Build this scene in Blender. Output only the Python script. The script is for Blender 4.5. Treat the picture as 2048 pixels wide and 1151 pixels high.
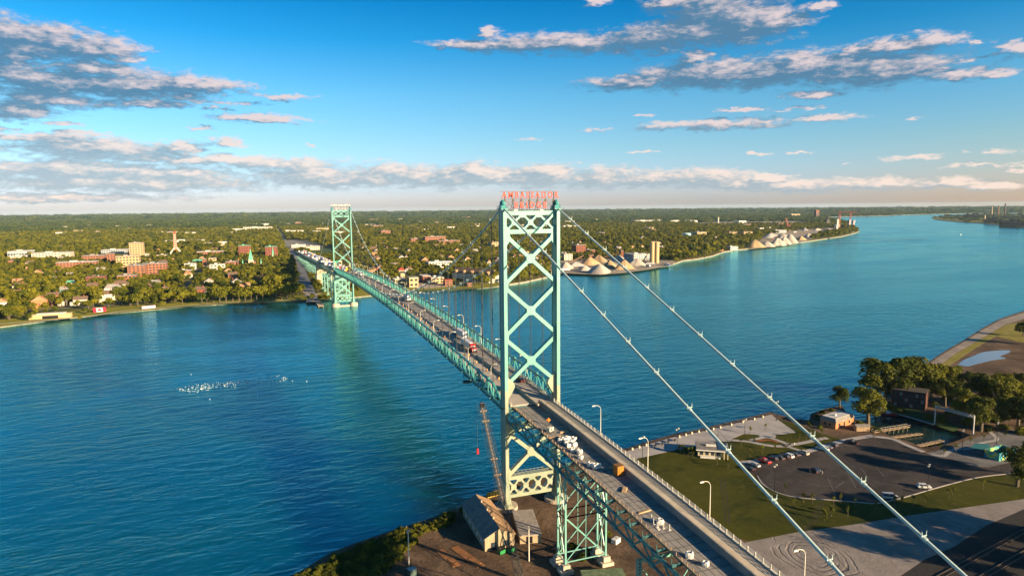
import bpy, math, random
import numpy as np
from mathutils import Vector, Matrix
from mathutils.geometry import tessellate_polygon

for o in list(bpy.data.objects):
    bpy.data.objects.remove(o)
SC = bpy.context.scene
COL = SC.collection
PI = math.pi
rad = math.radians

# ------------------------------------------------------------------ camera
CAM = Vector((-91.0, -221.94, 111.44))
YAW, PITCH, ROLL, FOC = -0.36217, 0.11923, -0.009035, 1342.2      # focal length in pixels of a 2048 wide frame
PW, PH = 2048.0, 1151.0
_f = Vector((-math.sin(YAW) * math.cos(PITCH), math.cos(YAW) * math.cos(PITCH), -math.sin(PITCH)))
_r0 = Vector((math.cos(YAW), math.sin(YAW), 0))
_u0 = _r0.cross(_f)
_r = _r0 * math.cos(ROLL) + _u0 * math.sin(ROLL)
_u = _u0 * math.cos(ROLL) - _r0 * math.sin(ROLL)
cd = bpy.data.cameras.new('camera')
cam = bpy.data.objects.new('camera', cd)
COL.objects.link(cam)
M = Matrix.Identity(4)
for i in range(3):
    M[i][0], M[i][1], M[i][2], M[i][3] = _r[i], _u[i], -_f[i], CAM[i]
cam.matrix_world = M
cd.sensor_width = 36
cd.lens = 36 * FOC / PW
cd.clip_start, cd.clip_end = 0.5, 80000
SC.camera = cam

def ray(px, py):
    return (_f * FOC + _r * (px - PW / 2) + _u * (PH / 2 - py)).normalized()
def site(px, py, z=1.5):
    """the point of the level z that the photograph shows there"""
    d = ray(px, py)
    return CAM + d * ((z - CAM.z) / d.z)
def pix(p):
    d = Vector(p) - CAM
    D = d.dot(_f)
    return PW / 2 + FOC * d.dot(_r) / D, PH / 2 - FOC * d.dot(_u) / D, D
def azel(px, py):
    d = ray(px, py)
    return math.degrees(math.atan2(d.x, d.y)), math.degrees(math.asin(d.z))

# ------------------------------------------------------------------ light
SUN_EL = rad(14.5)
SUN_AZ = math.atan2(0.574, -0.819)          # clockwise from +y
sd = Vector((math.sin(SUN_AZ) * math.cos(SUN_EL), math.cos(SUN_AZ) * math.cos(SUN_EL), math.sin(SUN_EL)))
sl = bpy.data.lights.new('sun', 'SUN')
sl.energy = 5.0
sl.angle = rad(0.5)
sl.color = (1.0, 0.76, 0.47)
so = bpy.data.objects.new('sun', sl)
COL.objects.link(so)
so.rotation_euler = (-sd).to_track_quat('-Z', 'Y').to_euler()
so.location = (0, 0, 400)
vs = SC.view_settings
vs.view_transform = 'Standard'
vs.look = 'None'
vs.exposure = 1.62
vs.gamma = 1.0
vs.use_curve_mapping = False
SC.cycles.max_bounces = 6
SC.cycles.diffuse_bounces = 2
SC.cycles.glossy_bounces = 3
SC.cycles.volume_bounces = 0
SC.cycles.transparent_max_bounces = 8

# ------------------------------------------------------------------ sky
W = bpy.data.worlds.new('World')
SC.world = W
W.use_nodes = True
NT = W.node_tree
NT.nodes.clear()
class Net:
    def __init__(s, tree):
        s.t = tree
    def n(s, typ, **kw):
        nd = s.t.nodes.new(typ)
        for k, v in kw.items():
            setattr(nd, k, v)
        return nd
    def put(s, sock, v):
        if isinstance(v, bpy.types.NodeSocket):
            s.t.links.new(v, sock)
        elif v is not None:
            sock.default_value = v
    def math(s, op, a, b=None, c=None, clamp=False):
        nd = s.n('ShaderNodeMath', operation=op, use_clamp=clamp)
        s.put(nd.inputs[0], a); s.put(nd.inputs[1], b); s.put(nd.inputs[2], c)
        return nd.outputs[0]
    def vmath(s, op, a, b=None, c=None):
        nd = s.n('ShaderNodeVectorMath', operation=op)
        s.put(nd.inputs[0], a); s.put(nd.inputs[1], b)
        if c is not None: s.put(nd.inputs[2], c)
        return nd.outputs['Value'] if op in ('LENGTH', 'DOT_PRODUCT') else nd.outputs[0]
    def mix(s, f, a, b, blend='MIX'):
        nd = s.n('ShaderNodeMix', data_type='RGBA', blend_type=blend)
        s.put(nd.inputs[0], f)
        for sock, v in ((nd.inputs[6], a), (nd.inputs[7], b)):
            if isinstance(v, (tuple, list)) and len(v) == 3: v = (*v, 1)
            s.put(sock, v)
        return nd.outputs[2]
    def noise(s, vec, scale, detail=4, rough=0.55, dist=0.0):
        nd = s.n('ShaderNodeTexNoise')
        if vec is not None: s.put(nd.inputs['Vector'], vec)
        s.put(nd.inputs['Scale'], scale); s.put(nd.inputs['Detail'], detail)
        s.put(nd.inputs['Roughness'], rough); s.put(nd.inputs['Distortion'], dist)
        return nd.outputs['Fac']
    def ramp(s, fac, stops, interp='LINEAR'):
        nd = s.n('ShaderNodeValToRGB')
        nd.color_ramp.interpolation = interp
        el = nd.color_ramp.elements
        while len(el) < len(stops): el.new(0.5)
        for e, (p, c) in zip(el, stops):
            e.position = p
            e.color = (*c, 1) if len(c) == 3 else c
        s.put(nd.inputs[0], fac)
        return nd.outputs[0]
    def smooth(s, v, lo, hi):
        nd = s.n('ShaderNodeMapRange', interpolation_type='SMOOTHSTEP')
        s.put(nd.inputs[0], v); s.put(nd.inputs[1], lo); s.put(nd.inputs[2], hi)
        return nd.outputs[0]

N = Net(NT)
tc = N.n('ShaderNodeTexCoord').outputs['Generated']
sx = N.n('ShaderNodeSeparateXYZ'); N.put(sx.inputs[0], tc)
zc = N.math('MAXIMUM', sx.outputs[2], 0.001)
cv = N.n('ShaderNodeCombineXYZ'); N.put(cv.inputs[0], sx.outputs[0]); N.put(cv.inputs[1], sx.outputs[1]); N.put(cv.inputs[2], zc)
sky = N.n('ShaderNodeTexSky', sky_type='NISHITA')
sky.sun_disc = False
sky.sun_elevation = SUN_EL
sky.sun_rotation = SUN_AZ
sky.altitude = 100
sky.air_density, sky.dust_density, sky.ozone_density = 1.0, 0.6, 3.0
N.put(sky.inputs[0], cv.outputs[0])
az = N.math('MULTIPLY', N.math('ARCTAN2', sx.outputs[0], sx.outputs[1]), 57.2958)
el = N.math('MULTIPLY', N.math('ARCSINE', zc), 57.2958)
# photographic rendering of the sky: deeper blue aloft, warm paleness at the horizon
tint = N.ramp(N.math('DIVIDE', el, 20.0, clamp=True), [
    (0.0, (0.86, 0.80, 1.04)), (0.07, (0.74, 0.76, 1.08)), (0.245, (0.56, 0.74, 0.85)), (0.455, (0.34, 0.70, 0.82)), (0.66, (0.07, 0.56, 0.78)), (0.85, (0.004, 0.42, 0.68)), (1.0, (0.004, 0.40, 0.62))])
base = N.mix(1.0, sky.outputs[0], tint, 'MULTIPLY')
warm = N.math('MULTIPLY', N.smooth(az, 38.0, 66.0), N.smooth(el, 9.0, 0.0))
base = N.mix(N.math('MULTIPLY', warm, 0.75), base, N.mix(1.0, base, (1.15, 0.86, 0.58), 'MULTIPLY'))

CLOUDS = [(60,75,190,40),(30,112,120,26),(175,98,110,30),(235,106,60,18),(190,140,120,24),(60,160,140,44),(250,170,210,36),(110,200,150,20),(390,170,120,18),(90,95,150,26),
 (30,218,95,20),(300,206,95,11),(560,192,95,9),(440,204,105,8),(515,237,130,10),(430,216,40,6),(90,276,140,14),(165,268,70,12),(5,257,50,8),
 (200,298,190,24),(370,296,55,16),(456,284,36,15),(420,320,350,13),(150,340,280,24),(250,364,360,22),(330,346,190,14),(120,394,330,12),(620,352,130,24),(110,246,70,5),(400,258,45,6),(560,330,180,12),
 (745,354,80,24),(790,340,40,20),(830,354,80,24),(900,352,70,26),(945,340,48,24),(985,352,70,24),(1060,354,110,24),(1110,347,60,20),(1200,354,100,22),(1300,357,100,20),(1420,355,90,19),(1370,352,70,16),(680,362,90,18),
 (1545,356,56,11),(1580,372,120,15),(1760,366,120,14),(1890,366,95,13),(1985,372,70,11),(1480,366,100,14),
 (1480,40,125,62),(1420,18,100,54),(1545,42,85,30),(1300,80,170,32),(1120,88,190,22),(950,88,105,12),(1640,12,42,12),(1195,3,30,10),(978,66,22,16),(1340,6,60,20),(1390,60,120,40),
 (1590,138,320,38),(1440,150,210,32),(1270,166,120,17),(1385,116,40,18),(1760,145,200,28),(1920,148,120,14),(1990,148,65,12),(1800,92,120,18),(1870,82,60,19),(1720,100,100,10),(1955,118,44,9),(2030,95,50,16),(1950,86,12,6),
 (1625,189,75,11),(1450,248,200,13),(1640,238,100,9),(1590,219,70,8),(1480,219,70,7),(1180,260,50,5),(1062,277,44,4),(1830,237,30,5),(1830,315,80,8),(1990,304,60,8),(1970,329,110,6),(2035,338,45,8),
 (1520,308,38,5),(1600,305,34,5),(1290,229,30,4),(622,290,16,5),(1285,305,44,3),(1700,326,22,4)]
def cloud_field(P):
    acc = None
    for cx, cy, rx, ry in CLOUDS:
        a, e = azel(cx, cy)
        a1 = azel(cx + rx, cy)[0] - a
        e1 = azel(cx, cy - ry)[1] - e
        v = N.vmath('MULTIPLY_ADD', P, (1 / a1, 1 / e1, 0), (-a / a1, -e / e1, 0))
        L = N.vmath('LENGTH', v)
        if ry < 15: L = N.math('ADD', L, 0.10 if ry > 9 else 0.30)
        acc = L if acc is None else N.math('SMOOTH_MIN', acc, L, 0.35)
    return N.math('SUBTRACT', 1.0, acc)
def cloud_raw(dz, da):
    cc = N.n('ShaderNodeCombineXYZ')
    N.put(cc.inputs[0], N.math('ADD', az, da)); N.put(cc.inputs[1], N.math('ADD', el, dz))
    P = cc.outputs[0]
    Ps = N.vmath('MULTIPLY', P, (1.0, 2.7, 1.0))
    n1 = N.noise(Ps, 0.36, 8, 0.58, 0.25)
    n2 = N.noise(Ps, 1.3, 7, 0.66)
    wn = N.n('ShaderNodeTexNoise'); N.put(wn.inputs['Vector'], Ps); wn.inputs['Scale'].default_value = 0.75; wn.inputs['Detail'].default_value = 4; wn.inputs['Roughness'].default_value = 0.6
    F = cloud_field(N.vmath('MULTIPLY_ADD', N.vmath('SUBTRACT', wn.outputs['Color'], (0.5, 0.5, 0.5)), (4.2, 1.15, 0.0), P))
    nn = N.math('ADD', N.math('MULTIPLY', N.math('SUBTRACT', n1, 0.5), 2.0), N.math('MULTIPLY', N.math('SUBTRACT', n2, 0.5), 1.7))
    return N.math('ADD', N.math('MULTIPLY', N.math('MAXIMUM', F, -3.0), 1.45), nn)
r0 = cloud_raw(0.0, 0.0)
r1 = cloud_raw(0.50, 1.1)
dens = N.smooth(r0, -0.36, 0.74)
lit = N.smooth(N.math('SUBTRACT', r0, r1), -0.25, 1.35)
lowf = N.smooth(el, 8.5, 1.5)
c_dark = N.mix(lowf, (0.050, 0.115, 0.185), (0.20, 0.245, 0.275))
c_lit = N.mix(lowf, (0.41, 0.34, 0.335), (0.52, 0.42, 0.36))
ccol = N.mix(lit, c_dark, c_lit)
CLOUD_GAIN = N.mix(1.0, ccol, (9.0, 9.0, 9.0), 'MULTIPLY')
# a thin veil low over the horizon
veil = N.math('MULTIPLY', N.smooth(el, 3.4, 0.6), N.smooth(N.noise(N.vmath('MULTIPLY', tc, (7.0, 7.0, 60.0)), 1.0, 5, 0.6), 0.36, 0.72))
base = N.mix(N.math('MULTIPLY', veil, 0.35), base, N.mix(1.0, base, (0.86, 0.92, 1.0), 'MULTIPLY'))
final = N.mix(N.math('MULTIPLY', dens, N.math('SUBTRACT', 0.92, N.math('MULTIPLY', lowf, 0.10))), base, CLOUD_GAIN)
bg = N.n('ShaderNodeBackground')
N.put(bg.inputs[0], final)
bg.inputs[1].default_value = 0.073
wo = N.n('ShaderNodeOutputWorld')
NT.links.new(bg.outputs[0], wo.inputs[0])
W.cycles.sampling_method = 'MANUAL'
W.cycles.sample_map_resolution = 512

# ------------------------------------------------------------------ materials
MATS = {}
def mat(name, col, rough=0.7, var=0.25, scale=0.5, bump=0.0, bscale=None, metal=0.0, spec=0.3, second=None, detail=5):
    if name in MATS: return MATS[name]
    m = bpy.data.materials.new(name); m.use_nodes = True
    t = Net(m.node_tree); b = m.node_tree.nodes['Principled BSDF']
    b.inputs['Roughness'].default_value = rough
    b.inputs['Metallic'].default_value = metal
    b.inputs['Specular IOR Level'].default_value = spec
    g = t.n('ShaderNodeTexCoord').outputs['Object']
    if var:
        nz = t.noise(g, scale, detail, 0.6)
        lo = tuple(c * (1 - var) for c in col) if second is None else col
        hi = tuple(min(1, c * (1 + var)) for c in col) if second is None else second
        c = t.ramp(nz, [(0.32, lo), (0.68, hi)])
        t.put(b.inputs['Base Color'], c)
    else:
        b.inputs['Base Color'].default_value = (*col, 1)
    if bump:
        bn = t.n('ShaderNodeBump'); bn.inputs['Strength'].default_value = 1.0; bn.inputs['Distance'].default_value = bump
        t.put(bn.inputs['Height'], t.noise(g, bscale or scale * 4, 4, 0.6))
        m.node_tree.links.new(bn.outputs[0], b.inputs['Normal'])
    MATS[name] = m
    return m

def steel_paint(name, col, col2, rust=0.5):
    m = mat(name, col, 0.34, 0.0, spec=0.5)
    t = Net(m.node_tree); b = m.node_tree.nodes['Principled BSDF']
    g = t.n('ShaderNodeTexCoord').outputs['Object']
    streak = t.noise(t.vmath('MULTIPLY', g, (1.1, 1.1, 0.12)), 0.9, 5, 0.65)
    patch = t.noise(g, 0.12, 4, 0.6)
    c = t.mix(t.smooth(patch, 0.35, 0.65), col, col2)
    c = t.mix(t.math('MULTIPLY', t.smooth(streak, 0.45, 0.75), 0.45), c, t.mix(1.0, c, (0.62, 0.66, 0.60), 'MULTIPLY'))
    spots = t.smooth(t.noise(t.vmath('MULTIPLY', g, (1.0, 1.0, 0.35)), 1.6, 6, 0.7), 0.60, 0.74)
    c = t.mix(t.math('MULTIPLY', spots, rust), c, (0.13, 0.065, 0.032))
    t.put(b.inputs['Base Color'], c)
    bn = t.n('ShaderNodeBump'); bn.inputs['Distance'].default_value = 0.03
    t.put(bn.inputs['Height'], t.noise(g, 3.0, 3, 0.6)); m.node_tree.links.new(bn.outputs[0], b.inputs['Normal'])
    return m
def ground_mat(name, a, b_, c_, s1, s2, bump=0.04):
    """worn ground: broad patches of a and b_, finer flecks of c_"""
    m = mat(name, a, 0.95, 0.0, spec=0.1)
    t = Net(m.node_tree); b = m.node_tree.nodes['Principled BSDF']
    g = t.n('ShaderNodeTexCoord').outputs['Object']
    c = t.mix(t.smooth(t.noise(g, s1, 6, 0.68, 0.8), 0.34, 0.66), a, b_)
    c = t.mix(t.math('MULTIPLY', t.smooth(t.noise(g, s2, 6, 0.7), 0.50, 0.70), 0.7), c, c_)
    c = t.mix(t.math('MULTIPLY', t.noise(g, s2*9, 3, 0.6), 0.5), c, t.mix(1.0, c, (0.5, 0.5, 0.5), 'MULTIPLY'))
    t.put(b.inputs['Base Color'], c)
    bn = t.n('ShaderNodeBump'); bn.inputs['Distance'].default_value = bump
    t.put(bn.inputs['Height'], t.noise(g, s2*6, 5, 0.7)); m.node_tree.links.new(bn.outputs[0], b.inputs['Normal'])
    return m

# ------------------------------------------------------------------ mesh helpers
class MB:
    def __init__(s):
        s.v, s.f, s.m = [], [], []
        s.T = None
    def add(s, vs, fs, m=0):
        k = len(s.v)
        if s.T is not None: vs = [s.T @ Vector(v) for v in vs]
        s.v += [tuple(v) for v in vs]
        s.f += [tuple(k + i for i in f) for f in fs]
        s.m += [m] * len(fs)
    def box(s, x0, x1, y0, y1, z0, z1, m=0):
        s.add([(x0,y0,z0),(x1,y0,z0),(x1,y1,z0),(x0,y1,z0),(x0,y0,z1),(x1,y0,z1),(x1,y1,z1),(x0,y1,z1)],
              [(0,3,2,1),(4,5,6,7),(0,1,5,4),(1,2,6,5),(2,3,7,6),(3,0,4,7)], m)
    def taper(s, a, za, b, zb, m=0):
        """a, b = (x0,x1,y0,y1) at the levels za and zb"""
        q = [(a[0],a[2],za),(a[1],a[2],za),(a[1],a[3],za),(a[0],a[3],za),(b[0],b[2],zb),(b[1],b[2],zb),(b[1],b[3],zb),(b[0],b[3],zb)]
        s.add(q, [(0,3,2,1),(4,5,6,7),(0,1,5,4),(1,2,6,5),(2,3,7,6),(3,0,4,7)], m)
    def beam(s, p, q, w, h, m=0, up=(0,0,1)):
        p, q = Vector(p), Vector(q); d = (q - p)
        if d.length < 1e-6: return
        d.normalize(); u = Vector(up)
        sd_ = d.cross(u)
        if sd_.length < 1e-4: sd_ = d.cross(Vector((0, 1, 0)))
        sd_.normalize(); u = sd_.cross(d)
        a, b = sd_ * (w / 2), u * (h / 2)
        s.add([p-a-b, p+a-b, p+a+b, p-a+b, q-a-b, q+a-b, q+a+b, q-a+b],
              [(0,1,2,3),(7,6,5,4),(0,4,5,1),(1,5,6,2),(2,6,7,3),(3,7,4,0)], m)
    def tube(s, pts, r, n=6, m=0, cap=True):
        pts = [Vector(p) for p in pts]; k0 = len(s.v); vs = []
        rr = r if isinstance(r, (list, tuple)) else [r] * len(pts)
        for i, p in enumerate(pts):
            d = (pts[min(i+1, len(pts)-1)] - pts[max(i-1, 0)]).normalized()
            u = Vector((0,0,1)) if abs(d.z) < 0.95 else Vector((1,0,0))
            a = d.cross(u).normalized(); b = a.cross(d)
            for j in range(n):
                t = 2*PI*j/n
                vs.append(p + a*math.cos(t)*rr[i] + b*math.sin(t)*rr[i])
        fs = []
        for i in range(len(pts)-1):
            for j in range(n):
                fs.append((i*n+j, i*n+(j+1)%n, (i+1)*n+(j+1)%n, (i+1)*n+j))
        if cap:
            fs.append(tuple(range(n))[::-1]); fs.append(tuple((len(pts)-1)*n+j for j in range(n)))
        s.add(vs, fs, m)
    def cyl(s, x, y, z0, z1, r0, r1=None, n=16, m=0):
        s.tube([(x,y,z0),(x,y,z1)], [r0, r0 if r1 is None else r1], n, m)
    def prism(s, poly, z0, z1, m=0, mside=None):
        """poly: 2-D outline, extruded from z0 to z1"""
        n = len(poly)
        ar = sum(poly[i][0]*poly[(i+1)%n][1]-poly[(i+1)%n][0]*poly[i][1] for i in range(n))
        if ar < 0: poly = poly[::-1]
        tr = tessellate_polygon([[Vector((p[0],p[1],0)) for p in poly]])
        vs = [(p[0],p[1],z1) for p in poly]
        fs = []
        for t in tr:
            a, b, c = (Vector(vs[i]) for i in t)
            fs.append(tuple(t) if (b-a).cross(c-a).z > 0 else tuple(t)[::-1])
        s.add(vs, fs, m)
        if z0 is not None:
            vs = [(p[0],p[1],z0) for p in poly] + [(p[0],p[1],z1) for p in poly]
            s.add(vs, [(i,(i+1)%n,n+(i+1)%n,n+i) for i in range(n)], m if mside is None else mside)
    def plate(s, poly, y0, y1, m=0):
        """poly in the x-z plane, thick along y"""
        n = len(poly)
        ar = sum(poly[i][0]*poly[(i+1)%n][1]-poly[(i+1)%n][0]*poly[i][1] for i in range(n))
        if ar < 0: poly = poly[::-1]
        s.add([(p[0],y0,p[1]) for p in poly]+[(p[0],y1,p[1]) for p in poly],
              [tuple(range(n)), tuple(range(2*n-1,n-1,-1))]+[(i,n+i,n+(i+1)%n,(i+1)%n) for i in range(n)], m)
    def hip(s, x0, x1, y0, y1, z0, z1, inset=0.0, m=0, axis='x'):
        """roof with a ridge along axis; inset 0 = gable, else hipped"""
        if axis == 'x':
            ym = (y0+y1)/2; a, b = (x0+inset, ym, z1), (x1-inset, ym, z1)
            s.add([(x0,y0,z0),(x1,y0,z0),(x1,y1,z0),(x0,y1,z0),a,b], [(0,1,5,4),(2,3,4,5),(1,2,5),(3,0,4),(0,3,2,1)], m)
        else:
            xm = (x0+x1)/2; a, b = (xm, y0+inset, z1), (xm, y1-inset, z1)
            s.add([(x0,y0,z0),(x1,y0,z0),(x1,y1,z0),(x0,y1,z0),a,b], [(1,2,5,4),(3,0,4,5),(0,1,4),(2,3,5),(0,3,2,1)], m)
    def mesh(s, name, mats):
        me = bpy.data.meshes.new(name)
        me.from_pydata(s.v, [], s.f)
        mats = mats if isinstance(mats, (list, tuple)) else [mats]
        for m in mats: me.materials.append(m)
        if len(mats) > 1: me.polygons.foreach_set('material_index', s.m)
        me.update()
        return me
    def build(s, name, mats, parent=None, loc=None, rz=0.0, smooth=False):
        me = s.mesh(name, mats)
        if smooth: me.polygons.foreach_set('use_smooth', [True]*len(me.polygons))
        o = bpy.data.objects.new(name, me); COL.objects.link(o)
        if parent: o.parent = parent
        if loc is not None: o.location = loc
        o.rotation_euler.z = rz
        return o
def tag(o, label=None, cat=None, group=None, kind=None):
    if label: o['label'] = label
    if cat: o['category'] = cat
    if group: o['group'] = group
    if kind: o['kind'] = kind
    return o
def empty(name, loc=(0,0,0), rz=0.0, label=None, cat=None, group=None):
    o = bpy.data.objects.new(name, None); COL.objects.link(o)
    o.location = loc; o.rotation_euler.z = rz; o.empty_display_size = 0.5
    return tag(o, label, cat, group)
def dup(root, loc, rz=0.0, label=None, group=None, scale=None):
    c = root.copy(); COL.objects.link(c); c.location = loc; c.rotation_euler = (0,0,rz)
    if scale is not None: c.scale = scale if isinstance(scale, (tuple, list)) else (scale,)*3
    if label: c['label'] = label
    if group: c['group'] = group
    for ch in root.children:
        d = ch.copy(); COL.objects.link(d); d.parent = c
        for g in ch.children:
            e = g.copy(); COL.objects.link(e); e.parent = d
    return c
def structure(o): return tag(o, kind='structure')
def pts(pl, z=1.5): return [tuple(site(x, y, z)[:2]) for x, y in pl]
def strip(line, w):
    """outline of a path of width w along a 2-D line"""
    L, R = [], []
    for i, p in enumerate(line):
        a = Vector(line[max(i-1,0)]); b = Vector(line[min(i+1,len(line)-1)])
        d = (b-a).normalized(); n = Vector((-d.y, d.x))*(w/2); p = Vector(p)
        L.append(tuple(p+n)); R.append(tuple(p-n))
    return L + R[::-1]
def smoothline(line, k=6):
    out = []
    P = [Vector(p) for p in line]
    for i in range(len(P)-1):
        p0, p1, p2, p3 = P[max(i-1,0)], P[i], P[i+1], P[min(i+2,len(P)-1)]
        for j in range(k):
            t = j/k
            out.append(tuple(0.5*((2*p1)+(p2-p0)*t+(2*p0-5*p1+4*p2-p3)*t*t+(3*p1-p0-3*p2+p3)*t**3)))
    out.append(tuple(P[-1]))
    return out
# ------------------------------------------------------------------ setting: water and land
def water_material():
    m = bpy.data.materials.new('river_water'); m.use_nodes = True
    t = Net(m.node_tree); b = m.node_tree.nodes['Principled BSDF']
    g = t.n('ShaderNodeTexCoord').outputs['Object']
    big = t.noise(t.vmath('MULTIPLY', g, (0.6, 1.0, 1)), 0.006, 3, 0.5, 0.6)
    c = t.ramp(big, [(0.3, (0.000, 0.050, 0.062)), (0.7, (0.000, 0.066, 0.078))])
    t.put(b.inputs['Base Color'], c)
    b.inputs['Specular IOR Level'].default_value = 0.0
    b.inputs['Roughness'].default_value = 1.0
    b.inputs['Subsurface Weight'].default_value = 1.0          # murky water: light spreads many metres before it comes back
    b.inputs['Subsurface Radius'].default_value = (1.0, 1.0, 1.0)
    b.inputs['Subsurface Scale'].default_value = 40.0
    b.subsurface_method = 'BURLEY'
    mp = t.n('ShaderNodeMapping'); t.put(mp.inputs[0], g); mp.inputs['Rotation'].default_value = (0, 0, rad(-28)); mp.inputs['Scale'].default_value = (0.42, 1, 1)
    w1 = t.noise(mp.outputs[0], 0.16, 3, 0.55, 0.4)
    mp2 = t.n('ShaderNodeMapping'); t.put(mp2.inputs[0], g); mp2.inputs['Rotation'].default_value = (0, 0, rad(14)); mp2.inputs['Scale'].default_value = (0.5, 1, 1)
    w2 = t.noise(mp2.outputs[0], 0.55, 3, 0.6, 0.2)
    w3 = t.noise(g, 0.035, 2, 0.5)
    calm = t.smooth(t.noise(t.vmath('MULTIPLY', g, (0.35, 1.0, 1)), 0.010, 4, 0.6, 1.2), 0.36, 0.66)
    h = t.math('ADD', t.math('MULTIPLY', w1, 1.0), t.math('ADD', t.math('MULTIPLY', w2, 0.34), t.math('MULTIPLY', w3, 0.5)))
    bn = t.n('ShaderNodeBump'); bn.inputs['Distance'].default_value = 1.1
    t.put(bn.inputs['Strength'], t.math('ADD', t.math('MULTIPLY', calm, 0.55), 0.42))
    t.put(bn.inputs['Height'], h)
    gl = t.n('ShaderNodeBsdfGlossy'); gl.inputs['Color'].default_value = (0.42, 0.96, 1.0, 1)
    t.put(gl.inputs['Roughness'], t.math('ADD', t.math('MULTIPLY', calm, 0.10), 0.08)); m.node_tree.links.new(bn.outputs[0], gl.inputs['Normal'])
    fr = t.n('ShaderNodeFresnel'); fr.inputs['IOR'].default_value = 2.5; m.node_tree.links.new(bn.outputs[0], fr.inputs['Normal'])
    mx = t.n('ShaderNodeMixShader'); t.put(mx.inputs[0], fr.outputs[0])
    m.node_tree.links.new(b.outputs[0], mx.inputs[1]); m.node_tree.links.new(gl.outputs[0], mx.inputs[2])
    m.node_tree.links.new(mx.outputs[0], m.node_tree.nodes['Material Output'].inputs[0])
    return m
RR = 17500.0
def circle_arc(a0, a1, n, r=RR):
    return [(CAM.x + r*math.sin(rad(a0+(a1-a0)*i/n)), CAM.y + r*math.cos(rad(a0+(a1-a0)*i/n))) for i in range(n+1)]
mb = MB()
mb.prism(circle_arc(0, 360, 96, RR*0.999)[:-1], None, 0.0)
structure(mb.build('river_water', water_material()))

FAR_SHORE = [(0,655),(60,647),(130,638),(210,629),(300,620.5),(380,613.5),(470,607.5),(560,604),(610,601.5),(650,599),(700,596.5),(760,590.5),(820,583),(900,580.5),(960,577.5),
 (1010,572),(1050,566),(1085,558),(1108,553),(1124,546),(1160,548),(1200,549.5),(1250,545.5),(1300,538),(1340,531.5),(1366,522.5),(1395,519),(1425,513),(1446,505),(1475,500.5),(1510,497.5),(1540,494),(1575,490.5),(1600,485.5),
 (1640,480),(1680,474),(1708,467.5),(1719,463),(1712,459),(1700,453),(1690,446),(1655,440),(1650,434.5),(1700,433),(1763,431.6),(1800,430),(1830,429),(1880,428),(1960,426.5),(2060,425.5)]
far_shore = pts(FAR_SHORE, 0.0)
far_poly = [(-17300.0, -3000.0), (-4000.0, -700.0), (-1400.0, 60.0)] + far_shore + circle_arc(64, -98, 60)
LAND_FAR = 2.5
grass_far = mat('far_ground', (0.06, 0.075, 0.014), 0.95, second=(0.16, 0.13, 0.045), scale=0.012, spec=0.1)
stone_edge = mat('shore_stone', (0.22, 0.19, 0.15), 0.9, 0.3, 0.3, spec=0.1)
mb = MB()
mb.prism(far_poly, -1.0, LAND_FAR, 0, 1)
structure(mb.build('far_bank', [grass_far, stone_edge]))
zug = pts([(1863,435.5),(1868,438.5),(1878,440.3),(1917,444.2),(1964,447),(2048,454.7),(2150,465),(2300,462),(2300,430),(2150,428),(1990,428.5),(1900,430.5)], 0.0)
mb = MB(); mb.prism(zug, -1, 3.0, 0, 1)
structure(mb.build('far_island', [grass_far, stone_edge]))

Z0 = 1.5
NEAR_SHORE = [(520,1185),(600,1151),(660,1113),(720,1090),(790,1066),(850,1047),(905,1026),(950,1008),(985,995),(1030,973),(1064,953),(1095,941),(1140,930),(1200,914),(1256,901),(1300,887),(1345,874),(1400,863),(1450,851),(1500,839),(1543,828),
 (1552,833),(1590,842),(1618,845),(1622,832),(1650,822),(1684,815),(1690,826),(1708,842),(1730,849),(1745,856),(1762,866),(1778,877),(1800,884),(1822,890),(1840,899),(1868,901),(1892,894),(1921,884),(1942,875),(1905,862),(1870,849),(1800,828),(1766,818),(1762,800),(1775,782),(1800,762),(1830,744),(1862,724),(1890,705),(1920,688),(1960,662),(1998,641),(2030,630),(2048,624),(2080,608),(2140,585),(2300,530)]
near_shore = pts(NEAR_SHORE, 0.0)
near_poly = near_shore + [(1500.0, 300.0), (1500.0, -420.0), (-60.0, -420.0), (-75.0, -250.0)]
def dirt_material():
    m = bpy.data.materials.new('bare_ground'); m.use_nodes = True
    t = Net(m.node_tree); b = m.node_tree.nodes['Principled BSDF']
    g = t.n('ShaderNodeTexCoord').outputs['Object']
    n1 = t.noise(g, 0.06, 6, 0.65, 0.5); n2 = t.noise(g, 0.9, 5, 0.7)
    c = t.ramp(n1, [(0.3, (0.055, 0.036, 0.024)), (0.5, (0.11, 0.072, 0.046)), (0.72, (0.19, 0.125, 0.08))])
    c = t.mix(t.smooth(n2, 0.4, 0.7), c, t.mix(1.0, c, (0.6, 0.58, 0.55), 'MULTIPLY'))
    t.put(b.inputs['Base Color'], c); b.inputs['Roughness'].default_value = 0.95; b.inputs['Specular IOR Level'].default_value = 0.1
    bn = t.n('ShaderNodeBump'); bn.inputs['Distance'].default_value = 0.35
    t.put(bn.inputs['Height'], t.noise(g, 0.8, 6, 0.75))
    m.node_tree.links.new(bn.outputs[0], b.inputs['Normal'])
    return m
dirt = dirt_material()
seawall = mat('seawall_steel', (0.05, 0.045, 0.04), 0.8, 0.4, 0.6)
mb = MB(); mb.prism(near_poly, -1.0, Z0, 0, 1)
structure(mb.build('near_bank', [dirt, seawall]))
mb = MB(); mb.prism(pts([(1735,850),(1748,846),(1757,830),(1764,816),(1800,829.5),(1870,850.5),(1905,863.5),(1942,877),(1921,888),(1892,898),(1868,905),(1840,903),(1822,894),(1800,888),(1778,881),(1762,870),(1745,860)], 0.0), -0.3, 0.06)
structure(mb.build('basin_water', mat('basin_water', (0.004, 0.022, 0.024), 0.12, 0.3, 0.2, bump=0.04, bscale=1.5, spec=0.5)))  # darker water colour carries the basin's shade and tree reflections

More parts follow.
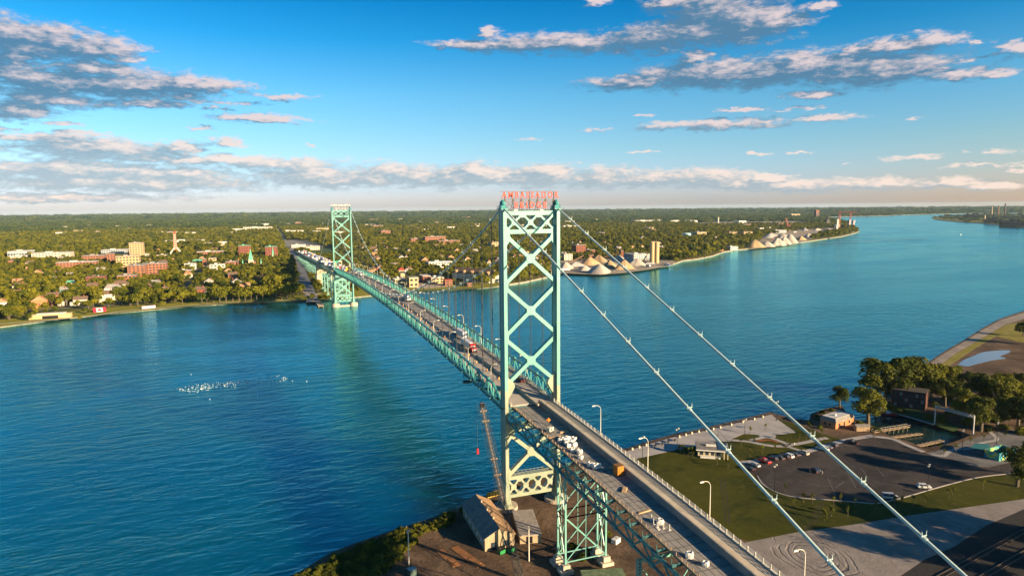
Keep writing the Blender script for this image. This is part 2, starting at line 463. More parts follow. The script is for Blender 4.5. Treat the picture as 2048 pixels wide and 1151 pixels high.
# ------------------------------------------------------------------ the suspension bridge
L = 564.0
CX = 10.2
paint = steel_paint('bridge_paint_mint', (0.130, 0.305, 0.262), (0.158, 0.335, 0.282), 0.22)
paint_old = steel_paint('bridge_paint_cream', (0.21, 0.245, 0.175), (0.29, 0.30, 0.215), 0.65)
paint_teal = steel_paint('bridge_paint_teal', (0.038, 0.20, 0.195), (0.055, 0.235, 0.215), 0.45)
cable_mat = mat('cable_wrap', (0.36, 0.44, 0.42), 0.4, 0.12, 0.6, spec=0.4)
rope_mat = mat('wire_rope', (0.055, 0.06, 0.055), 0.6, 0.2, 1.0)
conc = mat('concrete_pier', (0.40, 0.33, 0.25), 0.9, 0.22, 0.45, bump=0.03)
roadc = mat('road_concrete', (0.30, 0.26, 0.22), 0.9, 0.2, 0.25, second=(0.40, 0.34, 0.28))
roadl = mat('approach_lane_concrete', (0.33, 0.275, 0.205), 0.9, 0.12, 0.3, second=(0.45, 0.385, 0.29), detail=9)
asph = ground_mat('asphalt', (0.036, 0.030, 0.028), (0.064, 0.053, 0.048), (0.085, 0.073, 0.067), 0.05, 0.35, 0.02)
steel_grey = mat('galvanised_steel', (0.34, 0.33, 0.30), 0.5, 0.15, 1.0, metal=0.4)
lamp_mat = mat('lamp_post_cream', (0.62, 0.56, 0.44), 0.5, 0.08, 1.0)
rail_mat = mat('railing_pale', (0.46, 0.43, 0.36), 0.6, 0.15, 0.8)

def deck_z(y):
    if y < 0:
        if y > -130: return 40.0 + 0.035*y - 0.00019*y*y
        return 40.0 - 0.035*130 - 0.00019*16900 + 0.084*(y+130)
    if y <= L: return 40.0 + 7.0*(1-((y-L/2)/(L/2))**2)
    d = y - L
    return max(2.7, 40.0 - 0.0262*d - 0.0000035*d*d)
def cable_z(y):
    if y < 0: return 111.6 + 0.372*y - 0.00003*y*y + 0.0011*(-y)*(290+y)*-0.0
    if y <= L: return 51.6 + 60.0*((y-L/2)/(L/2))**2
    return 111.6 - 0.372*(y-L)

bridge = empty('suspension_bridge', (0,0,0), 0, 'mint green steel suspension bridge with two lattice towers crossing the river', 'bridge')

def member(mb, x0, z0, x1, z1, w, d, m=0):
    """flat riveted member in the tower's plane"""
    a = Vector((x0, 0, z0)); b = Vector((x1, 0, z1))
    t = (b-a).normalized(); n = Vector((-t.z, 0, t.x))*(w/2)
    mb.plate([((a+n).x,(a+n).z),((b+n).x,(b+n).z),((b-n).x,(b-n).z),((a-n).x,(a-n).z)], -d/2, d/2, m)
def octo(mb, x, z, r, d, m=0, sx=1.0):
    c = 0.45*r
    mb.plate([(x-r*sx,z-c),(x-c*sx,z-r),(x+c*sx,z-r),(x+r*sx,z-c),(x+r*sx,z+c),(x+c*sx,z+r),(x-c*sx,z+r),(x-r*sx,z+c)], -d/2, d/2, m)
def tower(base_z):
    up, lo = MB(), MB()
    H = CX - 0.5
    d = 2.0
    # portal strut under the saddles
    up.box(-H, H, -d/2, d/2, 108.7, 110.2)
    up.box(-H, H, -d/2, d/2, 102.2, 103.7)
    for k in range(3):
        cx = (k-1)*6.2
        for s in (-1, 1):
            member(up, cx-s*3.1, 103.2, cx+s*3.1, 109.2, 0.75, d-0.05)
        octo(up, cx, 106.2, 1.0, d+0.08)
    for k in range(2):
        up.plate([(-3.1+6.2*k-1.5, 108.75),(-3.1+6.2*k+1.5,108.75),(-3.1+6.2*k+0.7,107.9),(-3.1+6.2*k-0.7,107.9)], -d/2-0.04, d/2+0.04)
        up.plate([(-3.1+6.2*k-1.5, 103.65),(-3.1+6.2*k+1.5,103.65),(-3.1+6.2*k+0.7,104.5),(-3.1+6.2*k-0.7,104.5)], -d/2-0.04, d/2+0.04)
    for s in (-1, 1):
        for zz, q in ((108.75, -1), (103.65, 1)):
            up.plate([(s*H, zz), (s*(H-1.9), zz), (s*(H-1.1), zz+q*0.9), (s*H, zz+q*1.6)], -d/2-0.04, d/2+0.04)
    js = [103.2, 84.4, 65.8, 47.7]
    for a, b in zip(js[:-1], js[1:]):
        for s in (-1, 1):
            member(up, -s*H, a-1.2, s*H, b+0.2, 1.35, d-0.06)
        octo(up, 0, (a+b)/2-0.5, 1.62, d+0.1)
    for z in js[1:-1]:
        for s in (-1, 1):
            up.plate([(s*H, z-3.4), (s*(H-1.05), z-2.3), (s*(H-1.05), z+1.6), (s*H, z+2.7)], -d/2-0.05, d/2+0.05)
    for s in (-1, 1):
        up.plate([(s*H, 102.3), (s*(H-1.6), 102.25), (s*(H-2.3), 100.6), (s*(H-1.0), 98.6), (s*H, 97.8)], -d/2-0.05, d/2+0.05)
        up.plate([(s*H, 51.0), (s*(H-1.2), 50.2), (s*(H-2.8), 48.6), (s*(H-3.3), 47.3), (s*(H-1.9), 44.6), (s*H, 42.0)], -d/2-0.05, d/2+0.05, 1)
    # below the roadway
    lo.box(-H, H, -d/2, d/2, 30.4, 33.4)
    for s in (-1, 1):
        member(lo, -s*H, 30.6, s*H, 13.6, 1.35, d-0.06)
        lo.plate([(s*H, 30.45), (s*(H-3.2), 30.45), (s*(H-2.4), 28.9), (s*(H-1.0), 27.2), (s*H, 26.2)], -d/2-0.05, d/2+0.05)
        lo.plate([(s*H, 13.6), (s*(H-1.3), 13.6), (s*(H-1.6), 15.4), (s*H, 18.2)], -d/2-0.05, d/2+0.05)
    octo(lo, 0, 22.1, 1.75, d+0.1)
    lo.box(-H, H, -d/2, d/2, 12.3, 13.6)
    lo.box(-H, H, -d/2, d/2, 5.5, 6.7)
    n = 4; p = 2*H/n
    for k in range(n):
        cx = -H + p*(k+0.5)
        for s in (-1, 1): member(lo, cx-s*p/2, 6.3, cx+s*p/2, 12.7, 0.72, d-0.05)
        octo(lo, cx, 9.5, 1.05, d+0.08)
        if k:
            for zz, q in ((12.35, -1), (6.65, 1)):
                lo.plate([(cx-p/2-1.5, zz), (cx-p/2+1.5, zz), (cx-p/2+0.7, zz+q*1.0), (cx-p/2-0.7, zz+q*1.0)], -d/2-0.04, d/2+0.04)
    for s in (-1, 1):                      # handrail of the inspection walk
        lo.beam((-H, s*0.9, 14.7), (H, s*0.9, 14.7), 0.09, 0.09)
        for k in range(13): lo.beam((-H+k*2*H/12, s*0.9, 13.6), (-H+k*2*H/12, s*0.9, 14.7), 0.08, 0.08)
    return up, lo
def tower_leg(base_z):
    mb = MB()
    for za, zb, m in ((base_z, 46.3, 1), (46.3, 110.6, 0)):
        mb.box(-0.46, 0.46, -2.05, 2.05, za, zb, m)
        for s in (-1, 1):
            mb.box(-0.62, 0.62, min(s*2.05, s*2.4), max(s*2.05, s*2.4), za, zb, m)
        mb.box(-0.54, 0.54, -0.4, 0.4, za, zb, m)
    mb.taper((-1.25, 1.25, -3.3, 3.3), base_z, (-0.63, 0.63, -2.42, 2.42), base_z+9.0, 1)
    mb.box(-1.9, 1.9, -3.5, 3.5, base_z, base_z+0.45, 1)
    for k in range(5):
        for s in (-1, 1):
            mb.box(-1.7+k*0.78, -1.45+k*0.78, min(s*2.7, s*3.4), max(s*2.7, s*3.4), base_z+0.45, base_z+1.5, 1)
    return mb
def saddle():
    mb = MB()
    mb.box(-1.2, 1.2, -2.2, 2.2, 110.6, 111.0)
    mb.taper((-0.95, 0.95, -1.9, 1.9), 111.0, (-0.7, 0.7, -1.1, 1.1), 112.5)
    mb.tube([(0, -1.2, 112.1), (0, -0.8, 113.1), (0, 0, 113.5), (0, 0.8, 113.1), (0, 1.2, 112.1)], 0.72, 8)
    for s in (-1, 1):
        for k in range(3):
            mb.beam((s*1.25, -2.1+k*2.1, 110.8), (s*1.25, -2.1+k*2.1, 112.0), 0.1, 0.1)
        mb.beam((s*1.25, -2.2, 112.0), (s*1.25, 2.2, 112.0), 0.1, 0.1)
        mb.beam((s*1.25, -2.2, 111.4), (s*1.25, 2.2, 111.4), 0.08, 0.08)
    return mb
def stay_frame(mb, y): pass
tw_up, tw_lo = tower(2.7)
for ty, bz in ((0.0, 2.7), (L, 4.0)):
    t = tw_up.build('tower', [paint, paint_old], bridge, (0, ty, 0))
    tag(t, 'tower standing on the near bank, its rooftop lettering facing the camera' if ty == 0 else 'tower standing in the river off the far bank')
    tw_lo.build('lower_bracing', [paint_old if ty == 0 else paint, paint], t)
    for s in (-1, 1):
        tower_leg(bz).build('leg', [paint, paint_old if ty == 0 else paint], t, (s*CX, 0, 0))
        saddle().build('saddle', paint_teal, t, (s*CX, 0, 0))
    mb = MB()
    for s in (-1, 1):
        mb.cyl(s*CX, 0, -2, bz-1.7, 4.75, 4.7, 28)
        mb.cyl(s*CX, 0, bz-1.7, bz, 4.5, 4.45, 28)
    mb.box(-6, 6, -1.8, 1.8, -2, 1.6 if ty else 1.0)
    mb.build('pier', conc, t)

for s in (-1, 1):
    mb = MB()
    line = [(s*CX, y, cable_z(y)) for y in list(np.linspace(-292, -1.0, 14)) + [0.0]]
    line += [(s*CX, y, cable_z(y)) for y in np.linspace(6, L-6, 60)]
    line += [(s*CX, y, cable_z(y)) for y in [L] + list(np.linspace(L+1, L+285, 10))]
    mb.tube(line, 0.30, 8)
    c = mb.build('main_cable', cable_mat, bridge, smooth=True)
    hand = MB()
    for y in np.arange(-16*12.26, L+5*12.26, 12.26):
        if abs(y) < 5 or abs(y-L) < 5: continue
        bands = MB(); dy = 0.5
        bands.tube([(s*CX, y-dy, cable_z(y-dy)), (s*CX, y+dy, cable_z(y+dy))], 0.40, 8)
        for q in (-1, 1):
            bands.beam((s*CX+q*0.45, y, cable_z(y)+0.2), (s*CX+q*0.55, y, cable_z(y)+1.35), 0.075, 0.075)
        bands.beam((s*CX-0.62, y, cable_z(y)+0.5), (s*CX+0.62, y, cable_z(y)+0.5), 0.12, 0.12)
        bands.build('cable_band', cable_mat, c)
    for q in (-1, 1):
        hand.tube([(s*CX+q*0.55, y, cable_z(y)+1.32) for y in np.linspace(-290, -4, 24)], 0.035, 4)
        hand.tube([(s*CX+q*0.55, y, cable_z(y)+1.32) for y in np.linspace(4, L-4, 47)], 0.035, 4)
    hand.build('hand_rope', rope_mat, c)
    for k in range(1, 46):
        y = k*12.26
        mb = MB()
        zt, zb = cable_z(y), deck_z(y)+4.6
        if zt - zb < 0.4: zt = zb+0.4
        for q in (-0.32, 0.32): mb.tube([(s*CX, y+q, zt), (s*CX, y+q, zb)], 0.085, 4)
        mb.box(s*CX-0.25, s*CX+0.25, y-0.5, y+0.5, zb-0.25, zb+0.1)
        mb.build('suspender', rope_mat, bridge)
    # stiffening truss
    mb = MB()
    P = 12.26
    for k in range(46):
        y0, y1 = k*P, (k+1)*P
        zt0, zt1 = deck_z(y0)+5.0, deck_z(y1)+5.0
        zb0, zb1 = deck_z(y0)-0.8, deck_z(y1)-0.8
        x = s*CX
        if k > 0 and k < 45: mb.beam((x, y0, zt0), (x, y1, zt1), 0.75, 0.7)
        elif k == 0: mb.beam((x, y0+1.6, zb0+1), (x, y1, zt1), 0.75, 0.7)
        else: mb.beam((x, y0, zt0), (x, y1-1.6, zb1+1), 0.75, 0.7)
        mb.beam((x, y0, zb0), (x, y1, zb1), 0.8, 0.7)
        ym = (y0+y1)/2; zm_t = (zt0+zt1)/2; zm_b = (zb0+zb1)/2
        if 0 < k: mb.beam((x, y0, zt0), (x, y0, zb0), 0.5, 0.42)
        if 0 < k < 45: mb.beam((x, ym, zm_t), (x, ym, zm_b), 0.34, 0.34)
        if k % 2 == 0:
            mb.beam((x, y0 if k else y0+3, zb0), (x, ym, zm_t if k else zm_t-2), 0.5, 0.42); mb.beam((x, ym, zm_t), (x, y1, zb1), 0.5, 0.42)
        else:
            mb.beam((x, y0, zb0), (x, ym, zm_t), 0.5, 0.42); mb.beam((x, ym, zm_t if k < 45 else zm_t-2), (x, y1 if k < 45 else y1-3, zb1), 0.5, 0.42)
        for yy, zz in ((ym, zm_t), (y1, zb1)):
            mb.box(x-0.42, x+0.42, yy-1.0, yy+1.0, zz-0.75, zz+0.75)
    mb.build('stiffening_truss', paint_teal, bridge)
# floor system
mb = MB()
for k in range(93):
    y = k*6.13; z = deck_z(y)
    big = k % 2 == 0
    mb.beam((-CX, y, z-1.15), (CX, y, z-1.15), 0.4, 1.2 if big else 0.8)
    if big:
        for s in (-1, 1):
            mb.beam((s*CX, y, z-0.9), (s*(CX+1.7), y, z-0.5), 0.35, 0.5)
            mb.beam((s*CX, y, z-2.4), (s*CX, y, z-0.8), 0.5, 0.5)
for x in (-CX, -5, 0, 5, CX):
    for k in range(46):
        y0, y1 = k*12.26, (k+1)*12.26
        mb.beam((x, y0, deck_z(y0)-1.9), (x, y1, deck_z(y1)-1.9), 0.35, 0.7)
mb.build('floor_beams', mat('floor_steel_dark', (0.035, 0.11, 0.11), 0.6, 0.3, 0.6), bridge)
def ribbon(mb, x0, x1, ys, dz0, dz1, m=0):
    """a solid strip that follows the deck from x0 to x1 between the levels dz0 and dz1 over it"""
    k = len(ys); vs = []
    for y in ys:
        z = deck_z(y)
        vs += [(x0,y,z+dz0),(x1,y,z+dz0),(x1,y,z+dz1),(x0,y,z+dz1)]
    fs = []
    for i in range(k-1):
        a, b = 4*i, 4*i+4
        fs += [(a,a+1,b+1,b)[::-1], (a+1,a+2,b+2,b+1)[::-1], (a+2,a+3,b+3,b+2)[::-1], (a+3,a,b,b+3)[::-1]]
    fs += [(0,1,2,3), (4*k-1,4*k-2,4*k-3,4*k-4)]
    mb.add(vs, fs, m)
ysm = list(np.linspace(0, L, 60))
mb = MB(); ribbon(mb, -7.3, 8.3, ysm, -0.5, 0.0); mb.build('road_deck', roadc, bridge)
mb = MB()
ribbon(mb, -7.9, -7.3, ysm, -0.5, 0.3); ribbon(mb, 8.3, 9.5, ysm, -0.5, 0.25); mb.build('kerb', roadl, bridge)
mb = MB()
for x in (-7.7, 9.4):
    for dz in (0.5, 0.85, 1.2): ribbon(mb, x-0.05, x+0.05, ysm, dz-0.06, dz+0.06)
    for k in range(141):
        y = k*4.0; z = deck_z(y); mb.box(x-0.07, x+0.07, y-0.07, y+0.07, z+0.2, z+1.2)
mb.build('railing', rail_mat, bridge)
mb = MB()
for x in (0.35, 0.55): ribbon(mb, x-0.07, x+0.07, ysm, 0.004, 0.012)
mb.build('road_marking', mat('yellow_road_paint', (0.55, 0.38, 0.06), 0.7), bridge)
mb = MB()
ribbon(mb, 1.2, 1.7, list(np.linspace(-4, 70, 14)), 0.0, 0.85)
mb.build('median_barrier', roadl, bridge)
# inspection platform slung under the near truss
mb = MB()
for y in (46.0, 49.0):
    mb.beam((-CX-1.2, y, deck_z(y)-4.6), (CX, y, deck_z(y)-4.6), 0.3, 0.5)
    mb.beam((-CX-0.6, y, deck_z(y)-4.6), (-CX-0.6, y, deck_z(y)-1.5), 0.2, 0.2)
    mb.beam((CX-0.6, y, deck_z(y)-4.6), (CX-0.6, y, deck_z(y)-1.5), 0.2, 0.2)
mb.box(-CX-1.4, CX, 45.8, 49.2, deck_z(47)-4.9, deck_z(47)-4.6)
mb.build('inspection_platform', MATS['floor_steel_dark'], bridge)

# rooftop letter signs
def letters(txt, size, width, font_extr=0.14):
    cu = bpy.data.curves.new('lettering', 'FONT')
    cu.body = txt; cu.size = size; cu.extrude = font_extr; cu.offset = 0.055; cu.align_x = 'CENTER'; cu.space_character = 1.55; cu.resolution_u = 3
    o = bpy.data.objects.new('lettering', cu); COL.objects.link(o)
    bpy.context.view_layer.update()
    me = bpy.data.meshes.new_from_object(o.evaluated_get(bpy.context.evaluated_depsgraph_get()))
    bpy.data.objects.remove(o)
    xs = [v.co.x for v in me.vertices]; ysx = [v.co.y for v in me.vertices]
    w = max(xs)-min(xs); cxm = (max(xs)+min(xs))/2; y0 = min(ysx); hh = max(ysx)-y0
    for v in me.vertices: v.co = ((v.co.x-cxm)*width/w, -v.co.z, (v.co.y-y0)*size/hh)
    return me
frame_mat = mat('sign_frame_rust', (0.10, 0.065, 0.04), 0.8, 0.3, 0.8)
for ty, rz, face in ((0.0, 0.0, mat('neon_letter_coral', (0.56, 0.065, 0.04), 0.6, 0.08, 2.0)), (L, PI, mat('letter_back_white', (0.70, 0.60, 0.46), 0.6, 0.1, 2.0))):
    r = empty('rooftop_sign', (0, ty, 110.2), rz, 'coral letters AMBASSADOR BRIDGE on a rusty frame above the near tower' if ty == 0 else 'pale rooftop letters seen from behind on the far tower', 'sign')
    for txt, z, w, sz in (('AMBASSADOR', 4.5, 21.6, 2.25), ('BRIDGE', 1.0, 12.2, 2.15)):
        o = bpy.data.objects.new('lettering', letters(txt, sz, w)); COL.objects.link(o)
        o.data.materials.append(face); o.parent = r; o.location = (0.2, -0.55, z)
    mb = MB()
    for k in range(7):
        x = -9.3+k*3.1
        mb.beam((x, 0, 0), (x, 0, 6.7), 0.17, 0.17)
        mb.beam((x, 2.6, 0), (x, 0, 4.2), 0.13, 0.13)
        if k < 6:
            mb.beam((x, 0, 0.9), (x+3.1, 0, 3.9), 0.10, 0.10); mb.beam((x+3.1, 0, 0.9), (x, 0, 3.9), 0.10, 0.10)
        mb.box(x-0.28, x+0.28, -0.2, 0.2, 3.6, 4.1)
    for z in (0.85, 3.3, 3.9, 4.4, 6.75):
        mb.beam((-11 if z > 4 else -9.4, -0.15, z), (11.2 if z > 4 else 9.4, -0.15, z), 0.11, 0.11)
    mb.build('frame', frame_mat, r)
    for x in (-5.6, -4.9, 4.3, 5.0):
        mb = MB(); mb.box(x-0.16, x+0.16, -0.3, 0, 0.05, 0.5); mb.build('floodlight', mat('lamp_white', (0.8, 0.75, 0.62), 0.5, 0), r)
# ------------------------------------------------------------------ near approach viaduct
ysn = [float(v) for v in np.linspace(-235, 0, 48)]
via = empty('approach_viaduct', (0,0,0), 0, 'approach viaduct with one pale open lane and one torn-up lane, above the near bank', 'viaduct')
roadd = mat('stripped_deck', (0.15, 0.14, 0.13), 0.9, 0.2, 0.35, second=(0.25, 0.23, 0.205))
mb = MB(); ribbon(mb, -6.6, 3.1, ysn, -1.3, -0.9); mb.build('torn_up_lane', roadd, via)
mb = MB(); ribbon(mb, 3.5, 8.5, ysn, -0.6, 0.0); mb.build('open_lane', roadl, via)
mb = MB(); ribbon(mb, 3.1, 3.5, ysn, -1.3, 1.1); mb.build('median_barrier', mat('barrier_grey', (0.20, 0.19, 0.17), 0.9, 0.2, 0.4), via)
mb = MB()
ribbon(mb, 8.5, 9.1, ysn, -0.6, 0.3)
for dz in (0.6, 0.9, 1.25): ribbon(mb, 8.72, 8.84, ysn, dz-0.045, dz+0.045)
for k in range(95):
    y = -1.5-k*2.45; z = deck_z(y); mb.box(8.65, 8.91, y-0.11, y+0.11, z+0.3, z+1.4)
mb.build('railing', rail_mat, via)
mb = MB()  # grid of cast shadows modelled as thin dark strips on the torn-up lane
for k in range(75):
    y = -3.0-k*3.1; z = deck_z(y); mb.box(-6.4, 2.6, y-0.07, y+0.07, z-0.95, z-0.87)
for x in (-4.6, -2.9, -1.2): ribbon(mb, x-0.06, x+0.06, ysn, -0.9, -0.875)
mb.build('shadow_lines', mat('shadow_line_dark', (0.05,0.05,0.05), 0.9, 0.3, 1), via)
mb = MB()
ribbon(mb, -6.75, -6.6, ysn, -1.4, -0.75)
for dz in (-0.4, 0.05): ribbon(mb, -6.72, -6.66, ysn, dz-0.03, dz+0.03)
for k in range(110):
    y = -1-k*2.1; z = deck_z(y); mb.box(-6.78, -6.62, y-0.09, y+0.09, z-0.9, z+0.1)
mb.build('edge_fence', mat('formwork_timber', (0.33, 0.22, 0.13), 0.9, 0.3, 0.8), via)
mb = MB()
for k in range(39):
    y = -2-k*6.0; z = deck_z(y)
    mb.beam((-9.4, y, z-1.35), (8.6, y, z-1.35), 0.35, 0.75)
    mb.beam((-9.4, y, z-1.0), (-9.4, y, z+0.35), 0.12, 0.12)
for x in (-9.4, -5, 0, 4, 8.4):
    for k in range(47): mb.beam((x, ysn[k], deck_z(ysn[k])-1.9), (x, ysn[k+1], deck_z(ysn[k+1])-1.9), 0.3, 0.5)
mb.build('floor_beams', MATS['floor_steel_dark'], via)
for x in (-9.6, 7.4):
    mb = MB(); P = 8.6
    for k in range(27):
        y0, y1 = -2-k*P, -2-(k+1)*P
        t0, t1 = deck_z(y0)-2.0, deck_z(y1)-2.0
        b0, b1 = t0-3.4, t1-3.4
        mb.beam((x, y0, t0), (x, y1, t1), 0.5, 0.45); mb.beam((x, y0, b0), (x, y1, b1), 0.55, 0.5)
        mb.beam((x, y1, t1), (x, y1, b1), 0.35, 0.35)
        ym = (y0+y1)/2
        mb.beam((x, y0, b0), (x, ym, (t0+t1)/2), 0.35, 0.35); mb.beam((x, ym, (t0+t1)/2), (x, y1, b1), 0.35, 0.35)
        mb.box(x-0.35, x+0.35, y1-0.9, y1+0.9, b1-0.5, b1+0.6)
        mb.beam((-9.6, y1, b1), (-1.1, y1, t1), 0.22, 0.22) if x < 0 else mb.beam((7.4, y1, b1), (-1.1, y1, t1), 0.22, 0.22)
    mb.build('deck_truss', paint_teal, via)
# braced steel support tower
sup = empty('support_tower', (-1.7, -45.3, 1.5), 0, 'four legged braced steel tower holding up the approach beside the main tower', 'support tower')
QX = (-6.9, 6.8); QY = (-2.7, 2.8)
top = 31.5
for ix, x in enumerate(QX):
    for iy, y in enumerate(QY):
        mb = MB()
        mb.beam((x, y, 2.6), (x, y, top), 0.55, 0.55, up=(0,1,0)); mb.build('leg', paint, sup)
        mb = MB(); mb.box(x-2.0, x+2.0, y-1.9, y+1.9, -0.5, 1.1); mb.box(x-1.15, x+1.15, y-1.1, y+1.1, 1.1, 2.7); mb.build('footing', conc, sup)
mb = MB()
tiers = [3.2, 17.2, 30.8]
def face(p, q, r_=0.22):
    for a, b in zip(tiers[:-1], tiers[1:]):
        mb.beam((*p, a), (*q, a), 0.26, 0.3); mb.beam((*p, b), (*q, b), 0.26, 0.3)
        mb.beam((*p, a), (*q, b), 0.24, 0.26); mb.beam((*q, a), (*p, b), 0.24, 0.26)
        pm = [(p[i]+q[i])/2 for i in (0, 1)]
        mb.beam((*pm, a), (*pm, b), 0.14, 0.14)
for y in QY: face((QX[0], y), (QX[1], y))
for x in QX: face((x, QY[0]), (x, QY[1]))
mb.build('bracing', paint, sup)
col2 = empty('support_bent', (-1.1, -91, 1.5), 0, 'slim lattice column bent under the approach viaduct, south of the braced tower', 'support bent')
for x in (-8.5, 8.5):
    mb = MB()
    for q in (-0.45, 0.45): mb.beam((x+q, 0, 1.2), (x+q, 0, 26.6), 0.22, 0.9, up=(0,1,0))
    for k in range(32): mb.box(x-0.4, x+0.4, -0.42, 0.42, 1.6+k*0.78, 1.78+k*0.78)
    mb.build('leg', paint, col2)
    mb = MB(); mb.box(x-1.6, x+1.6, -1.6, 1.6, -0.5, 1.2); mb.build('footing', conc, col2)
mb = MB(); mb.beam((-8.5, 0, 26.0), (8.5, 0, 26.0), 0.5, 0.9); mb.beam((-8.5, 0, 3), (8.5, 0, 25), 0.25, 0.25); mb.beam((8.5, 0, 3), (-8.5, 0, 25), 0.25, 0.25); mb.build('bracing', paint, col2)

# street lamps of the bridge
def street_lamp(h=10.0, arm=2.6, side=-1):
    r = empty('street_lamp', (0,0,0))
    mb = MB()
    mb.tube([(0,0,0),(0,0,h-1.6)], [0.13, 0.085], 8)
    line = [(0,0,h-1.6)] + [(side*arm*(1-math.cos(t))*0.62, 0, h-1.6+1.6*math.sin(t)) for t in np.linspace(0.2, PI/2, 6)] + [(side*arm, 0, h)]
    mb.tube(line, 0.065, 8)
    mb.box(-0.22, 0.22, -0.22, 0.22, 0, 0.5)
    mb.build('post', lamp_mat, r)
    mb = MB(); mb.taper((side*arm-0.55, side*arm+0.55, -0.2, 0.2), h-0.16, (side*arm-0.4, side*arm+0.45, -0.14, 0.14), h+0.1); mb.build('lamp_head', lamp_mat, r)
    return r
lampL = None
n_l = 0
for y, txt in ((2.0,'behind the right leg of the near tower'),(-36.5,'pale curved street lamp against open water, nearest the promenade'),(-64.5,'pale curved street lamp against the riverside lawn edge'),(-92.5,'pale curved street lamp against the dark lawn'),(-123.0,'pale curved street lamp against the gravel, nearest the camera')):
    lab = 'pale curved street lamp '+txt if not txt.startswith('pale') else txt
    if lampL is None:
        lampL = street_lamp(); lampL.location = (9.3, y, deck_z(y)); lampL['label'] = lab; lampL['category'] = 'street lamp'; lampL['group'] = 'street lamps along the bridge'
    else: dup(lampL, (9.3, y, deck_z(y)), 0, lab)
for k in range(18):
    y = 28+k*30.0
    dup(lampL, (9.9, y, deck_z(y)+0.3), 0, 'pale curved street lamp above the right hand truss of the main span')
    dup(lampL, (-8.4, y-8, deck_z(y-8)), PI, 'pale curved street lamp along the left edge of the main span')

# ------------------------------------------------------------------ near bank surfaces
lawn_m = ground_mat('park_grass', (0.026, 0.033, 0.002), (0.060, 0.058, 0.004), (0.090, 0.074, 0.010), 0.045, 0.4, 0.08)
lawn_y = mat('dry_grass', (0.13, 0.115, 0.02), 0.95, second=(0.24, 0.20, 0.05), scale=0.3, bump=0.08, bscale=2.0, spec=0.1)
pave = ground_mat('promenade_concrete', (0.30, 0.275, 0.26), (0.38, 0.35, 0.33), (0.24, 0.22, 0.20), 0.10, 0.6, 0.015)
pave_d = ground_mat('plaza_concrete', (0.11, 0.105, 0.10), (0.19, 0.18, 0.17), (0.07, 0.065, 0.06), 0.08, 0.5, 0.02)
def gravel_material():
    m = bpy.data.materials.new('pale_gravel'); m.use_nodes = True
    t = Net(m.node_tree); b = m.node_tree.nodes['Principled BSDF']
    g = t.n('ShaderNodeTexCoord').outputs['Object']
    c0 = site(1625, 1110)
    dv = t.vmath('SUBTRACT', g, (c0.x, c0.y, Z0))
    d = t.math('ADD', t.vmath('LENGTH', t.vmath('MULTIPLY', dv, (1.0, 0.8, 0))), t.math('MULTIPLY', t.noise(g, 0.12, 2, 0.5), 5.0))
    ring = t.math('SINE', t.math('MULTIPLY', d, 3.4))
    ring = t.smooth(ring, 0.35, 0.9)
    msk = t.math('MULTIPLY', t.smooth(d, 5.5, 7.0), t.smooth(d, 15.5, 12.5))
    msk = t.math('MULTIPLY', msk, t.smooth(t.noise(g, 0.14, 2, 0.5), 0.36, 0.54))
    n1 = t.noise(g, 0.10, 7, 0.7, 0.6)
    c = t.ramp(n1, [(0.3, (0.15, 0.128, 0.115)), (0.7, (0.27, 0.235, 0.21))])
    c = t.mix(t.math('MULTIPLY', t.math('MULTIPLY', ring, msk), 0.55), c, (0.10, 0.085, 0.08))
    t.put(b.inputs['Base Color'], c); b.inputs['Roughness'].default_value = 0.95; b.inputs['Specular IOR Level'].default_value = 0.1
    bn = t.n('ShaderNodeBump'); bn.inputs['Distance'].default_value = 0.25
    t.put(bn.inputs['Height'], t.math('SUBTRACT', t.noise(g, 0.5, 7, 0.75, 1.0), t.math('MULTIPLY', t.math('MULTIPLY', ring, msk), 0.8)))
    m.node_tree.links.new(bn.outputs[0], b.inputs['Normal'])
    return m
def sheet(name, outline, m, h, base=Z0):
    mb = MB(); mb.prism(outline, base-0.05, base+h); o = mb.build(name, m); return structure(o)
sheet('lawn', pts([(1240,918),(1352,899.5),(1400,889.5),(1458,878.5),(1490,875),(1478,912),(1472,925),(1492,941),(1515,952),(1527,969),(1556,985.5),(1597,995.5),(1660,1000),(1722,1005),(1754,1007),(1801,997),(1860,980),(1910,966),(1957,955),(2023,947),(2140,935),(2140,986),(2048,997),(1910,1017),(1816,1030),(1721,1046),(1596,1063),(1499,1082),(1440,1062),(1300,990)]), lawn_m, 0.02)
sheet('park_lawn', pts([(1460,880),(1487,868),(1545,843),(1556,838),(1600,850),(1660,872),(1690,879),(1637,894),(1583,909),(1543,915),(1500,920),(1470,918)]), lawn_m, 0.03)
sheet('gravel_lot', pts([(1499,1082),(1596,1063),(1721,1046),(1816,1030),(1910,1017),(2048,997),(2140,986),(2140,1006),(2048,1017),(1972,1050),(1910,1091),(1847,1119),(1800,1151),(1740,1210),(1600,1270),(1470,1210),(1440,1100)]), gravel_material(), 0.015)
LOT = [(1492,940),(1502,931),(1514.6,922.5),(1543,919.5),(1583.5,913),(1637,898),(1690,882.5),(1746.5,873),(1784,879),(1847,904),(1878,915),(1903,918),(1922,924),(1953,933),(1978,934.5),(2003.6,928.5),(2060,918),(2140,905),(2140,934),(2022,946),(1956.6,954),(1909.6,965),(1859,979),(1800,996),(1753,1006),(1721,1004),(1659,999),(1596,994.5),(1555,984.5),(1527,968.7),(1514.6,951)]
sheet('parking_lot', pts(LOT), asph, 0.04)
kerbp = smoothline(pts([(2140,934),(2022,946),(1956.6,954),(1909.6,965),(1859,979),(1800,996),(1753,1006),(1721,1004),(1659,999),(1596,994.5),(1555,984.5),(1527,968.7),(1514.6,951)]), 5)
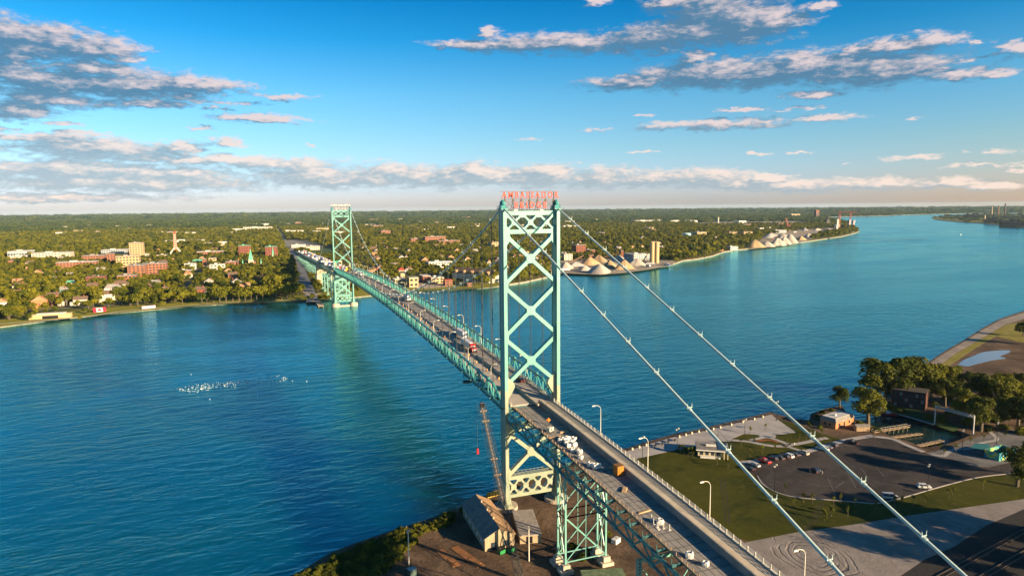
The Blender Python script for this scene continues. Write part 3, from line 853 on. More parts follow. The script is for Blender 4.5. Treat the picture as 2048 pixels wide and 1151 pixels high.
mb = MB(); mb.prism(strip(kerbp, 0.5), Z0-0.05, Z0+0.16); structure(mb.build('lot_kerb', pave))
sheet('promenade', pts([(1256,901),(1300,887),(1345,874),(1400,863),(1450,851),(1500,839),(1543,828),(1549,834),(1573,851),(1592,864),(1560,868.5),(1520,869),(1487,867),(1460,878),(1440,880),(1400,889),(1352,899),(1275,916),(1235,926),(1215,914)]), pave, 0.06)
for nm, line, w in (('park_path', [(1440,880),(1470,880),(1500,883),(1530,889),(1560,891.5),(1600,886),(1640,877.5),(1655,875)], 2.6),
                    ('park_path', [(1500,880),(1518,876),(1534,873),(1553,879),(1580,889)], 2.2),
                    ('park_path', [(1563,889),(1590,897),(1612,904)], 2.0),
                    ('pavement', [(1472,924),(1490,924),(1515,920.5),(1545,916.5),(1584,910.5),(1637,895.5),(1690,880),(1746,870.5)], 3.2),
                    ('ramp_edge', [(1746,872),(1784,877),(1815,890),(1847,903)], 2.6)):
    mb = MB(); mb.prism(strip(smoothline(pts(line), 5), w), Z0-0.05, Z0+0.075); structure(mb.build(nm, pave))
c = site(1534, 870); mb = MB(); mb.cyl(c.x, c.y, Z0, Z0+0.09, 4.0, n=28); structure(mb.build('round_plaza', pave))
mb = MB(); mb.prism(strip(smoothline(pts([(1510,882),(1535,879),(1556,884)]), 4), 1.3), Z0, Z0+0.12); tag(mb.build('flower_bed', mat('rust_blooms', (0.22, 0.06, 0.02), 0.9, 0.5, 2.0, bump=0.1)), 'rust red flower bed between the park paths', 'flower bed')
sheet('plaza', pts([(1847,906),(1870,902),(1894,895),(1921,886),(1944,876),(2000,862),(2150,845),(2150,900),(2060,917),(2003,927),(1978,933.5),(1953,932),(1922,923),(1903,917),(1878,914)]), pave_d, 0.03)
mb = MB(); mb.prism(strip(smoothline(pts([(1862,908),(1886,911),(1897,903),(1912,898),(1935,897),(1952,893.5),(1957,888),(1970,883.5),(1990,880),(1993,875),(1983,866),(1977,860)]), 6), 1.9), Z0, Z0+0.07); structure(mb.build('play_path', pave))
trk = mat('wheel_ruts', (0.030, 0.024, 0.008), 0.95, 0.4, 0.6)
for a, b in (((1640,1004),(1612,1059)),((1648,1004),(1621,1058)),((1440,955),(1452,1045)),((1447,954),(1459,1046))):
    mb = MB(); mb.prism(strip(smoothline([tuple(site(*a)[:2]), tuple(site((a[0]+b[0])/2+2,(a[1]+b[1])/2)[:2]), tuple(site(*b)[:2])], 3), 0.5), Z0, Z0+0.028); structure(mb.build('wheel_ruts_path', trk))
# right hand bank
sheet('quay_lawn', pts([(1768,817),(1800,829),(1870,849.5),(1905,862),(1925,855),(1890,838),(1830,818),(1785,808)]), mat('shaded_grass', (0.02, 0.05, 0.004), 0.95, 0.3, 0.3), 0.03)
mb = MB(); mb.prism(strip(pts([(1766,818),(1800,828.5),(1868,848.5)]), 1.9), Z0, Z0+0.1); structure(mb.build('quay_walk', pave))
sheet('quay', pts([(1862,724),(1890,705),(1920,688),(1960,662),(1998,641),(2030,630),(2048,624),(2120,590),(2150,592),(2060,634),(2012,648),(1965,675),(1912,706),(1882,728),(1868,736)]), mat('wet_quay', (0.16, 0.13, 0.10), 0.75, second=(0.30, 0.24, 0.18), scale=0.06), 0.05)
sheet('weedy_verge', pts([(1868,737),(1882,729),(1912,707),(1965,676),(2012,649),(2060,640),(2110,640),(2110,690),(2040,684),(1992,672),(1950,696),(1912,722),(1885,738)]), lawn_y, 0.06)
mb = MB(); mb.prism(smoothline(pts([(1916,729),(1926,720),(1945,712),(1965,704),(1990,701),(2016,700),(2020,704),(2000,712),(2012,716),(1985,720),(1955,727),(1935,732),(1916,729)]), 3), Z0, Z0+0.03)
pud = bpy.data.materials.new('puddle_water'); pud.use_nodes = True
_b = pud.node_tree.nodes['Principled BSDF']; _b.inputs['Base Color'].default_value = (0.16, 0.19, 0.21, 1); _b.inputs['Roughness'].default_value = 0.12
structure(mb.build('puddle', pud))
# railway
sheet('railway_bed', pts([(1800,1152),(1848,1119),(1911,1091),(1973,1050),(2049,1017),(2150,1003),(2300,1000),(2300,1300),(1750,1300)]), mat('ballast', (0.020, 0.017, 0.015), 0.95, 0.3, 0.6, bump=0.05, bscale=3), 0.012)
for a, b, lab in (((1905,1140),(2048,1062),'railway track nearest the gravel lot'), ((1955,1160),(2048,1106),'railway track farther from the gravel lot')):
    p, q = site(*a), site(*b); d = (q-p).normalized(); p = p-d*30; q = q+d*60; n = Vector((-d.y, d.x, 0))
    r = empty('railway_track', (p+q)/2, math.atan2(d.y, d.x), lab, 'railway track')
    Ln = (q-p).length/2
    for s in (-0.72, 0.72):
        mb = MB(); mb.box(-Ln, Ln, s-0.06, s+0.06, 0.18, 0.34); mb.build('rail', mat('rail_steel', (0.16, 0.13, 0.11), 0.35, 0.2, 1, metal=0.6), r)
    mb = MB()
    for k in range(int(2*Ln/0.9)): mb.box(-Ln+k*0.9, -Ln+k*0.9+0.3, -1.3, 1.3, 0.0, 0.19)
    o = mb.build('sleepers', mat('sleeper_wood', (0.06, 0.045, 0.035), 0.9, 0.3, 1), r); o['kind'] = 'stuff'
# faint bay lines in the car park
mb = MB()
lx = [((1655,955),(1672,990)),((1690,935),(1712,975)),((1722,935),(1738,958)),((1752,933),(1768,952)),((1600,960),(1640,972)),((1670,975),(1690,962))]
for a, b in lx:
    mb.prism(strip([tuple(site(*a)[:2]), tuple(site(*b)[:2])], 0.12), Z0, Z0+0.046)
for k in range(14):
    a = site(1540+k*11.5, 921-k*2.6); b = site(1548+k*11.5, 926-k*2.6); mb.prism(strip([tuple(a[:2]), tuple(b[:2])], 0.12), Z0, Z0+0.046)
structure(mb.build('parking_markings', mat('worn_white_paint', (0.16, 0.15, 0.145), 0.9, 0.3, 1)))

# ------------------------------------------------------------------ buildings and furniture of the near bank
brick = mat('red_brick', (0.24, 0.085, 0.045), 0.9, 0.3, 0.8)
brick_o = mat('orange_brick', (0.40, 0.15, 0.065), 0.9, 0.2, 0.5)
roof_grey = mat('roof_grey', (0.17, 0.15, 0.135), 0.9, 0.25, 0.5)
roof_white = mat('roof_membrane', (0.42, 0.40, 0.38), 0.8, 0.1, 0.3)
stonew = mat('limestone', (0.44, 0.36, 0.25), 0.9, 0.15, 0.6)
dark_glass = mat('window_glass', (0.03, 0.04, 0.05), 0.15, 0.2, 1.0, spec=0.6)
white_t = mat('white_trim', (0.52, 0.50, 0.45), 0.6, 0.08, 1.0)
tan_roof = mat('tan_shingle', (0.30, 0.18, 0.09), 0.9, 0.2, 0.8)
black_p = mat('black_paint', (0.012, 0.012, 0.014), 0.3, 0.2, 1.0, spec=0.5)
wood = mat('weathered_wood', (0.27, 0.19, 0.11), 0.9, 0.3, 0.8)
def frame_of(a, b, z=Z0):
    """local frame with x from ground pixel a to ground pixel b; y points away from the camera"""
    p, q = site(*a, z), site(*b, z); d = q-p
    return p, math.atan2(d.y, d.x), d.length
p, rz, w = frame_of((1396,914), (1452,918))
pav = empty('park_pavilion', p, rz, 'low stone park pavilion with a grey roof and blue roof panel beside the promenade', 'pavilion')
mb = MB(); mb.box(0, w*0.86, 1.0, 9, 0, 3.4); mb.build('wall', stonew, pav)
mb = MB(); mb.box(-0.9, w+1.2, -0.8, 10, 3.4, 3.85, 0); mb.box(-0.7, w+1.0, -0.6, 9.8, 3.85, 3.95, 1); mb.build('roof', [white_t, roof_grey], pav)
mb = MB(); mb.box(w*0.72, w+0.9, 0.2, 9.4, 3.95, 4.08); mb.build('roof_panel', mat('blue_panel', (0.02, 0.035, 0.06), 0.2, 0.2, 1, spec=0.6), pav)
mb = MB(); mb.box(w*0.3, w*0.66, 4.2, 5.6, 3.95, 4.6); mb.build('roof_vent', white_t, pav)
for k in range(4):
    mb = MB(); mb.box(0.8+k*w*0.2, 0.8+k*w*0.2+w*0.12, 0.94, 1.0, 1.0, 2.6); mb.build('window', dark_glass, pav)
for x in (w*0.93, w+0.7):
    mb = MB(); mb.box(x-0.2, x+0.2, -0.4, 0, 0, 3.4); mb.build('column', stonew, pav)
mb = MB(); mb.box(1, w*0.8, -0.5, 0.9, 0, 0.7); mb.build('planter', white_t, pav)

F, Lc, Rc = site(1671,858), site(1641,849), site(1707,846)
d1, d2 = (Rc-F), (Lc-F)
bh = empty('boathouse', F, math.atan2(d1.y, d1.x), 'square brick boathouse with a white flat roof beside the boat basin', 'boathouse')
w, dp = d1.length, d2.length
mb = MB(); mb.box(0, w, 0, dp, 0, 3.2); mb.build('wall', brick_o, bh)
mb = MB(); mb.taper((-0.4, w+0.4, -0.4, dp+0.4), 3.2, (0.5, w-0.5, 0.5, dp-0.5), 5.0); mb.build('mansard', roof_grey, bh)
mb = MB(); mb.box(0.6, w-0.6, 0.6, dp-0.6, 5.0, 5.12); mb.build('roof', roof_white, bh)
for k in range(3):
    mb = MB(); mb.box(w*0.15+k*w*0.28, w*0.15+k*w*0.28+1.4, -0.06, 0, 0.2 if k == 1 else 1.1, 2.4); mb.build('door' if k == 1 else 'window', dark_glass, bh)
for k in range(2):
    mb = MB(); mb.box(-0.06, 0, dp*0.3+k*dp*0.3, dp*0.3+k*dp*0.3+1.3, 1.1, 2.3); mb.build('window', dark_glass, bh)
mb = MB(); mb.box(w*0.3, w*0.38, dp*0.4, dp*0.5, 5.12, 5.8); mb.build('roof_vent', white_t, bh)
p, rz, w = frame_of((1713,862), (1740,862))
sh_ = empty('garden_shed', p, rz, 'small dark shed with a low roof between boathouse and docks', 'shed')
mb = MB(); mb.box(0, w, 0, 3.2, 0, 2.3); mb.build('wall', wood, sh_)
mb = MB(); mb.hip(-0.3, w+0.3, -0.3, 3.5, 2.3, 3.2); mb.build('roof', roof_grey, sh_)
# docks in the basin
def dock(name, a, b, w, lab, h, rail):
    p, q = site(*a, 0.6), site(*b, 0.6); d = q-p; n = d.length
    r = empty(name, p, math.atan2(d.y, d.x), lab, 'dock', 'docks in the boat basin')
    mb = MB(); mb.box(0, n, -w/2, w/2, h-0.25, h); mb.build('deck', wood, r)
    for k in range(int(n/3)+1):
        for s in (-1, 1):
            mb = MB(); mb.cyl(k*3.0, s*(w/2+0.12), -1.5, h+(1.0 if rail else 0.35), 0.14, n=7); mb.build('pile', wood, r)
    if rail:
        for s in (-1, 1):
            mb = MB(); mb.box(0, n, s*(w/2+0.1)-0.05, s*(w/2+0.1)+0.05, h+0.9, h+1.0); mb.build('handrail', steel_grey, r)
    return r
dock('boat_dock', (1746,868), (1817,857), 1.7, 'railed wooden dock on tall piles, closest to the boathouse', 1.3, True)
dock('boat_dock', (1776,876), (1843,867.5), 1.9, 'pale finger dock with mooring slats in the middle of the basin', 0.35, False)
dock('boat_dock', (1832,893), (1885,881), 2.2, 'short pale floating dock at the ramp end of the basin', 0.35, False)
def boat(p, rz, lab, hull, L_=7.0, Wd=2.4):
    r = empty('motor_boat', p, rz, lab, 'boat')
    mb = MB()
    k = []
    for x, w_, zb in ((-L_/2, Wd*0.45, 0.0), (-L_/6, Wd*0.5, -0.1), (L_/4, Wd*0.42, 0.0), (L_/2, 0.06, 0.5)):
        k.append([(x, -w_*0.6, zb-0.3), (x, w_*0.6, zb-0.3), (x, w_, 0.9+max(0, x)*0.1), (x, -w_, 0.9+max(0, x)*0.1)])
    vs = [v for ring in k for v in ring]
    fs = [(0,1,2,3)[::-1], (12,13,14,15)]
    for i in range(3):
        for j in range(4): fs.append((4*i+j, 4*i+(j+1)%4, 4*i+4+(j+1)%4, 4*i+4+j))
    mb.add(vs, fs); mb.build('hull', hull, r)
    mb = MB(); mb.taper((-L_*0.22, L_*0.15, -Wd*0.32, Wd*0.32), 0.9, (-L_*0.18, L_*0.05, -Wd*0.26, Wd*0.26), 2.1); mb.build('cabin', white_t, r)
    mb = MB(); mb.taper((L_*0.16, L_*0.17, -Wd*0.3, Wd*0.3), 1.0, (L_*0.06, L_*0.07, -Wd*0.24, Wd*0.24), 2.0); mb.build('windscreen', dark_glass, r)
    return r
red_p = mat('red_paint', (0.42, 0.012, 0.012), 0.35, 0.1, 1.0, spec=0.5)
boat(site(1778,829,0.1), rad(-40), 'dark red moored boat under the trees along the basin wall', mat('dark_red_hull', (0.22, 0.015, 0.02), 0.5, 0.2, 1))
# tubular gantry across the basin head
a, b = site(1869,847), site(1946,869)
d = b-a; n = d.length
ga = empty('truss_gantry', a, math.atan2(d.y, d.x), 'white tubular truss gantry standing over the head of the basin', 'gantry')
for x in (0, n):
    mb = MB(); mb.cyl(x, 0, 0, 9.6, 0.28, n=10); mb.build('post', white_t, ga)
mb = MB(); kk = 14
for (y, z) in ((-0.6, 8.4), (0.6, 8.4), (0, 9.6)): mb.tube([(0,y,z),(n,y,z)], 0.09, 6)
for k in range(kk):
    x0, x1 = n*k/kk, n*(k+1)/kk; xm = (x0+x1)/2
    for y in (-0.6, 0.6): mb.tube([(x0,y,8.4),(xm,0,9.6)], 0.06, 5); mb.tube([(xm,0,9.6),(x1,y,8.4)], 0.06, 5)
mb.build('truss', white_t, ga)
# brick ruin under the trees
p, rz, w = frame_of((1783,812), (1850,822))
ruin = empty('brick_building', p, rz, 'dark three storey brick building in deep shade under the trees by the basin', 'building')
dbr = mat('shade_dark_brick', (0.06, 0.025, 0.018), 0.95, 0.4, 0.5)  # brick, roof and boarding coloured darker to carry the building's shade
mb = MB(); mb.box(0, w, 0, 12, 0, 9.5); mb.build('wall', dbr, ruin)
mb = MB(); mb.box(-0.3, w+0.3, -0.3, 12.3, 9.5, 9.9); mb.build('roof', mat('shade_dark_roof', (0.05,0.045,0.04), 0.9, 0.3, 0.5), ruin)
for i in range(3):
    for k in range(6):
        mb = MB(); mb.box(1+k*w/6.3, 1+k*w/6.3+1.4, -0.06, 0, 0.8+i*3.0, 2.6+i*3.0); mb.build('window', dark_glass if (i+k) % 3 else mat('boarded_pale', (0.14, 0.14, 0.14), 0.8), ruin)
mb = MB(); mb.box(w*0.4, w*0.46, 3, 4.2, 9.9, 11.8); mb.build('chimney', dbr, ruin)
# play ground: sail, mural box
p, rz, w = frame_of((1940,908), (1980,915))
sail = empty('shade_sail', p, rz, 'flat teal shade sail on posts over the play area', 'shade sail')
mb = MB(); mb.add([(0,0,3.0),(w,0,3.3),(w*0.9,9,3.4),(w*0.2,8,3.0),(0,0,3.08),(w,0,3.38),(w*0.9,9,3.48),(w*0.2,8,3.08)], [(0,3,2,1),(4,5,6,7),(0,1,5,4),(1,2,6,5),(2,3,7,6),(3,0,4,7)]); mb.build('canopy', mat('teal_fabric', (0.03, 0.16, 0.15), 0.8, 0.15, 0.5), sail)
for x, y in ((0,0),(w,0),(w*0.9,9),(w*0.2,8)):
    mb = MB(); mb.cyl(x, y, 0, 3.1, 0.09, n=8); mb.build('post', black_p, sail)
def mural_material():
    m = bpy.data.materials.new('mural_paint'); m.use_nodes = True
    t = Net(m.node_tree); b = m.node_tree.nodes['Principled BSDF']
    g = t.n('ShaderNodeTexCoord').outputs['Object']
    n1 = t.noise(g, 0.55, 3, 0.5, 1.5)
    c = t.ramp(n1, [(0.3, (0.01, 0.06, 0.20)), (0.44, (0.02, 0.30, 0.33)), (0.52, (0.10, 0.32, 0.05)), (0.6, (0.60, 0.45, 0.04)), (0.72, (0.45, 0.60, 0.62))], 'CONSTANT')
    t.put(b.inputs['Base Color'], c)
    return m
p, rz, w = frame_of((1998,922), (2032,912))
mu = empty('mural_enclosure', p, rz, 'open topped service enclosure painted with a teal and yellow mural', 'enclosure')
mm = mural_material()
for args in ((0,w,0,0.25),(0,w,5.75,6),(0,0.25,0.25,5.75),(w-0.25,w,0.25,5.75)):
    mb = MB(); mb.box(*args, 0, 3.4); mb.build('painted_wall', mm, mu)
mb = MB(); mb.box(0.8, 3, 1.2, 3.2, 0, 2.0); mb.build('machine_box', white_t, mu)
# post lamps of the park
def post_lamp(h):
    r = empty('park_lamp', (0,0,0))
    mb = MB(); mb.tube([(0,0,0),(0,0,h)], [0.13, 0.08], 8); mb.box(-0.25,0.25,-0.25,0.25,0,0.5); mb.beam((-1.0,0,h-0.1),(1.0,0,h-0.1),0.07,0.07); mb.build('post', black_p, r)
    for s in (-1, 1):
        mb = MB(); mb.taper((s*1.0-0.28, s*1.0+0.28, -0.2, 0.2), h-0.15, (s*1.15-0.35, s*1.15+0.35, -0.3, 0.3), h+0.4); mb.build('lamp_head', lamp_mat, r)
    return r
pl0 = None
for (x, y), lab in (((1285,917),'twin headed black lamp post at the promenade edge nearest the bridge'),((1354,899),'twin headed black lamp post beside the dark shrubs near the pavilion'),((1489,879),'twin headed black lamp post among the park paths'),((1553,840),'twin headed black lamp post at the promenade tip'),
                 ((1549,979),'twin headed black lamp post at the rounded end of the car park'),((1855,979),'twin headed black lamp post beside the white estate car'),((1993,887),'black lamp post in the play area'),((1924,903),'black lamp post beside the ramp end of the play path')):
    if pl0 is None:
        pl0 = post_lamp(9.6); pl0.location = site(x, y); tag(pl0, lab, 'lamp post', 'lamp posts in the riverside park'); pl0.rotation_euler.z = 0.5
    else: dup(pl0, site(x, y), 0.5, lab)
# promenade railing, bollards, benches
rl = [Vector((*q, 0)) for q in pts([(1256,901.5),(1300,887.5),(1345,874.5),(1400,863.5),(1450,851.5),(1500,839.5),(1543,828.5)])]
mb = MB()
for a, b in zip(rl[:-1], rl[1:]):
    n = int((b-a).length/2.2)
    for k in range(n+1):
        q = a+(b-a)*k/n; mb.beam((q.x, q.y, Z0), (q.x, q.y, Z0+1.05), 0.09, 0.09)
    for dz in (0.3, 0.65, 1.05): mb.beam((a.x,a.y,Z0+dz), (b.x,b.y,Z0+dz), 0.05, 0.05)
tag(mb.build('guard_rail', black_p), 'dark guard rail along the water edge of the promenade', 'railing')
b0 = None
for k, (x, y) in enumerate(((1264,899),(1278,895),(1292,891),(1358,874),(1371,870.5),(1383,867),(1397,864),(1412,861.5),(1426,858.5),(1440,855.5),(1462,850),(1485,844.5),(1508,839),(1525,834.5))):
    if b0 is None:
        b0 = empty('stone_bollard', site(x, y, Z0), 0.3)
        mb = MB(); mb.taper((-0.5,0.5,-0.45,0.45), 0, (-0.42,0.42,-0.38,0.38), 0.95); mb.build('block', stonew, b0)
        mb = MB(); mb.taper((-0.46,0.46,-0.42,0.42), 0.95, (-0.2,0.2,-0.18,0.18), 1.15); mb.build('cap', stonew, b0)
        tag(b0, 'squat tan stone block at the promenade edge', 'bollard', 'stone blocks along the promenade edge')
    else: dup(b0, site(x, y, Z0), 0.3)
be0 = None
for (x, y), lab in (((1311,892),'dark bench on the promenade closest to the bridge'),((1325,888.5),'dark bench on the promenade, second from the bridge'),((1337,884.5),'dark bench on the promenade, third from the bridge'),((1350,881),'dark bench on the promenade, closest to the twin lamp post')):
    if be0 is None:
        be0 = empty('park_bench', site(x, y), rad(38))
        mb = MB(); mb.box(-1.2,1.2,-0.25,0.25,0.42,0.5); mb.build('seat', black_p, be0)
        mb = MB(); mb.box(-1.2,1.2,0.25,0.32,0.5,0.95); mb.build('backrest', black_p, be0)
        for s in (-1, 1):
            mb = MB(); mb.box(s*1.0-0.05,s*1.0+0.05,-0.22,0.22,0,0.42); mb.build('leg', black_p, be0)
        tag(be0, lab, 'bench', 'benches on the promenade')
    else: dup(be0, site(x, y), rad(38), lab)

# ------------------------------------------------------------------ vehicles
tyre = mat('tyre_rubber', (0.02, 0.02, 0.02), 0.9, 0)
rim_m = mat('wheel_rim', (0.45, 0.45, 0.45), 0.35, 0, metal=0.7)
lamp_r = mat('tail_light', (0.5, 0.01, 0.01), 0.3, 0)
lamp_w = mat('head_light', (0.8, 0.8, 0.75), 0.15, 0)
def carpaint(name, c): return mat(name, c, 0.28, 0.06, 0.8, spec=0.6)
def car(kind, paint_):
    """x is forward"""
    r = empty({'pickup':'pickup_truck','van':'passenger_van','suv':'parked_car','sedan':'parked_car'}[kind], (0,0,0))
    L_, Wd, H = dict(sedan=(4.7,1.82,1.45), suv=(4.8,1.92,1.78), pickup=(5.8,2.0,1.9), van=(5.6,2.05,2.15))[kind]
    hood = dict(sedan=0.92, suv=1.08, pickup=1.15, van=1.12)[kind]
    xf, xb = L_/2, -L_/2
    mb = MB()
    prof = [(xb,0.35),(xf-0.05,0.32),(xf,0.62),(xf-0.12,hood-0.15),(xf-0.5,hood),(xb+0.1,hood),(xb,hood-0.2)]
    mb.plate(prof, -Wd/2, Wd/2); mb.build('body', paint_, r)
    cabx = dict(sedan=(-1.75,-1.0,0.35,1.15), suv=(-2.3,-1.95,0.55,1.25), pickup=(-0.75,-0.55,0.75,1.4), van=(-2.72,-2.6,1.1,1.9))[kind]
    mb = MB()
    def tier(x0, x1, w_, z0, X0, X1, W_, z1, m=0): mb.taper((x0,x1,-w_,w_), z0, (X0,X1,-W_,W_), z1, m)
    tier(cabx[0], cabx[3], Wd*0.46, hood, cabx[1], cabx[2], Wd*0.39, H-0.06); mb.build('windows', dark_glass, r)
    mb = MB(); mb.box(cabx[1]-0.03, cabx[2]+0.03, -Wd*0.4, Wd*0.4, H-0.06, H)
    for s in (-1, 1):
        for xa, xb2 in ((cabx[0]+0.02, cabx[1]), (cabx[3]-0.02, cabx[2])):
            mb.beam((xa, s*Wd*0.455, hood), (xb2, s*Wd*0.395, H-0.05), 0.09, 0.09)
        mb.beam(((cabx[0]+cabx[3])/2-0.1, s*Wd*0.462, hood), ((cabx[1]+cabx[2])/2-0.1, s*Wd*0.397, H-0.05), 0.09, 0.07)
    mb.build('roof', paint_, r)
    if kind == 'pickup':
        mb = MB(); mb.box(xb+0.15, cabx[0]-0.1, -Wd/2+0.12, Wd/2-0.12, hood, hood+0.01); mb.build('load_bed', black_p, r)
    for sx_ in (-1, 1):
        for s in (-1, 1):
            x = sx_*L_*0.3
            mb = MB(); mb.tube([(x, s*(Wd/2-0.2), 0.34), (x, s*(Wd/2+0.02), 0.34)], 0.34, 14); wv = mb.build('wheel', tyre, r)
            mb = MB(); mb.tube([(x, s*(Wd/2+0.02), 0.34), (x, s*(Wd/2+0.05), 0.34)], 0.2, 10); mb.build('rim', rim_m, wv)
    for s in (-1, 1):
        mb = MB(); mb.box(xf-0.08, xf+0.02, s*Wd*0.36-0.18, s*Wd*0.36+0.18, hood-0.38, hood-0.2); mb.build('headlight', lamp_w, r)
        mb = MB(); mb.box(xb-0.02, xb+0.05, s*Wd*0.4-0.12, s*Wd*0.4+0.12, hood-0.4, hood-0.15); mb.build('tail_light', lamp_r, r)
    return r
PAINTS = dict(black=carpaint('paint_black', (0.012,0.012,0.014)), silver=carpaint('paint_silver', (0.42,0.42,0.42)), white=carpaint('paint_white', (0.52,0.51,0.48)), red=carpaint('paint_red', (0.45,0.012,0.012)), blue=carpaint('paint_slate', (0.06,0.09,0.14)), dark=carpaint('paint_graphite', (0.03,0.032,0.038)), beige=carpaint('paint_beige', (0.42,0.36,0.27)))
sw = site(1690,880)-site(1545,916); nose = math.atan2(sw.y, sw.x)+PI/2
LOTCARS = [('sedan','black',1499,938,'black car parked at the grassy corner of the lot, last in the row'),('sedan','silver',1510,931,'silver car parked beside the red pickup, nose towards the pavement'),('pickup','red',1529,923.5,'bright red pickup parked in the row by the lawn'),
 ('suv','black',1545,918.5,'black off-roader parked beside the red pickup'),('sedan','dark',1559,916.5,'dark grey car between two black cars in the row'),('suv','black',1569,914.5,'black car parked beside the white estate in the row'),('suv','white',1577,913,'white estate car in the middle of the row by the lawn'),
 ('sedan','dark',1589,909.5,'dark saloon parked between white and beige cars'),('suv','beige',1607,907,'pale beige car at the gap in the parked row'),('van','white',1645,898.5,'white van parked beneath the right hand bridge cable'),('sedan','blue',1655,894.5,'slate blue car parked beside the white van'),('suv','dark',1665,891.5,'graphite car parked beyond the slate blue one'),('pickup','black',1704,886,'black pickup parked alone near the boat ramp')]
SLOTS = {}
for kind, pc, x, y, lab in LOTCARS:
    c = car(kind, PAINTS[pc]); c.location = site(x, y, Z0+0.04); c.rotation_euler.z = nose + (0.0 if pc != 'black' else 0.08)
    tag(c, lab, {'pickup':'pickup','van':'van'}.get(kind, 'car'), 'vehicles parked in the riverside lot')
for kind, pc, x, y, rz, lab in (('suv','dark',1632,943,rad(70),'dark car stopped alone in the middle of the lot'),('suv','white',1848,975,rad(-30),'white estate car parked alone by the curved kerb lamp'),('van','silver',1780,996,rad(-32),'silver passenger van parked along the lawn kerb')):
    c = car(kind, PAINTS[pc]); c.location = site(x, y, Z0+0.04); c.rotation_euler.z = rz
    tag(c, lab, {'van':'van'}.get(kind, 'car'), 'vehicles parked in the riverside lot')
def semi(cab_mat, lab, group='trucks crossing the main span'):
    """x is forward; tractor in front"""
    r = empty('semi_truck', (0,0,0), 0, lab, 'truck', group)
    tw = mat('trailer_white', (0.56, 0.54, 0.52), 0.5, 0.06, 0.4)
    mb = MB(); mb.box(-9.5, 4.6, -1.28, 1.28, 1.15, 4.05); t = mb.build('trailer', tw, r)
    mb = MB()
    for k in range(8): mb.box(-9.0+k*1.7, -8.94+k*1.7, -1.32, 1.32, 1.2, 4.0)
    mb.build('panel_seams', mat('trailer_seam', (0.42, 0.42, 0.43), 0.6, 0), t)
    mb = MB(); mb.box(-9.4, 4.4, -0.5, 0.5, 0.85, 1.15); mb.build('chassis', black_p, r)
    mb = MB()
    mb.plate([(4.9,0.6),(9.3,0.6),(9.4,1.0),(9.25,1.95),(7.5,2.15),(7.0,3.05),(6.4,3.75),(4.9,3.85)], -1.2, 1.2); cb = mb.build('cab', cab_mat, r)
    mb = MB(); mb.add([(7.55,-1.05,2.2),(7.55,1.05,2.2),(7.05,1.0,3.02),(7.05,-1.0,3.02),(7.45,-1.05,2.2),(7.45,1.05,2.2),(6.95,1.0,3.02),(6.95,-1.0,3.02)], [(0,1,2,3),(7,6,5,4),(0,4,5,1),(1,5,6,2),(2,6,7,3),(3,7,4,0)]); mb.build('windscreen', dark_glass, cb)
    for s in (-1, 1):
        mb = MB(); mb.box(6.0,6.9,s*1.2-0.03,s*1.2+0.03,2.1,2.95); mb.build('side_window', dark_glass, cb)
        mb = MB(); mb.box(9.28,9.4,s*0.9-0.2,s*0.9+0.2,1.1,1.4); mb.build('headlight', lamp_w, cb)
        mb = MB(); mb.tube([(4.75,s*1.05,0.9),(4.75,s*1.05,4.1)], 0.1, 8); mb.build('exhaust', rim_m, cb)
    mb = MB(); mb.box(9.36,9.44,-0.65,0.65,0.9,1.8); mb.build('grille', rim_m, cb)
    for x in (-8.6,-7.3,3.6,4.9,8.2):
        for s in (-1, 1):
            mb = MB(); mb.tube([(x,s*0.75,0.52),(x,s*1.22,0.52)], 0.52, 12); mb.build('wheel', tyre, r)
    return r
yb = 70.0
t1 = semi(red_p, 'white box trailer pulled by a red tractor, coming along the main span'); t1.location = (2.3, 84, deck_z(84)+0.02); t1.rotation_euler.z = -PI/2
t2 = semi(mat('tractor_white', (0.62,0.60,0.57), 0.4, 0.06), 'white trailer truck driving away, just past the red tractor truck'); t2.location = (6.2, 112, deck_z(112)+0.02); t2.rotation_euler.z = PI/2
t3 = semi(PAINTS['white'], 'white trailer truck far along the main span, beside the cable low point'); t3.location = (6.0, 246, deck_z(246)+0.02); t3.rotation_euler.z = PI/2
c = car('suv', carpaint('paint_maroon', (0.10,0.008,0.012))); c.location = (6.3, 26, deck_z(26)); c.rotation_euler.z = PI/2; tag(c, 'maroon car driving away just past the near tower', 'car')
# drums along the closed lane
dr0 = None
for k in range(26):
    y = 18+k*13.5; x = -1.6 + 0.5*math.sin(k*1.7)
    if dr0 is None:
        dr0 = empty('traffic_drum', (0,0,0))
        mb = MB(); mb.tube([(0,0,0.08),(0,0,1.05)], [0.32,0.24], 10); mb.build('drum', mat('drum_orange', (0.75,0.30,0.03), 0.6, 0.1), dr0)
        mb = MB(); mb.cyl(0,0,0,0.1,0.42,n=10); mb.build('base', black_p, dr0)
        mb = MB(); mb.cyl(0,0,0.55,0.72,0.30,n=10); mb.build('stripe', white_t, dr0)
        tag(dr0, 'orange traffic drum in the line marking off the closed lane', 'traffic drum', 'traffic drums on the main span'); dr0.location = (x, y, deck_z(y))
    else: dup(dr0, (x, y, deck_z(y)))

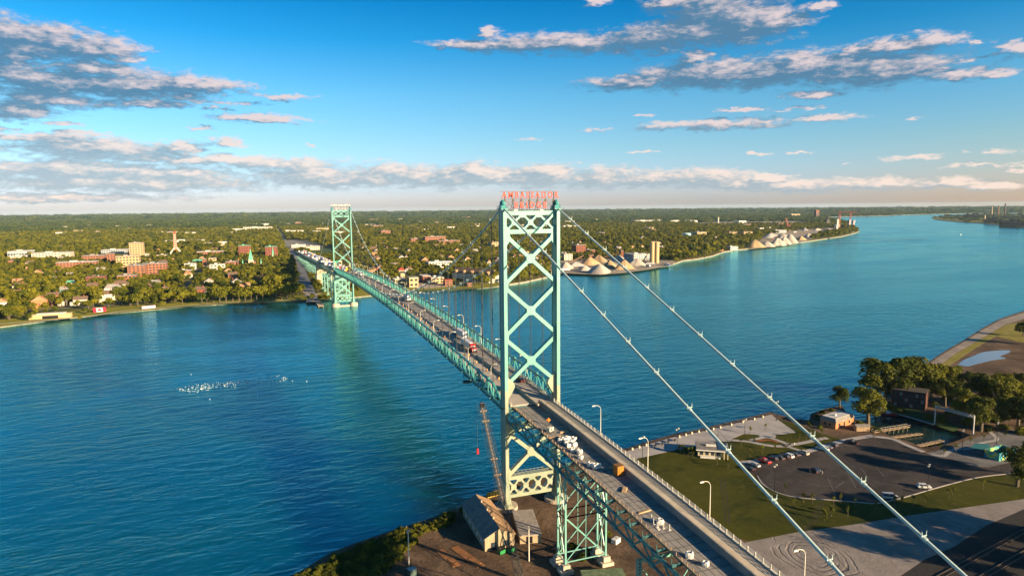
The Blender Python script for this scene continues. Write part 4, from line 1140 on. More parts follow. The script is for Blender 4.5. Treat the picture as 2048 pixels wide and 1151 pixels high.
# ------------------------------------------------------------------ the torn-up lane's building materials
def on_deck(px, py, lift=-0.9):
    z = 37.0
    for _ in range(8):
        p = site(px, py, z); z = deck_z(p.y)+lift
    return site(px, py, z)
bagm = mat('woven_white', (0.55, 0.52, 0.47), 0.85, 0.08, 1.5, bump=0.08, bscale=4)
def bulk_bag(seed):
    rnd = random.Random(seed); mb = MB()
    rings = [(0.0, 0.50), (0.25, 0.62), (0.7, 0.64), (1.0, 0.52), (1.12, 0.42), (1.0, 0.34)]
    n = 12; vs = []
    for z, r_ in rings:
        for j in range(n):
            t = 2*PI*j/n; q = r_*(1+rnd.uniform(-0.10, 0.10)); e = 1+0.12*math.cos(4*t)
            vs.append((q*e*math.cos(t), q*e*math.sin(t), z*(1+rnd.uniform(-0.06, 0.06))))
    fs = [tuple(range(n))[::-1], tuple(range(5*n, 6*n))]
    for i in range(5):
        for j in range(n): fs.append((i*n+j, i*n+(j+1)%n, (i+1)*n+(j+1)%n, (i+1)*n+j))
    mb.add(vs, fs)
    return mb
bags = [bulk_bag(s) for s in range(3)]
BAGS = [(1120,883,'at the far end of the bag pile'),(1128,882,'behind the front bags of the pile, at its left end'),(1135,880,'in the back row of the pile'),(1141,880,'in the back row of the pile, next to the tarpaulin bag'),(1133,888,'at the front of the pile'),(1139,888,'at the front of the pile, second along'),(1145,886,'in the middle of the pile'),(1148,881,'at the far right of the pile, bluish in shade'),(1148,892,'slumped at the near right of the pile'),(1137,893,'small and low, nearest the fence in the pile'),
 (1145.5,903,'leaning alone just beyond the pile'),(1159,907,'standing alone, second past the pile'),(1161,917,'standing alone, third past the pile'),(1180,932,'left of the open bag pair, in shade'),(1190,936,'open topped, in the shaded pair'),(1197,934,'right of the open topped bag'),(1321,1047,'among the posts lower down the lane'),(1379,1115,'small and alone near the lower end of the lane'),(1411,1131,'wide open and alone at the lowest end of the lane')]
bm_ = [b.mesh('bulk_bag', bagm) for b in bags]
for k, (x, y, lab) in enumerate(BAGS):
    q = on_deck(x, y)
    o = bpy.data.objects.new('bulk_bag', bm_[k % 3]); COL.objects.link(o); o.location = q; o.rotation_euler.z = k*1.3; s = 1.25+0.15*(k % 3); o.scale = (s, s, s*0.85)
    tag(o, 'white woven bulk bag '+lab, 'bulk bag', 'bulk bags on the torn-up lane')
q = on_deck(1237, 949)
tb = empty('tool_shed', q, 0.1, 'bright orange plywood hut on the shaded torn-up lane', 'hut')
ply = mat('orange_plywood', (0.42, 0.13, 0.012), 0.7, 0.15, 0.6)
mb = MB(); mb.box(-1.05, 1.05, -1.1, 1.1, 0.1, 2.9); mb.build('wall', ply, tb)
mb = MB(); mb.box(-1.15, 1.15, -1.2, 1.2, 2.9, 3.0); mb.build('roof', mat('brown_ply', (0.20, 0.09, 0.03), 0.8, 0.2), tb)
mb = MB(); mb.box(-0.5, 0.4, -1.14, -1.1, 0.2, 2.3); d_ = mb.build('door', ply, tb)
mb = MB(); mb.box(0.2, 0.32, -1.2, -1.14, 1.1, 1.3); mb.build('handle', black_p, d_)
def timber_stack(px, py, rz, lab, n=5, l=3.0):
    r = empty('timber_stack', on_deck(px, py), rz, lab, 'timber stack')
    rnd = random.Random(int(px))
    for k in range(n):
        mb = MB(); z = 0.12*(k//2); w_ = 0.5
        mb.box(-l/2*rnd.uniform(0.7,1), l/2*rnd.uniform(0.7,1), (k % 2-1)*0.55, (k % 2-1)*0.55+w_, z+0.01, z+0.12); mb.build('board', mat('fresh_timber', (0.46, 0.30, 0.16), 0.85, 0.2, 1), r)
    return r
timber_stack(1224, 935, 0.5, 'small pile of boards beside the orange hut', 6, 2.4)
timber_stack(1249, 980, 0.9, 'jumbled timber pile lower down the lane from the hut', 8, 3.2)
timber_stack(1127, 864, 0.1, 'propped boards on the shaded lane near the tower', 6, 3.4)
timber_stack(1108, 874, 0.15, 'long boards laid by the fence beyond the bag pile', 4, 5.0)
timber_stack(1288, 1022, 0.15, 'single layer of long boards across the lower lane', 3, 4.5)
q = on_deck(1100, 864)
ge = empty('site_generator', q, 0.5, 'pale boxy generator on legs by the lane fence', 'generator')
mb = MB(); mb.box(-1.1, 1.1, -0.7, 0.7, 0.55, 1.8); mb.build('housing', mat('cream_metal', (0.5, 0.45, 0.34), 0.6, 0.15), ge)
mb = MB(); mb.box(-0.3, 0.3, -0.72, -0.7, 0.8, 1.5); mb.build('grille', black_p, ge)
for x in (-0.9, 0.9):
    for y in (-0.55, 0.55):
        mb = MB(); mb.box(x-0.08, x+0.08, y-0.08, y+0.08, 0, 0.55); mb.build('leg', black_p, ge)
q = on_deck(1097, 849)
sg = empty('road_sign', q, -0.4, 'orange diamond works sign on a stand near the tower', 'sign')
mb = MB(); mb.plate([(0,1.0),(0.75,1.75),(0,2.5),(-0.75,1.75)], -0.03, 0.03); mb.build('panel', mat('sign_orange', (0.85, 0.25, 0.02), 0.6, 0.05), sg)
mb = MB(); mb.beam((0,0.06,0),(0,0.06,2.0),0.08,0.08); mb.beam((-0.5,0.06,0.05),(0.5,0.06,0.05),0.08,0.08); mb.build('stand', black_p, sg)
ps0 = None
for (x, y), lab in (((1303,1039),'farthest'),((1307,1048),'second'),((1314,1054),'third'),((1317,1058),'fourth'),((1327,1056),'fifth'),((1339,1059),'nearest')):
    q = on_deck(x, y)
    if ps0 is None:
        ps0 = empty('delineator_post', q, 0)
        mb = MB(); mb.cyl(0,0,0.1,1.5,0.09,n=8); mb.build('post', white_t, ps0)
        mb = MB(); mb.box(-0.4,0.4,-0.25,0.25,0,0.12); mb.build('base', white_t, ps0)
        tag(ps0, '', 'post', 'white posts on the torn-up lane')
        ps0['label'] = 'white post on a square base, farthest up the lane of its group'
    else: dup(ps0, q, 0.4, f'white post on a square base, {lab} of the group around the bulk bag')

# ------------------------------------------------------------------ works yard under the bridge
p, rz, w = frame_of((970,1102), (1029,1091))
A_, C_ = site(970,1102), site(925,1031); dl = (C_-A_).length
ware = empty('yard_warehouse', p, rz, 'long tan gabled warehouse beside the near tower pier', 'warehouse')
ang = math.atan2((C_-A_).y, (C_-A_).x)-rz
wall_y = mat('warehouse_wall', (0.32, 0.245, 0.15), 0.85, 0.2, 0.5)
mb = MB(); mb.box(0, w, 0, dl, 0, 4.4); mb.add([(0,0,4.4),(w,0,4.4),(w/2,0,6.9),(0,0.1,4.4),(w,0.1,4.4),(w/2,0.1,6.9)], [(0,1,2),(3,5,4),(0,2,5,3),(1,4,5,2)]); mb.build('wall', wall_y, ware)
mb = MB()
mb.add([(-0.5,-0.5,4.2),(w/2,-0.5,7.1),(w/2,dl+0.5,7.1),(-0.5,dl+0.5,4.2),(-0.5,-0.5,4.35),(w/2,-0.5,7.3),(w/2,dl+0.5,7.3),(-0.5,dl+0.5,4.35)], [(0,1,2,3),(7,6,5,4),(0,4,5,1),(1,5,6,2),(2,6,7,3),(3,7,4,0)], 1)
mb.add([(w/2,-0.5,7.1),(w+0.5,-0.5,4.2),(w+0.5,dl+0.5,4.2),(w/2,dl+0.5,7.1),(w/2,-0.5,7.3),(w+0.5,-0.5,4.35),(w+0.5,dl+0.5,4.35),(w/2,dl+0.5,7.3)], [(0,1,2,3),(7,6,5,4),(0,4,5,1),(1,5,6,2),(2,6,7,3),(3,7,4,0)], 0)
mb.build('roof', [tan_roof, roof_grey], ware)
for k in range(3):
    mb = MB(); mb.cyl(w*0.5, dl*(0.25+0.25*k), 7.2, 8.2, 0.35, n=10); mb.build('roof_vent', mat('vent_tan', (0.45,0.32,0.2), 0.7, 0.1), ware)
for k in range(2):
    mb = MB(); mb.box(w*(0.2+0.42*k), w*(0.2+0.42*k)+1.8, -0.06, 0, 0.8 if k else 0.1, 2.6); mb.build('window' if k else 'door', dark_glass, ware)
for k in range(5):
    mb = MB(); mb.box(-0.06, 0, dl*(0.12+0.17*k), dl*(0.12+0.17*k)+1.6, 1.4, 2.7); mb.build('window', mat('pale_window', (0.4,0.45,0.48), 0.3, 0.1), ware)
p, rz, w = frame_of((1040,1087), (1082,1084))
ll = (site(1018,1037)-site(1040,1087)).length
lean = empty('lean_to_shed', p, rz, 'low pale metal roofed shed beside the tan warehouse', 'shed')
mb = MB(); mb.box(0, w, 0, ll, 0, 2.8); mb.build('wall', wall_y, lean)
mb = MB(); mb.taper((-0.3, w+0.3, -0.3, ll+0.3), 2.8, (-0.2, w+0.2, -0.2, ll+0.2), 3.05); mb.build('roof', mat('pale_metal_roof', (0.25, 0.21, 0.18), 0.6, 0.3, 0.6), lean)
mb = MB(); mb.box(w*0.3, w*0.6, -0.06, 0, 0.1, 2.4); mb.build('door', black_p, lean)
gm = mat('dumpster_green', (0.02, 0.20, 0.06), 0.6, 0.2)
for (x, y), lab in (((1003,1106),'green waste skip at the warehouse corner, left one of two'),((1021,1103),'green waste skip at the warehouse corner, right one of two')):
    r = empty('waste_skip', site(x, y), rad(20), lab, 'waste skip')
    mb = MB(); mb.taper((-1.0,1.0,-0.7,0.7), 0.2, (-1.2,1.2,-0.85,0.85), 1.5); mb.build('bin', gm, r)
    mb = MB(); mb.taper((-1.25,1.25,-0.9,0.9), 1.5, (-1.2,1.2,-0.3,0.85), 1.75); mb.build('lid', black_p, r)
    for s in (-1, 1):
        mb = MB(); mb.box(s*0.8-0.1, s*0.8+0.1, -0.6, 0.6, 0, 0.2); mb.build('skid', black_p, r)
fl = empty('floodlight_mast', site(818,1129), 0.4, 'pale floodlight mast standing in the bushes of the works yard', 'light mast')
mb = MB(); mb.tube([(0,0,0),(0,0,11.5)], [0.2,0.13], 8); mb.build('pole', lamp_mat, fl)
for s in (-0.4, 0.4):
    mb = MB(); mb.box(s-0.25,s+0.25,-0.3,0.1,10.8,11.4); mb.build('floodlight', steel_grey, fl)
fl2 = dup(fl, site(1058,1121), 0.9, 'pale floodlight mast beside the lean-to shed')
cabn = empty('utility_cabinet', site(824,1150), 0.3, 'dark utility cabinet at the foot of the floodlight mast', 'cabinet')
mb = MB(); mb.box(-1.1,1.1,-1.0,1.0,0.15,2.2); mb.build('box', mat('cabinet_green', (0.05,0.08,0.07), 0.6, 0.2), cabn)
mb = MB(); mb.box(-1.2,1.2,-1.1,1.1,2.2,2.3); mb.build('lid', steel_grey, cabn)
for a, b, c_, lab in (((878,1099),(914,1131),2.6,'rusty steel sheet lying in the yard, the one nearer the bushes'),((908,1093),(962,1132),2.8,'brown steel sheet lying in the yard, the one nearer the warehouse')):
    p, q = site(*a), site(*b); d = q-p; b = d.length
    r = MB(); r.box(-b/2,b/2,-c_/2,c_/2,0,0.15); r.box(b*0.1,b*0.42,-c_*0.3,c_*0.4,0.15,0.3); o = r.build('steel_sheet', mat('rust_plate', (0.20,0.085,0.03), 0.9, 0.35, 0.5), None, (p+q)/2, math.atan2(d.y, d.x)); tag(o, lab, 'steel sheet')
wt = empty('concrete_block', site(1232,1084), 0.5, 'white concrete block standing in the yard beneath the viaduct', 'concrete block')
mb = MB(); mb.box(-1.5,1.5,-0.9,0.9,0,1.5); mb.build('block', white_t, wt)
mb = MB(); mb.tube([(0,-0.3,1.5),(0,-0.2,1.9),(0,0.2,1.9),(0,0.3,1.5)], 0.06, 6); mb.build('lifting_loop', rope_mat, wt)
p, rz, w = frame_of((1168,1176), (1252,1171))
gc = empty('green_container', p, rz, 'container with a mottled green roof at the bottom edge beneath the viaduct', 'container')
mb = MB(); mb.box(0, w, 0, 5, 0, 2.6); mb.build('wall', mat('container_olive', (0.24,0.22,0.05), 0.7, 0.3), gc)
mb = MB(); mb.box(-0.15, w+0.15, -0.15, 5.15, 2.6, 2.8); mb.build('roof', mat('green_roof', (0.05,0.09,0.045), 0.8, scale=0.9, second=(0.17,0.20,0.10)), gc)
mb = MB(); mb.box(0.6, 2.4, -0.05, 0, 0.1, 2.3); mb.build('door', black_p, gc)
# timber wharf ruins and retaining wall along the water
wl = [Vector((*q, 0)) for q in pts([(760,1074),(790,1064),(830,1054),(870,1040),(905,1024)], 0.8)]
mb = MB()
for a, b in zip(wl[:-1], wl[1:]):
    n = max(2, int((b-a).length/1.0))
    for k in range(n):
        q = a+(b-a)*k/n; mb.cyl(q.x, q.y, -1.5, 1.6+0.5*math.sin(k*2.1), 0.2, n=6)
    mb.beam((a.x,a.y,1.2),(b.x,b.y,1.2),0.3,0.4)
tag(mb.build('timber_piling', wood), 'row of broken timber piles along the yard shore', 'piling')
wa, wb = site(915,1021), site(951,1004)
mb = MB(); mb.beam((wa.x,wa.y,2.2),(wb.x,wb.y,2.2),0.12,1.6)
for k in range(9):
    q = wa+(wb-wa)*k/8; mb.beam((q.x,q.y,1.4),(q.x,q.y,3.2),0.18,0.18)
tag(mb.build('board_fence', mat('pale_boards', (0.42,0.38,0.30), 0.9, 0.2)), 'short pale board fence at the warehouse end by the water', 'fence')
wa, wb = site(975,995), site(999,988)
mb = MB(); mb.beam((wa.x,wa.y,2.4),(wb.x,wb.y,2.4),0.5,2.2)
for k in range(5):
    q = wa+(wb-wa)*k/4; mb.beam((q.x-0.4,q.y-0.4,1.3),(q.x-0.4,q.y-0.4,3.7),0.35,0.35)
tag(mb.build('yellow_barrier', mat('yellow_wall', (0.50,0.36,0.08), 0.9, 0.25)), 'yellowish wall section behind the left tower pier', 'wall')
# crane with a long lattice boom
base = site(1056,1225,4.0)
dt = ray(963,806); tip = CAM+dt*((-26.0-CAM.y)/dt.y)
cr = empty('crawler_crane', (base.x, base.y, Z0), 0, 'crane with a long tan lattice boom rising in front of the left tower leg', 'crane')
bl = Vector((base.x, base.y, Z0))
q0, q1 = base-bl, tip-bl
dv = (q1-q0).normalized(); sdv = dv.cross(Vector((0,0,1))).normalized(); uv = sdv.cross(dv)
bw = 0.75
mb = MB(); LL = (q1-q0).length; nb = 46
cor = [(sdv*a+uv*b)*bw for a, b in ((-1,-1),(1,-1),(1,1),(-1,1))]
for c_ in cor: mb.beam(q0+c_, q1+c_*0.6, 0.09, 0.09)
for k in range(nb):
    f0, f1 = k/nb, (k+1)/nb
    for i in range(4):
        a = q0+dv*LL*f0+cor[i]*(1-0.4*f0); b = q0+dv*LL*f1+cor[(i+1)%4]*(1-0.4*f1); mb.beam(a, b, 0.05, 0.05)
        mb.beam(q0+dv*LL*f0+cor[i]*(1-0.4*f0), q0+dv*LL*f0+cor[(i+1)%4]*(1-0.4*f0), 0.05, 0.05)
boom_m = mat('boom_tan', (0.24, 0.17, 0.12), 0.6, 0.15)
mb.build('boom', rope_mat, cr)
mb = MB()
mb.beam(q0+dv*LL*0.45-uv*0.3, q1-uv*0.3, 0.36, 0.12)
mb.build('boom_walkway', boom_m, cr)
for f_ in (0.62, 0.70, 0.90, 0.955):
    mb = MB(); c0 = q0+dv*LL*f_; mb.beam(c0-sdv*1.1, c0+sdv*1.1, 0.8, 0.3, up=dv); mb.build('boom_spreader', boom_m, cr)
mb = MB(); mb.beam(q1-dv*0.8-sdv*0.7, q1-dv*0.8+sdv*0.7, 1.0, 1.0, up=dv); mb.tube([q1-sdv*0.4, q1+sdv*0.4], 0.5, 10); mb.build('boom_head', black_p, cr)
mb = MB()
for s in (-1.6, -1.1, 1.1, 1.6):
    mb.tube([q0+sdv*s*0.6-uv*1.5+dv*2, q1+sdv*s], 0.045, 4)
mb.tube([q1+sdv*0.9, q0+dv*LL*0.55+sdv*2.2+Vector((0,0,0))], 0.04, 4)
mb.build('boom_cable', rope_mat, cr)
hk = q1-Vector((0,0,14.5))-sdv*1.5
mb = MB(); mb.tube([q1-sdv*1.5, hk], 0.05, 4); mb.build('hoist_rope', rope_mat, cr)
mb = MB(); mb.taper((hk.x-0.35,hk.x+0.35,hk.y-0.25,hk.y+0.25), hk.z-1.8, (hk.x-0.25,hk.x+0.25,hk.y-0.2,hk.y+0.2), hk.z); mb.build('hook_block', red_p, cr)
mb = MB(); mb.box(-2.2,2.2,-3.5,2.5,1.4,4.2); mb.build('cab', mat('crane_red', (0.35,0.05,0.03), 0.6, 0.15), cr)
for s in (-1, 1):
    mb = MB(); mb.box(s*2.4-0.5,s*2.4+0.5,-3.8,3.8,0,1.3); mb.build('crawler_track', black_p, cr)
# ------------------------------------------------------------------ far bank: surfaces
ZF = LAND_FAR
CLEAR = []                                   # (x, y, radius) kept free of woodland
CLEAR_POLY = []
def fsheet(name, px, m, h, keep=True):
    pl = pts(px, ZF)
    if keep: CLEAR_POLY.append(pl)
    return sheet(name, pl, m, h, ZF)
def fpath(name, px, w, m, h, keep=True, world=False):
    ln = smoothline(px if world else pts(px, ZF), 4)
    o = strip(ln, w)
    if keep: CLEAR_POLY.append(strip(ln, w+5))
    mb = MB(); mb.prism(o, ZF-0.05, ZF+h); return structure(mb.build(name, m))
lawn_far = mat('far_lawn', (0.15, 0.15, 0.014), 0.95, second=(0.24, 0.215, 0.03), scale=0.03, spec=0.1)
asph_far = mat('far_asphalt', (0.10, 0.10, 0.105), 0.9, 0.2, 0.05)
pale_far = mat('far_pavement', (0.34, 0.28, 0.20), 0.9, 0.15, 0.1)
yard_far = mat('far_yard', (0.27, 0.22, 0.16), 0.95, 0.3, 0.02)
fsheet('riverside_lawn', [(-40,660),(0,651.5),(130,635),(300,617.5),(440,606.5),(560,601.5),(640,597.5),(700,593.5),(760,587.5),(820,580.5),(900,578),(960,575.5),(1000,571),(1000,563),(900,567),(830,571),(760,573),(700,577),(640,585),(600,590),(520,595),(440,598),(370,602),(300,609),(240,613),(140,622),(0,640),(-40,644)], lawn_far, 0.05)
fpath('river_path', [(-40,652),(0,647.5),(90,640),(190,630),(250,621),(300,616.5),(380,610),(470,603.5),(560,600),(600,598.5)], 4.0, pale_far, 0.1)
fpath('river_road', [(-40,634),(0,625.5),(60,620.5),(120,615.5),(200,611),(240,606),(258,600),(268,590)], 8.0, asph_far, 0.08)
fpath('bridge_road', [(-33,600),(-29,700),(-25,860),(-20,1000),(-15,1160),(-8,1600),(5,2600),(35,4500),(75,7000),(120,10500)], 14.0, mat('inland_road', (0.20,0.20,0.21), 0.9, 0.2, 0.02), 0.12, world=True)
fpath('park_drive', [(640,586),(625,590),(612,585),(600,570),(594,560)], 5.0, pale_far, 0.14)
fsheet('customs_plaza', [(566,499),(590,501),(640,503),(655,500),(640,489),(612,482),(585,479),(566,482)], mat('plaza_grey', (0.20,0.18,0.155), 0.9, 0.2, 0.05), 0.16)
fsheet('sports_field', [(618,510),(668,512),(672,496),(625,494)], mat('field_green', (0.03,0.07,0.012), 0.95, 0.2, 0.02), 0.18)
fsheet('quarry_yard', [(1098,548),(1128,546),(1200,549),(1250,545),(1300,538),(1344,530),(1352,521),(1300,518),(1200,517),(1120,522),(1098,530)], yard_far, 0.06)
fsheet('aggregate_yard', [(1500,498),(1540,494),(1600,485),(1625,477),(1650,466),(1690,463),(1700,456),(1660,456),(1600,459),(1560,466),(1530,474),(1515,484)], yard_far, 0.06)
fsheet('rail_yard', [(1400,451),(1600,449),(1640,446),(1600,442),(1430,443.5),(1380,446)], yard_far, 0.05)
fsheet('car_park', [(790,572),(850,577),(900,573),(905,560),(860,552),(800,560)], mat('tan_forecourt', (0.33,0.26,0.18), 0.95, 0.15, 0.05), 0.1)
fsheet('campus_green', [(250,520),(420,520),(430,500),(300,498)], lawn_far, 0.03, False)

street_m = mat('street_grey', (0.13, 0.12, 0.11), 0.9, 0.25, 0.03)
for k, y in enumerate((830, 985, 1150, 1330, 1560, 1840, 2200, 2650, 3200)):
    fpath('street', [(-1500, y-60), (-700, y-20), (-40, y)], 7.5, street_m, 0.03+0.004*k, world=True)
    fpath('street', [(24, y+30), (420, y+40), (1100, y+80), (1900, y+160)] if y > 1000 else [(24, y+30), (150, y+36), (300, y+44)], 7.5, street_m, 0.03+0.004*k, world=True)
for k, x in enumerate((-620, -470, -330, -190, 95, 210, 340, 520, 760, 1020, 1300)):
    fpath('street', [(x, 780 if x < 0 else (900 if x < 400 else 1250)), (x+6, 1500), (x+10, 3400)], 7.5, street_m, 0.07+0.004*k, world=True)

# ------------------------------------------------------------------ far viaduct
fv = empty('far_viaduct', (0, 0, 0), 0, 'green steel viaduct running inland from the far tower, packed with queuing traffic', 'viaduct')
ysf = [float(v) for v in np.linspace(L, L+860, 60)]
mb = MB(); ribbon(mb, -8.2, 9.2, ysf, -0.6, 0.0); mb.build('road_deck', asph_far, fv)
mb = MB()
for x in (-8.4, 9.2): ribbon(mb, x, x+0.25, ysf, -0.6, 1.1)
mb.build('parapet', paint_teal, fv)
for x in (-9.2, 9.2):
    mb = MB(); P = 9.0
    for k in range(92):
        y0, y1 = L+2+k*P, L+2+(k+1)*P
        dp = 5.0 if k < 70 else 3.0
        if deck_z(y1) < 8: break
        mb.beam((x,y0,deck_z(y0)-1.0),(x,y1,deck_z(y1)-1.0),0.6,0.7); mb.beam((x,y0,deck_z(y0)-1-dp),(x,y1,deck_z(y1)-1-dp),0.6,0.6)
        mb.beam((x,y0,deck_z(y0)-1.0),(x,y0,deck_z(y0)-1-dp),0.45,0.45)
        mb.beam((x,y0,deck_z(y0)-1.0),(x,y1,deck_z(y1)-1-dp),0.4,0.4)
    mb.build('deck_truss', paint, fv)
for y in [L+28, L+55, L+95, L+135, L+167] + [L+270+28*k for k in range(19)]:
    zt = deck_z(y)-5.5
    if zt < 6: break
    for x in (-9.2, 9.2):
        mb = MB(); mb.beam((x,y,ZF-0.5),(x,y,zt),1.1,1.1,up=(0,1,0)); mb.box(x-1.6,x+1.6,y-1.6,y+1.6,ZF-0.5,ZF+1.5); mb.build('column', paint, fv)
    mb = MB()
    n = 3 if zt > 20 else 2
    for k in range(n):
        a, b = ZF+2+(zt-ZF-2)*k/n, ZF+2+(zt-ZF-2)*(k+1)/n
        mb.beam((-9.2,y,a),(9.2,y,b),0.4,0.4); mb.beam((9.2,y,a),(-9.2,y,b),0.4,0.4); mb.beam((-9.2,y,b),(9.2,y,b),0.45,0.5)
    mb.build('bracing', paint, fv)
st = mat('anchorage_stone', (0.46, 0.38, 0.26), 0.9, 0.2, 0.3)
mb = MB()
for x in (-9.5, 9.5):
    mb.taper((x-4.5, x+4.5, L+205, L+226), ZF-0.5, (x-3.2, x+3.2, L+207, L+224), 27.5)
    mb.box(x-3.8, x+3.8, L+206, L+225, 27.5, 29.5); mb.box(x-3.0, x+3.0, L+208, L+212, 29.5, deck_z(L+210)+1.5)
mb.box(-6, 6, L+212, L+220, 20, 28)
mb.build('stone_pier', st, fv)
mb = MB(); mb.box(-9, 10, 1300, 1426, ZF-0.3, ZF+9.0); 
# sign gantry over the far roadway
gy = L+95
gn = empty('sign_gantry', (0, gy, deck_z(gy)), 0, 'pale sign gantry with green panels over the far approach', 'gantry')
mb = MB()
for x in (-8.6, 9.4): mb.beam((x,0,0),(x,0,7.5),0.4,0.4,up=(0,1,0))
mb.beam((-8.6,0,7.2),(9.4,0,7.2),0.5,0.9); mb.build('frame', lamp_mat, gn)
mb = MB(); mb.box(1.0,5.5,-0.45,-0.3,6.2,8.4); mb.build('panel', mat('sign_green', (0.02,0.32,0.14), 0.6, 0), gn)
# queuing traffic, a few pixels each
def small_truck(body_c):
    mb = MB(); mb.box(-9,4.6,-1.28,1.28,1.1,4.05,0); mb.plate([(4.9,0.6),(9.2,0.6),(9.2,1.9),(7.4,2.2),(6.7,3.6),(4.9,3.7)],-1.2,1.2,1); mb.box(-8.8,8.4,-1.0,1.0,0.3,1.1,2)
    return mb.mesh('queued_truck', [MATS['trailer_white'], body_c, black_p])
def small_car(c):
    mb = MB(); mb.plate([(-2.3,0.35),(2.3,0.35),(2.3,0.8),(1.4,0.95),(-2.3,0.95)],-0.9,0.9,0); mb.taper((-1.9,1.0,-0.85,0.85),0.95,(-1.4,0.4,-0.7,0.7),1.5,1); mb.box(-1.9,1.9,-0.93,0.93,0.1,0.4,2)
    return mb.mesh('queued_car', [c, dark_glass, tyre])
tr_m = [(small_truck(m), n) for m, n in ((PAINTS['white'],'white'),(red_p,'red'),(carpaint('paint_royal',(0.02,0.05,0.25)),'blue'),(carpaint('paint_yellow',(0.6,0.36,0.02)),'yellow'))]
ca_m = [(small_car(PAINTS[n]), n) for n in ('white','black','silver','red')]
rq = random.Random(5)
for lane, x in ((0,-6.0),(1,-2.3),(2,2.3),(3,6.2)):
    y = L+22+rq.uniform(0,12)
    while y < L+800:
        tru = rq.random() < (0.5 if x > 0 else 0.25)
        me, n = rq.choice(tr_m if tru else ca_m)
        o = bpy.data.objects.new('queued_truck' if tru else 'queued_car', me); COL.objects.link(o)
        o.location = (x+rq.uniform(-0.3,0.3), y, deck_z(y)+0.02); o.rotation_euler.z = PI/2 if x < 0 else -PI/2
        tag(o, ('white trailer truck with %s cab in the queue on the far approach' if tru else '%s car in the queue on the far approach') % n, 'truck' if tru else 'car', 'vehicles queuing on the far approach')
        y += (22 if tru else 9)+rq.uniform(0, 26)
for k in range(26):
    me, n = rq.choice(ca_m+tr_m[:1]); y = 1480+k*95+rq.uniform(0,60); x = -10+ y*0.0045 + rq.choice((-6,-2,3,7))
    tru = me.name.startswith('queued_truck')
    o = bpy.data.objects.new('distant_truck' if tru else 'distant_car', me); COL.objects.link(o); o.location = (x, y, ZF+0.2); o.rotation_euler.z = PI/2
    tag(o, '%s %s on the straight road leading inland from the customs plaza' % (n, 'truck' if tru else 'car'), 'truck' if tru else 'car', 'traffic on the inland road')
for k, (x, y) in enumerate(((-5.5,L-8),(-2,L-30),(5.8,L-22),(6.0,L-52),(-5.6,L-58),(2.2,L-5),(5.9,L-96))):
    me, n = (tr_m+ca_m)[(k*3) % 8]; tru = me.name.startswith('queued_truck')
    o = bpy.data.objects.new('queued_truck' if tru else 'queued_car', me); COL.objects.link(o); o.location = (x, y, deck_z(y)+0.02); o.rotation_euler.z = PI/2 if x > 0 else -PI/2
    tag(o, n+(' truck' if tru else ' car')+' on the main span close to the far tower', 'truck' if tru else 'car', 'vehicles on the main span by the far tower')
# landing stage by the far tower
dk = empty('landing_stage', site(633,600,0.8), 0, 'grey landing stage reaching into the river left of the far tower', 'landing stage')
mb = MB(); mb.box(-3, 3, -62, 2, 0.6, 1.1); mb.build('deck', pale_far, dk)
for k in range(6):
    for s in (-1, 1):
        mb = MB(); mb.cyl(s*2.7, -60+k*12, -2.5, 1.9, 0.3, n=7); mb.build('pile', wood, dk)

# ------------------------------------------------------------------ far bank: buildings
brk = mat('city_brick', (0.27, 0.11, 0.06), 0.9, 0.25, 0.15)
brk2 = mat('city_brick_dark', (0.21, 0.065, 0.035), 0.9, 0.2, 0.3)
tanw = mat('tan_concrete', (0.44, 0.31, 0.16), 0.9, 0.12, 0.3)
pale = mat('pale_render', (0.52, 0.46, 0.36), 0.9, 0.1, 0.3)
whit = mat('white_render', (0.55, 0.51, 0.44), 0.85, 0.1, 0.3)
grym = mat('grey_metal', (0.30, 0.32, 0.32), 0.6, 0.12, 0.2)
tealr = mat('copper_green', (0.10, 0.36, 0.24), 0.7, 0.2, 0.6)
rfl = mat('flat_roof_grey', (0.26, 0.24, 0.22), 0.9, 0.2, 0.2)
rfw = mat('flat_roof_pale', (0.46, 0.42, 0.37), 0.9, 0.12, 0.2)
rbr = mat('brown_shingle', (0.13, 0.085, 0.06), 0.9, 0.25, 0.8)
rrd = mat('red_roof', (0.36, 0.05, 0.035), 0.8, 0.15, 0.8)
def scale_at(px, py, z=ZF):
    p = site(px, py, z); return p, (p-CAM).dot(_f)/FOC
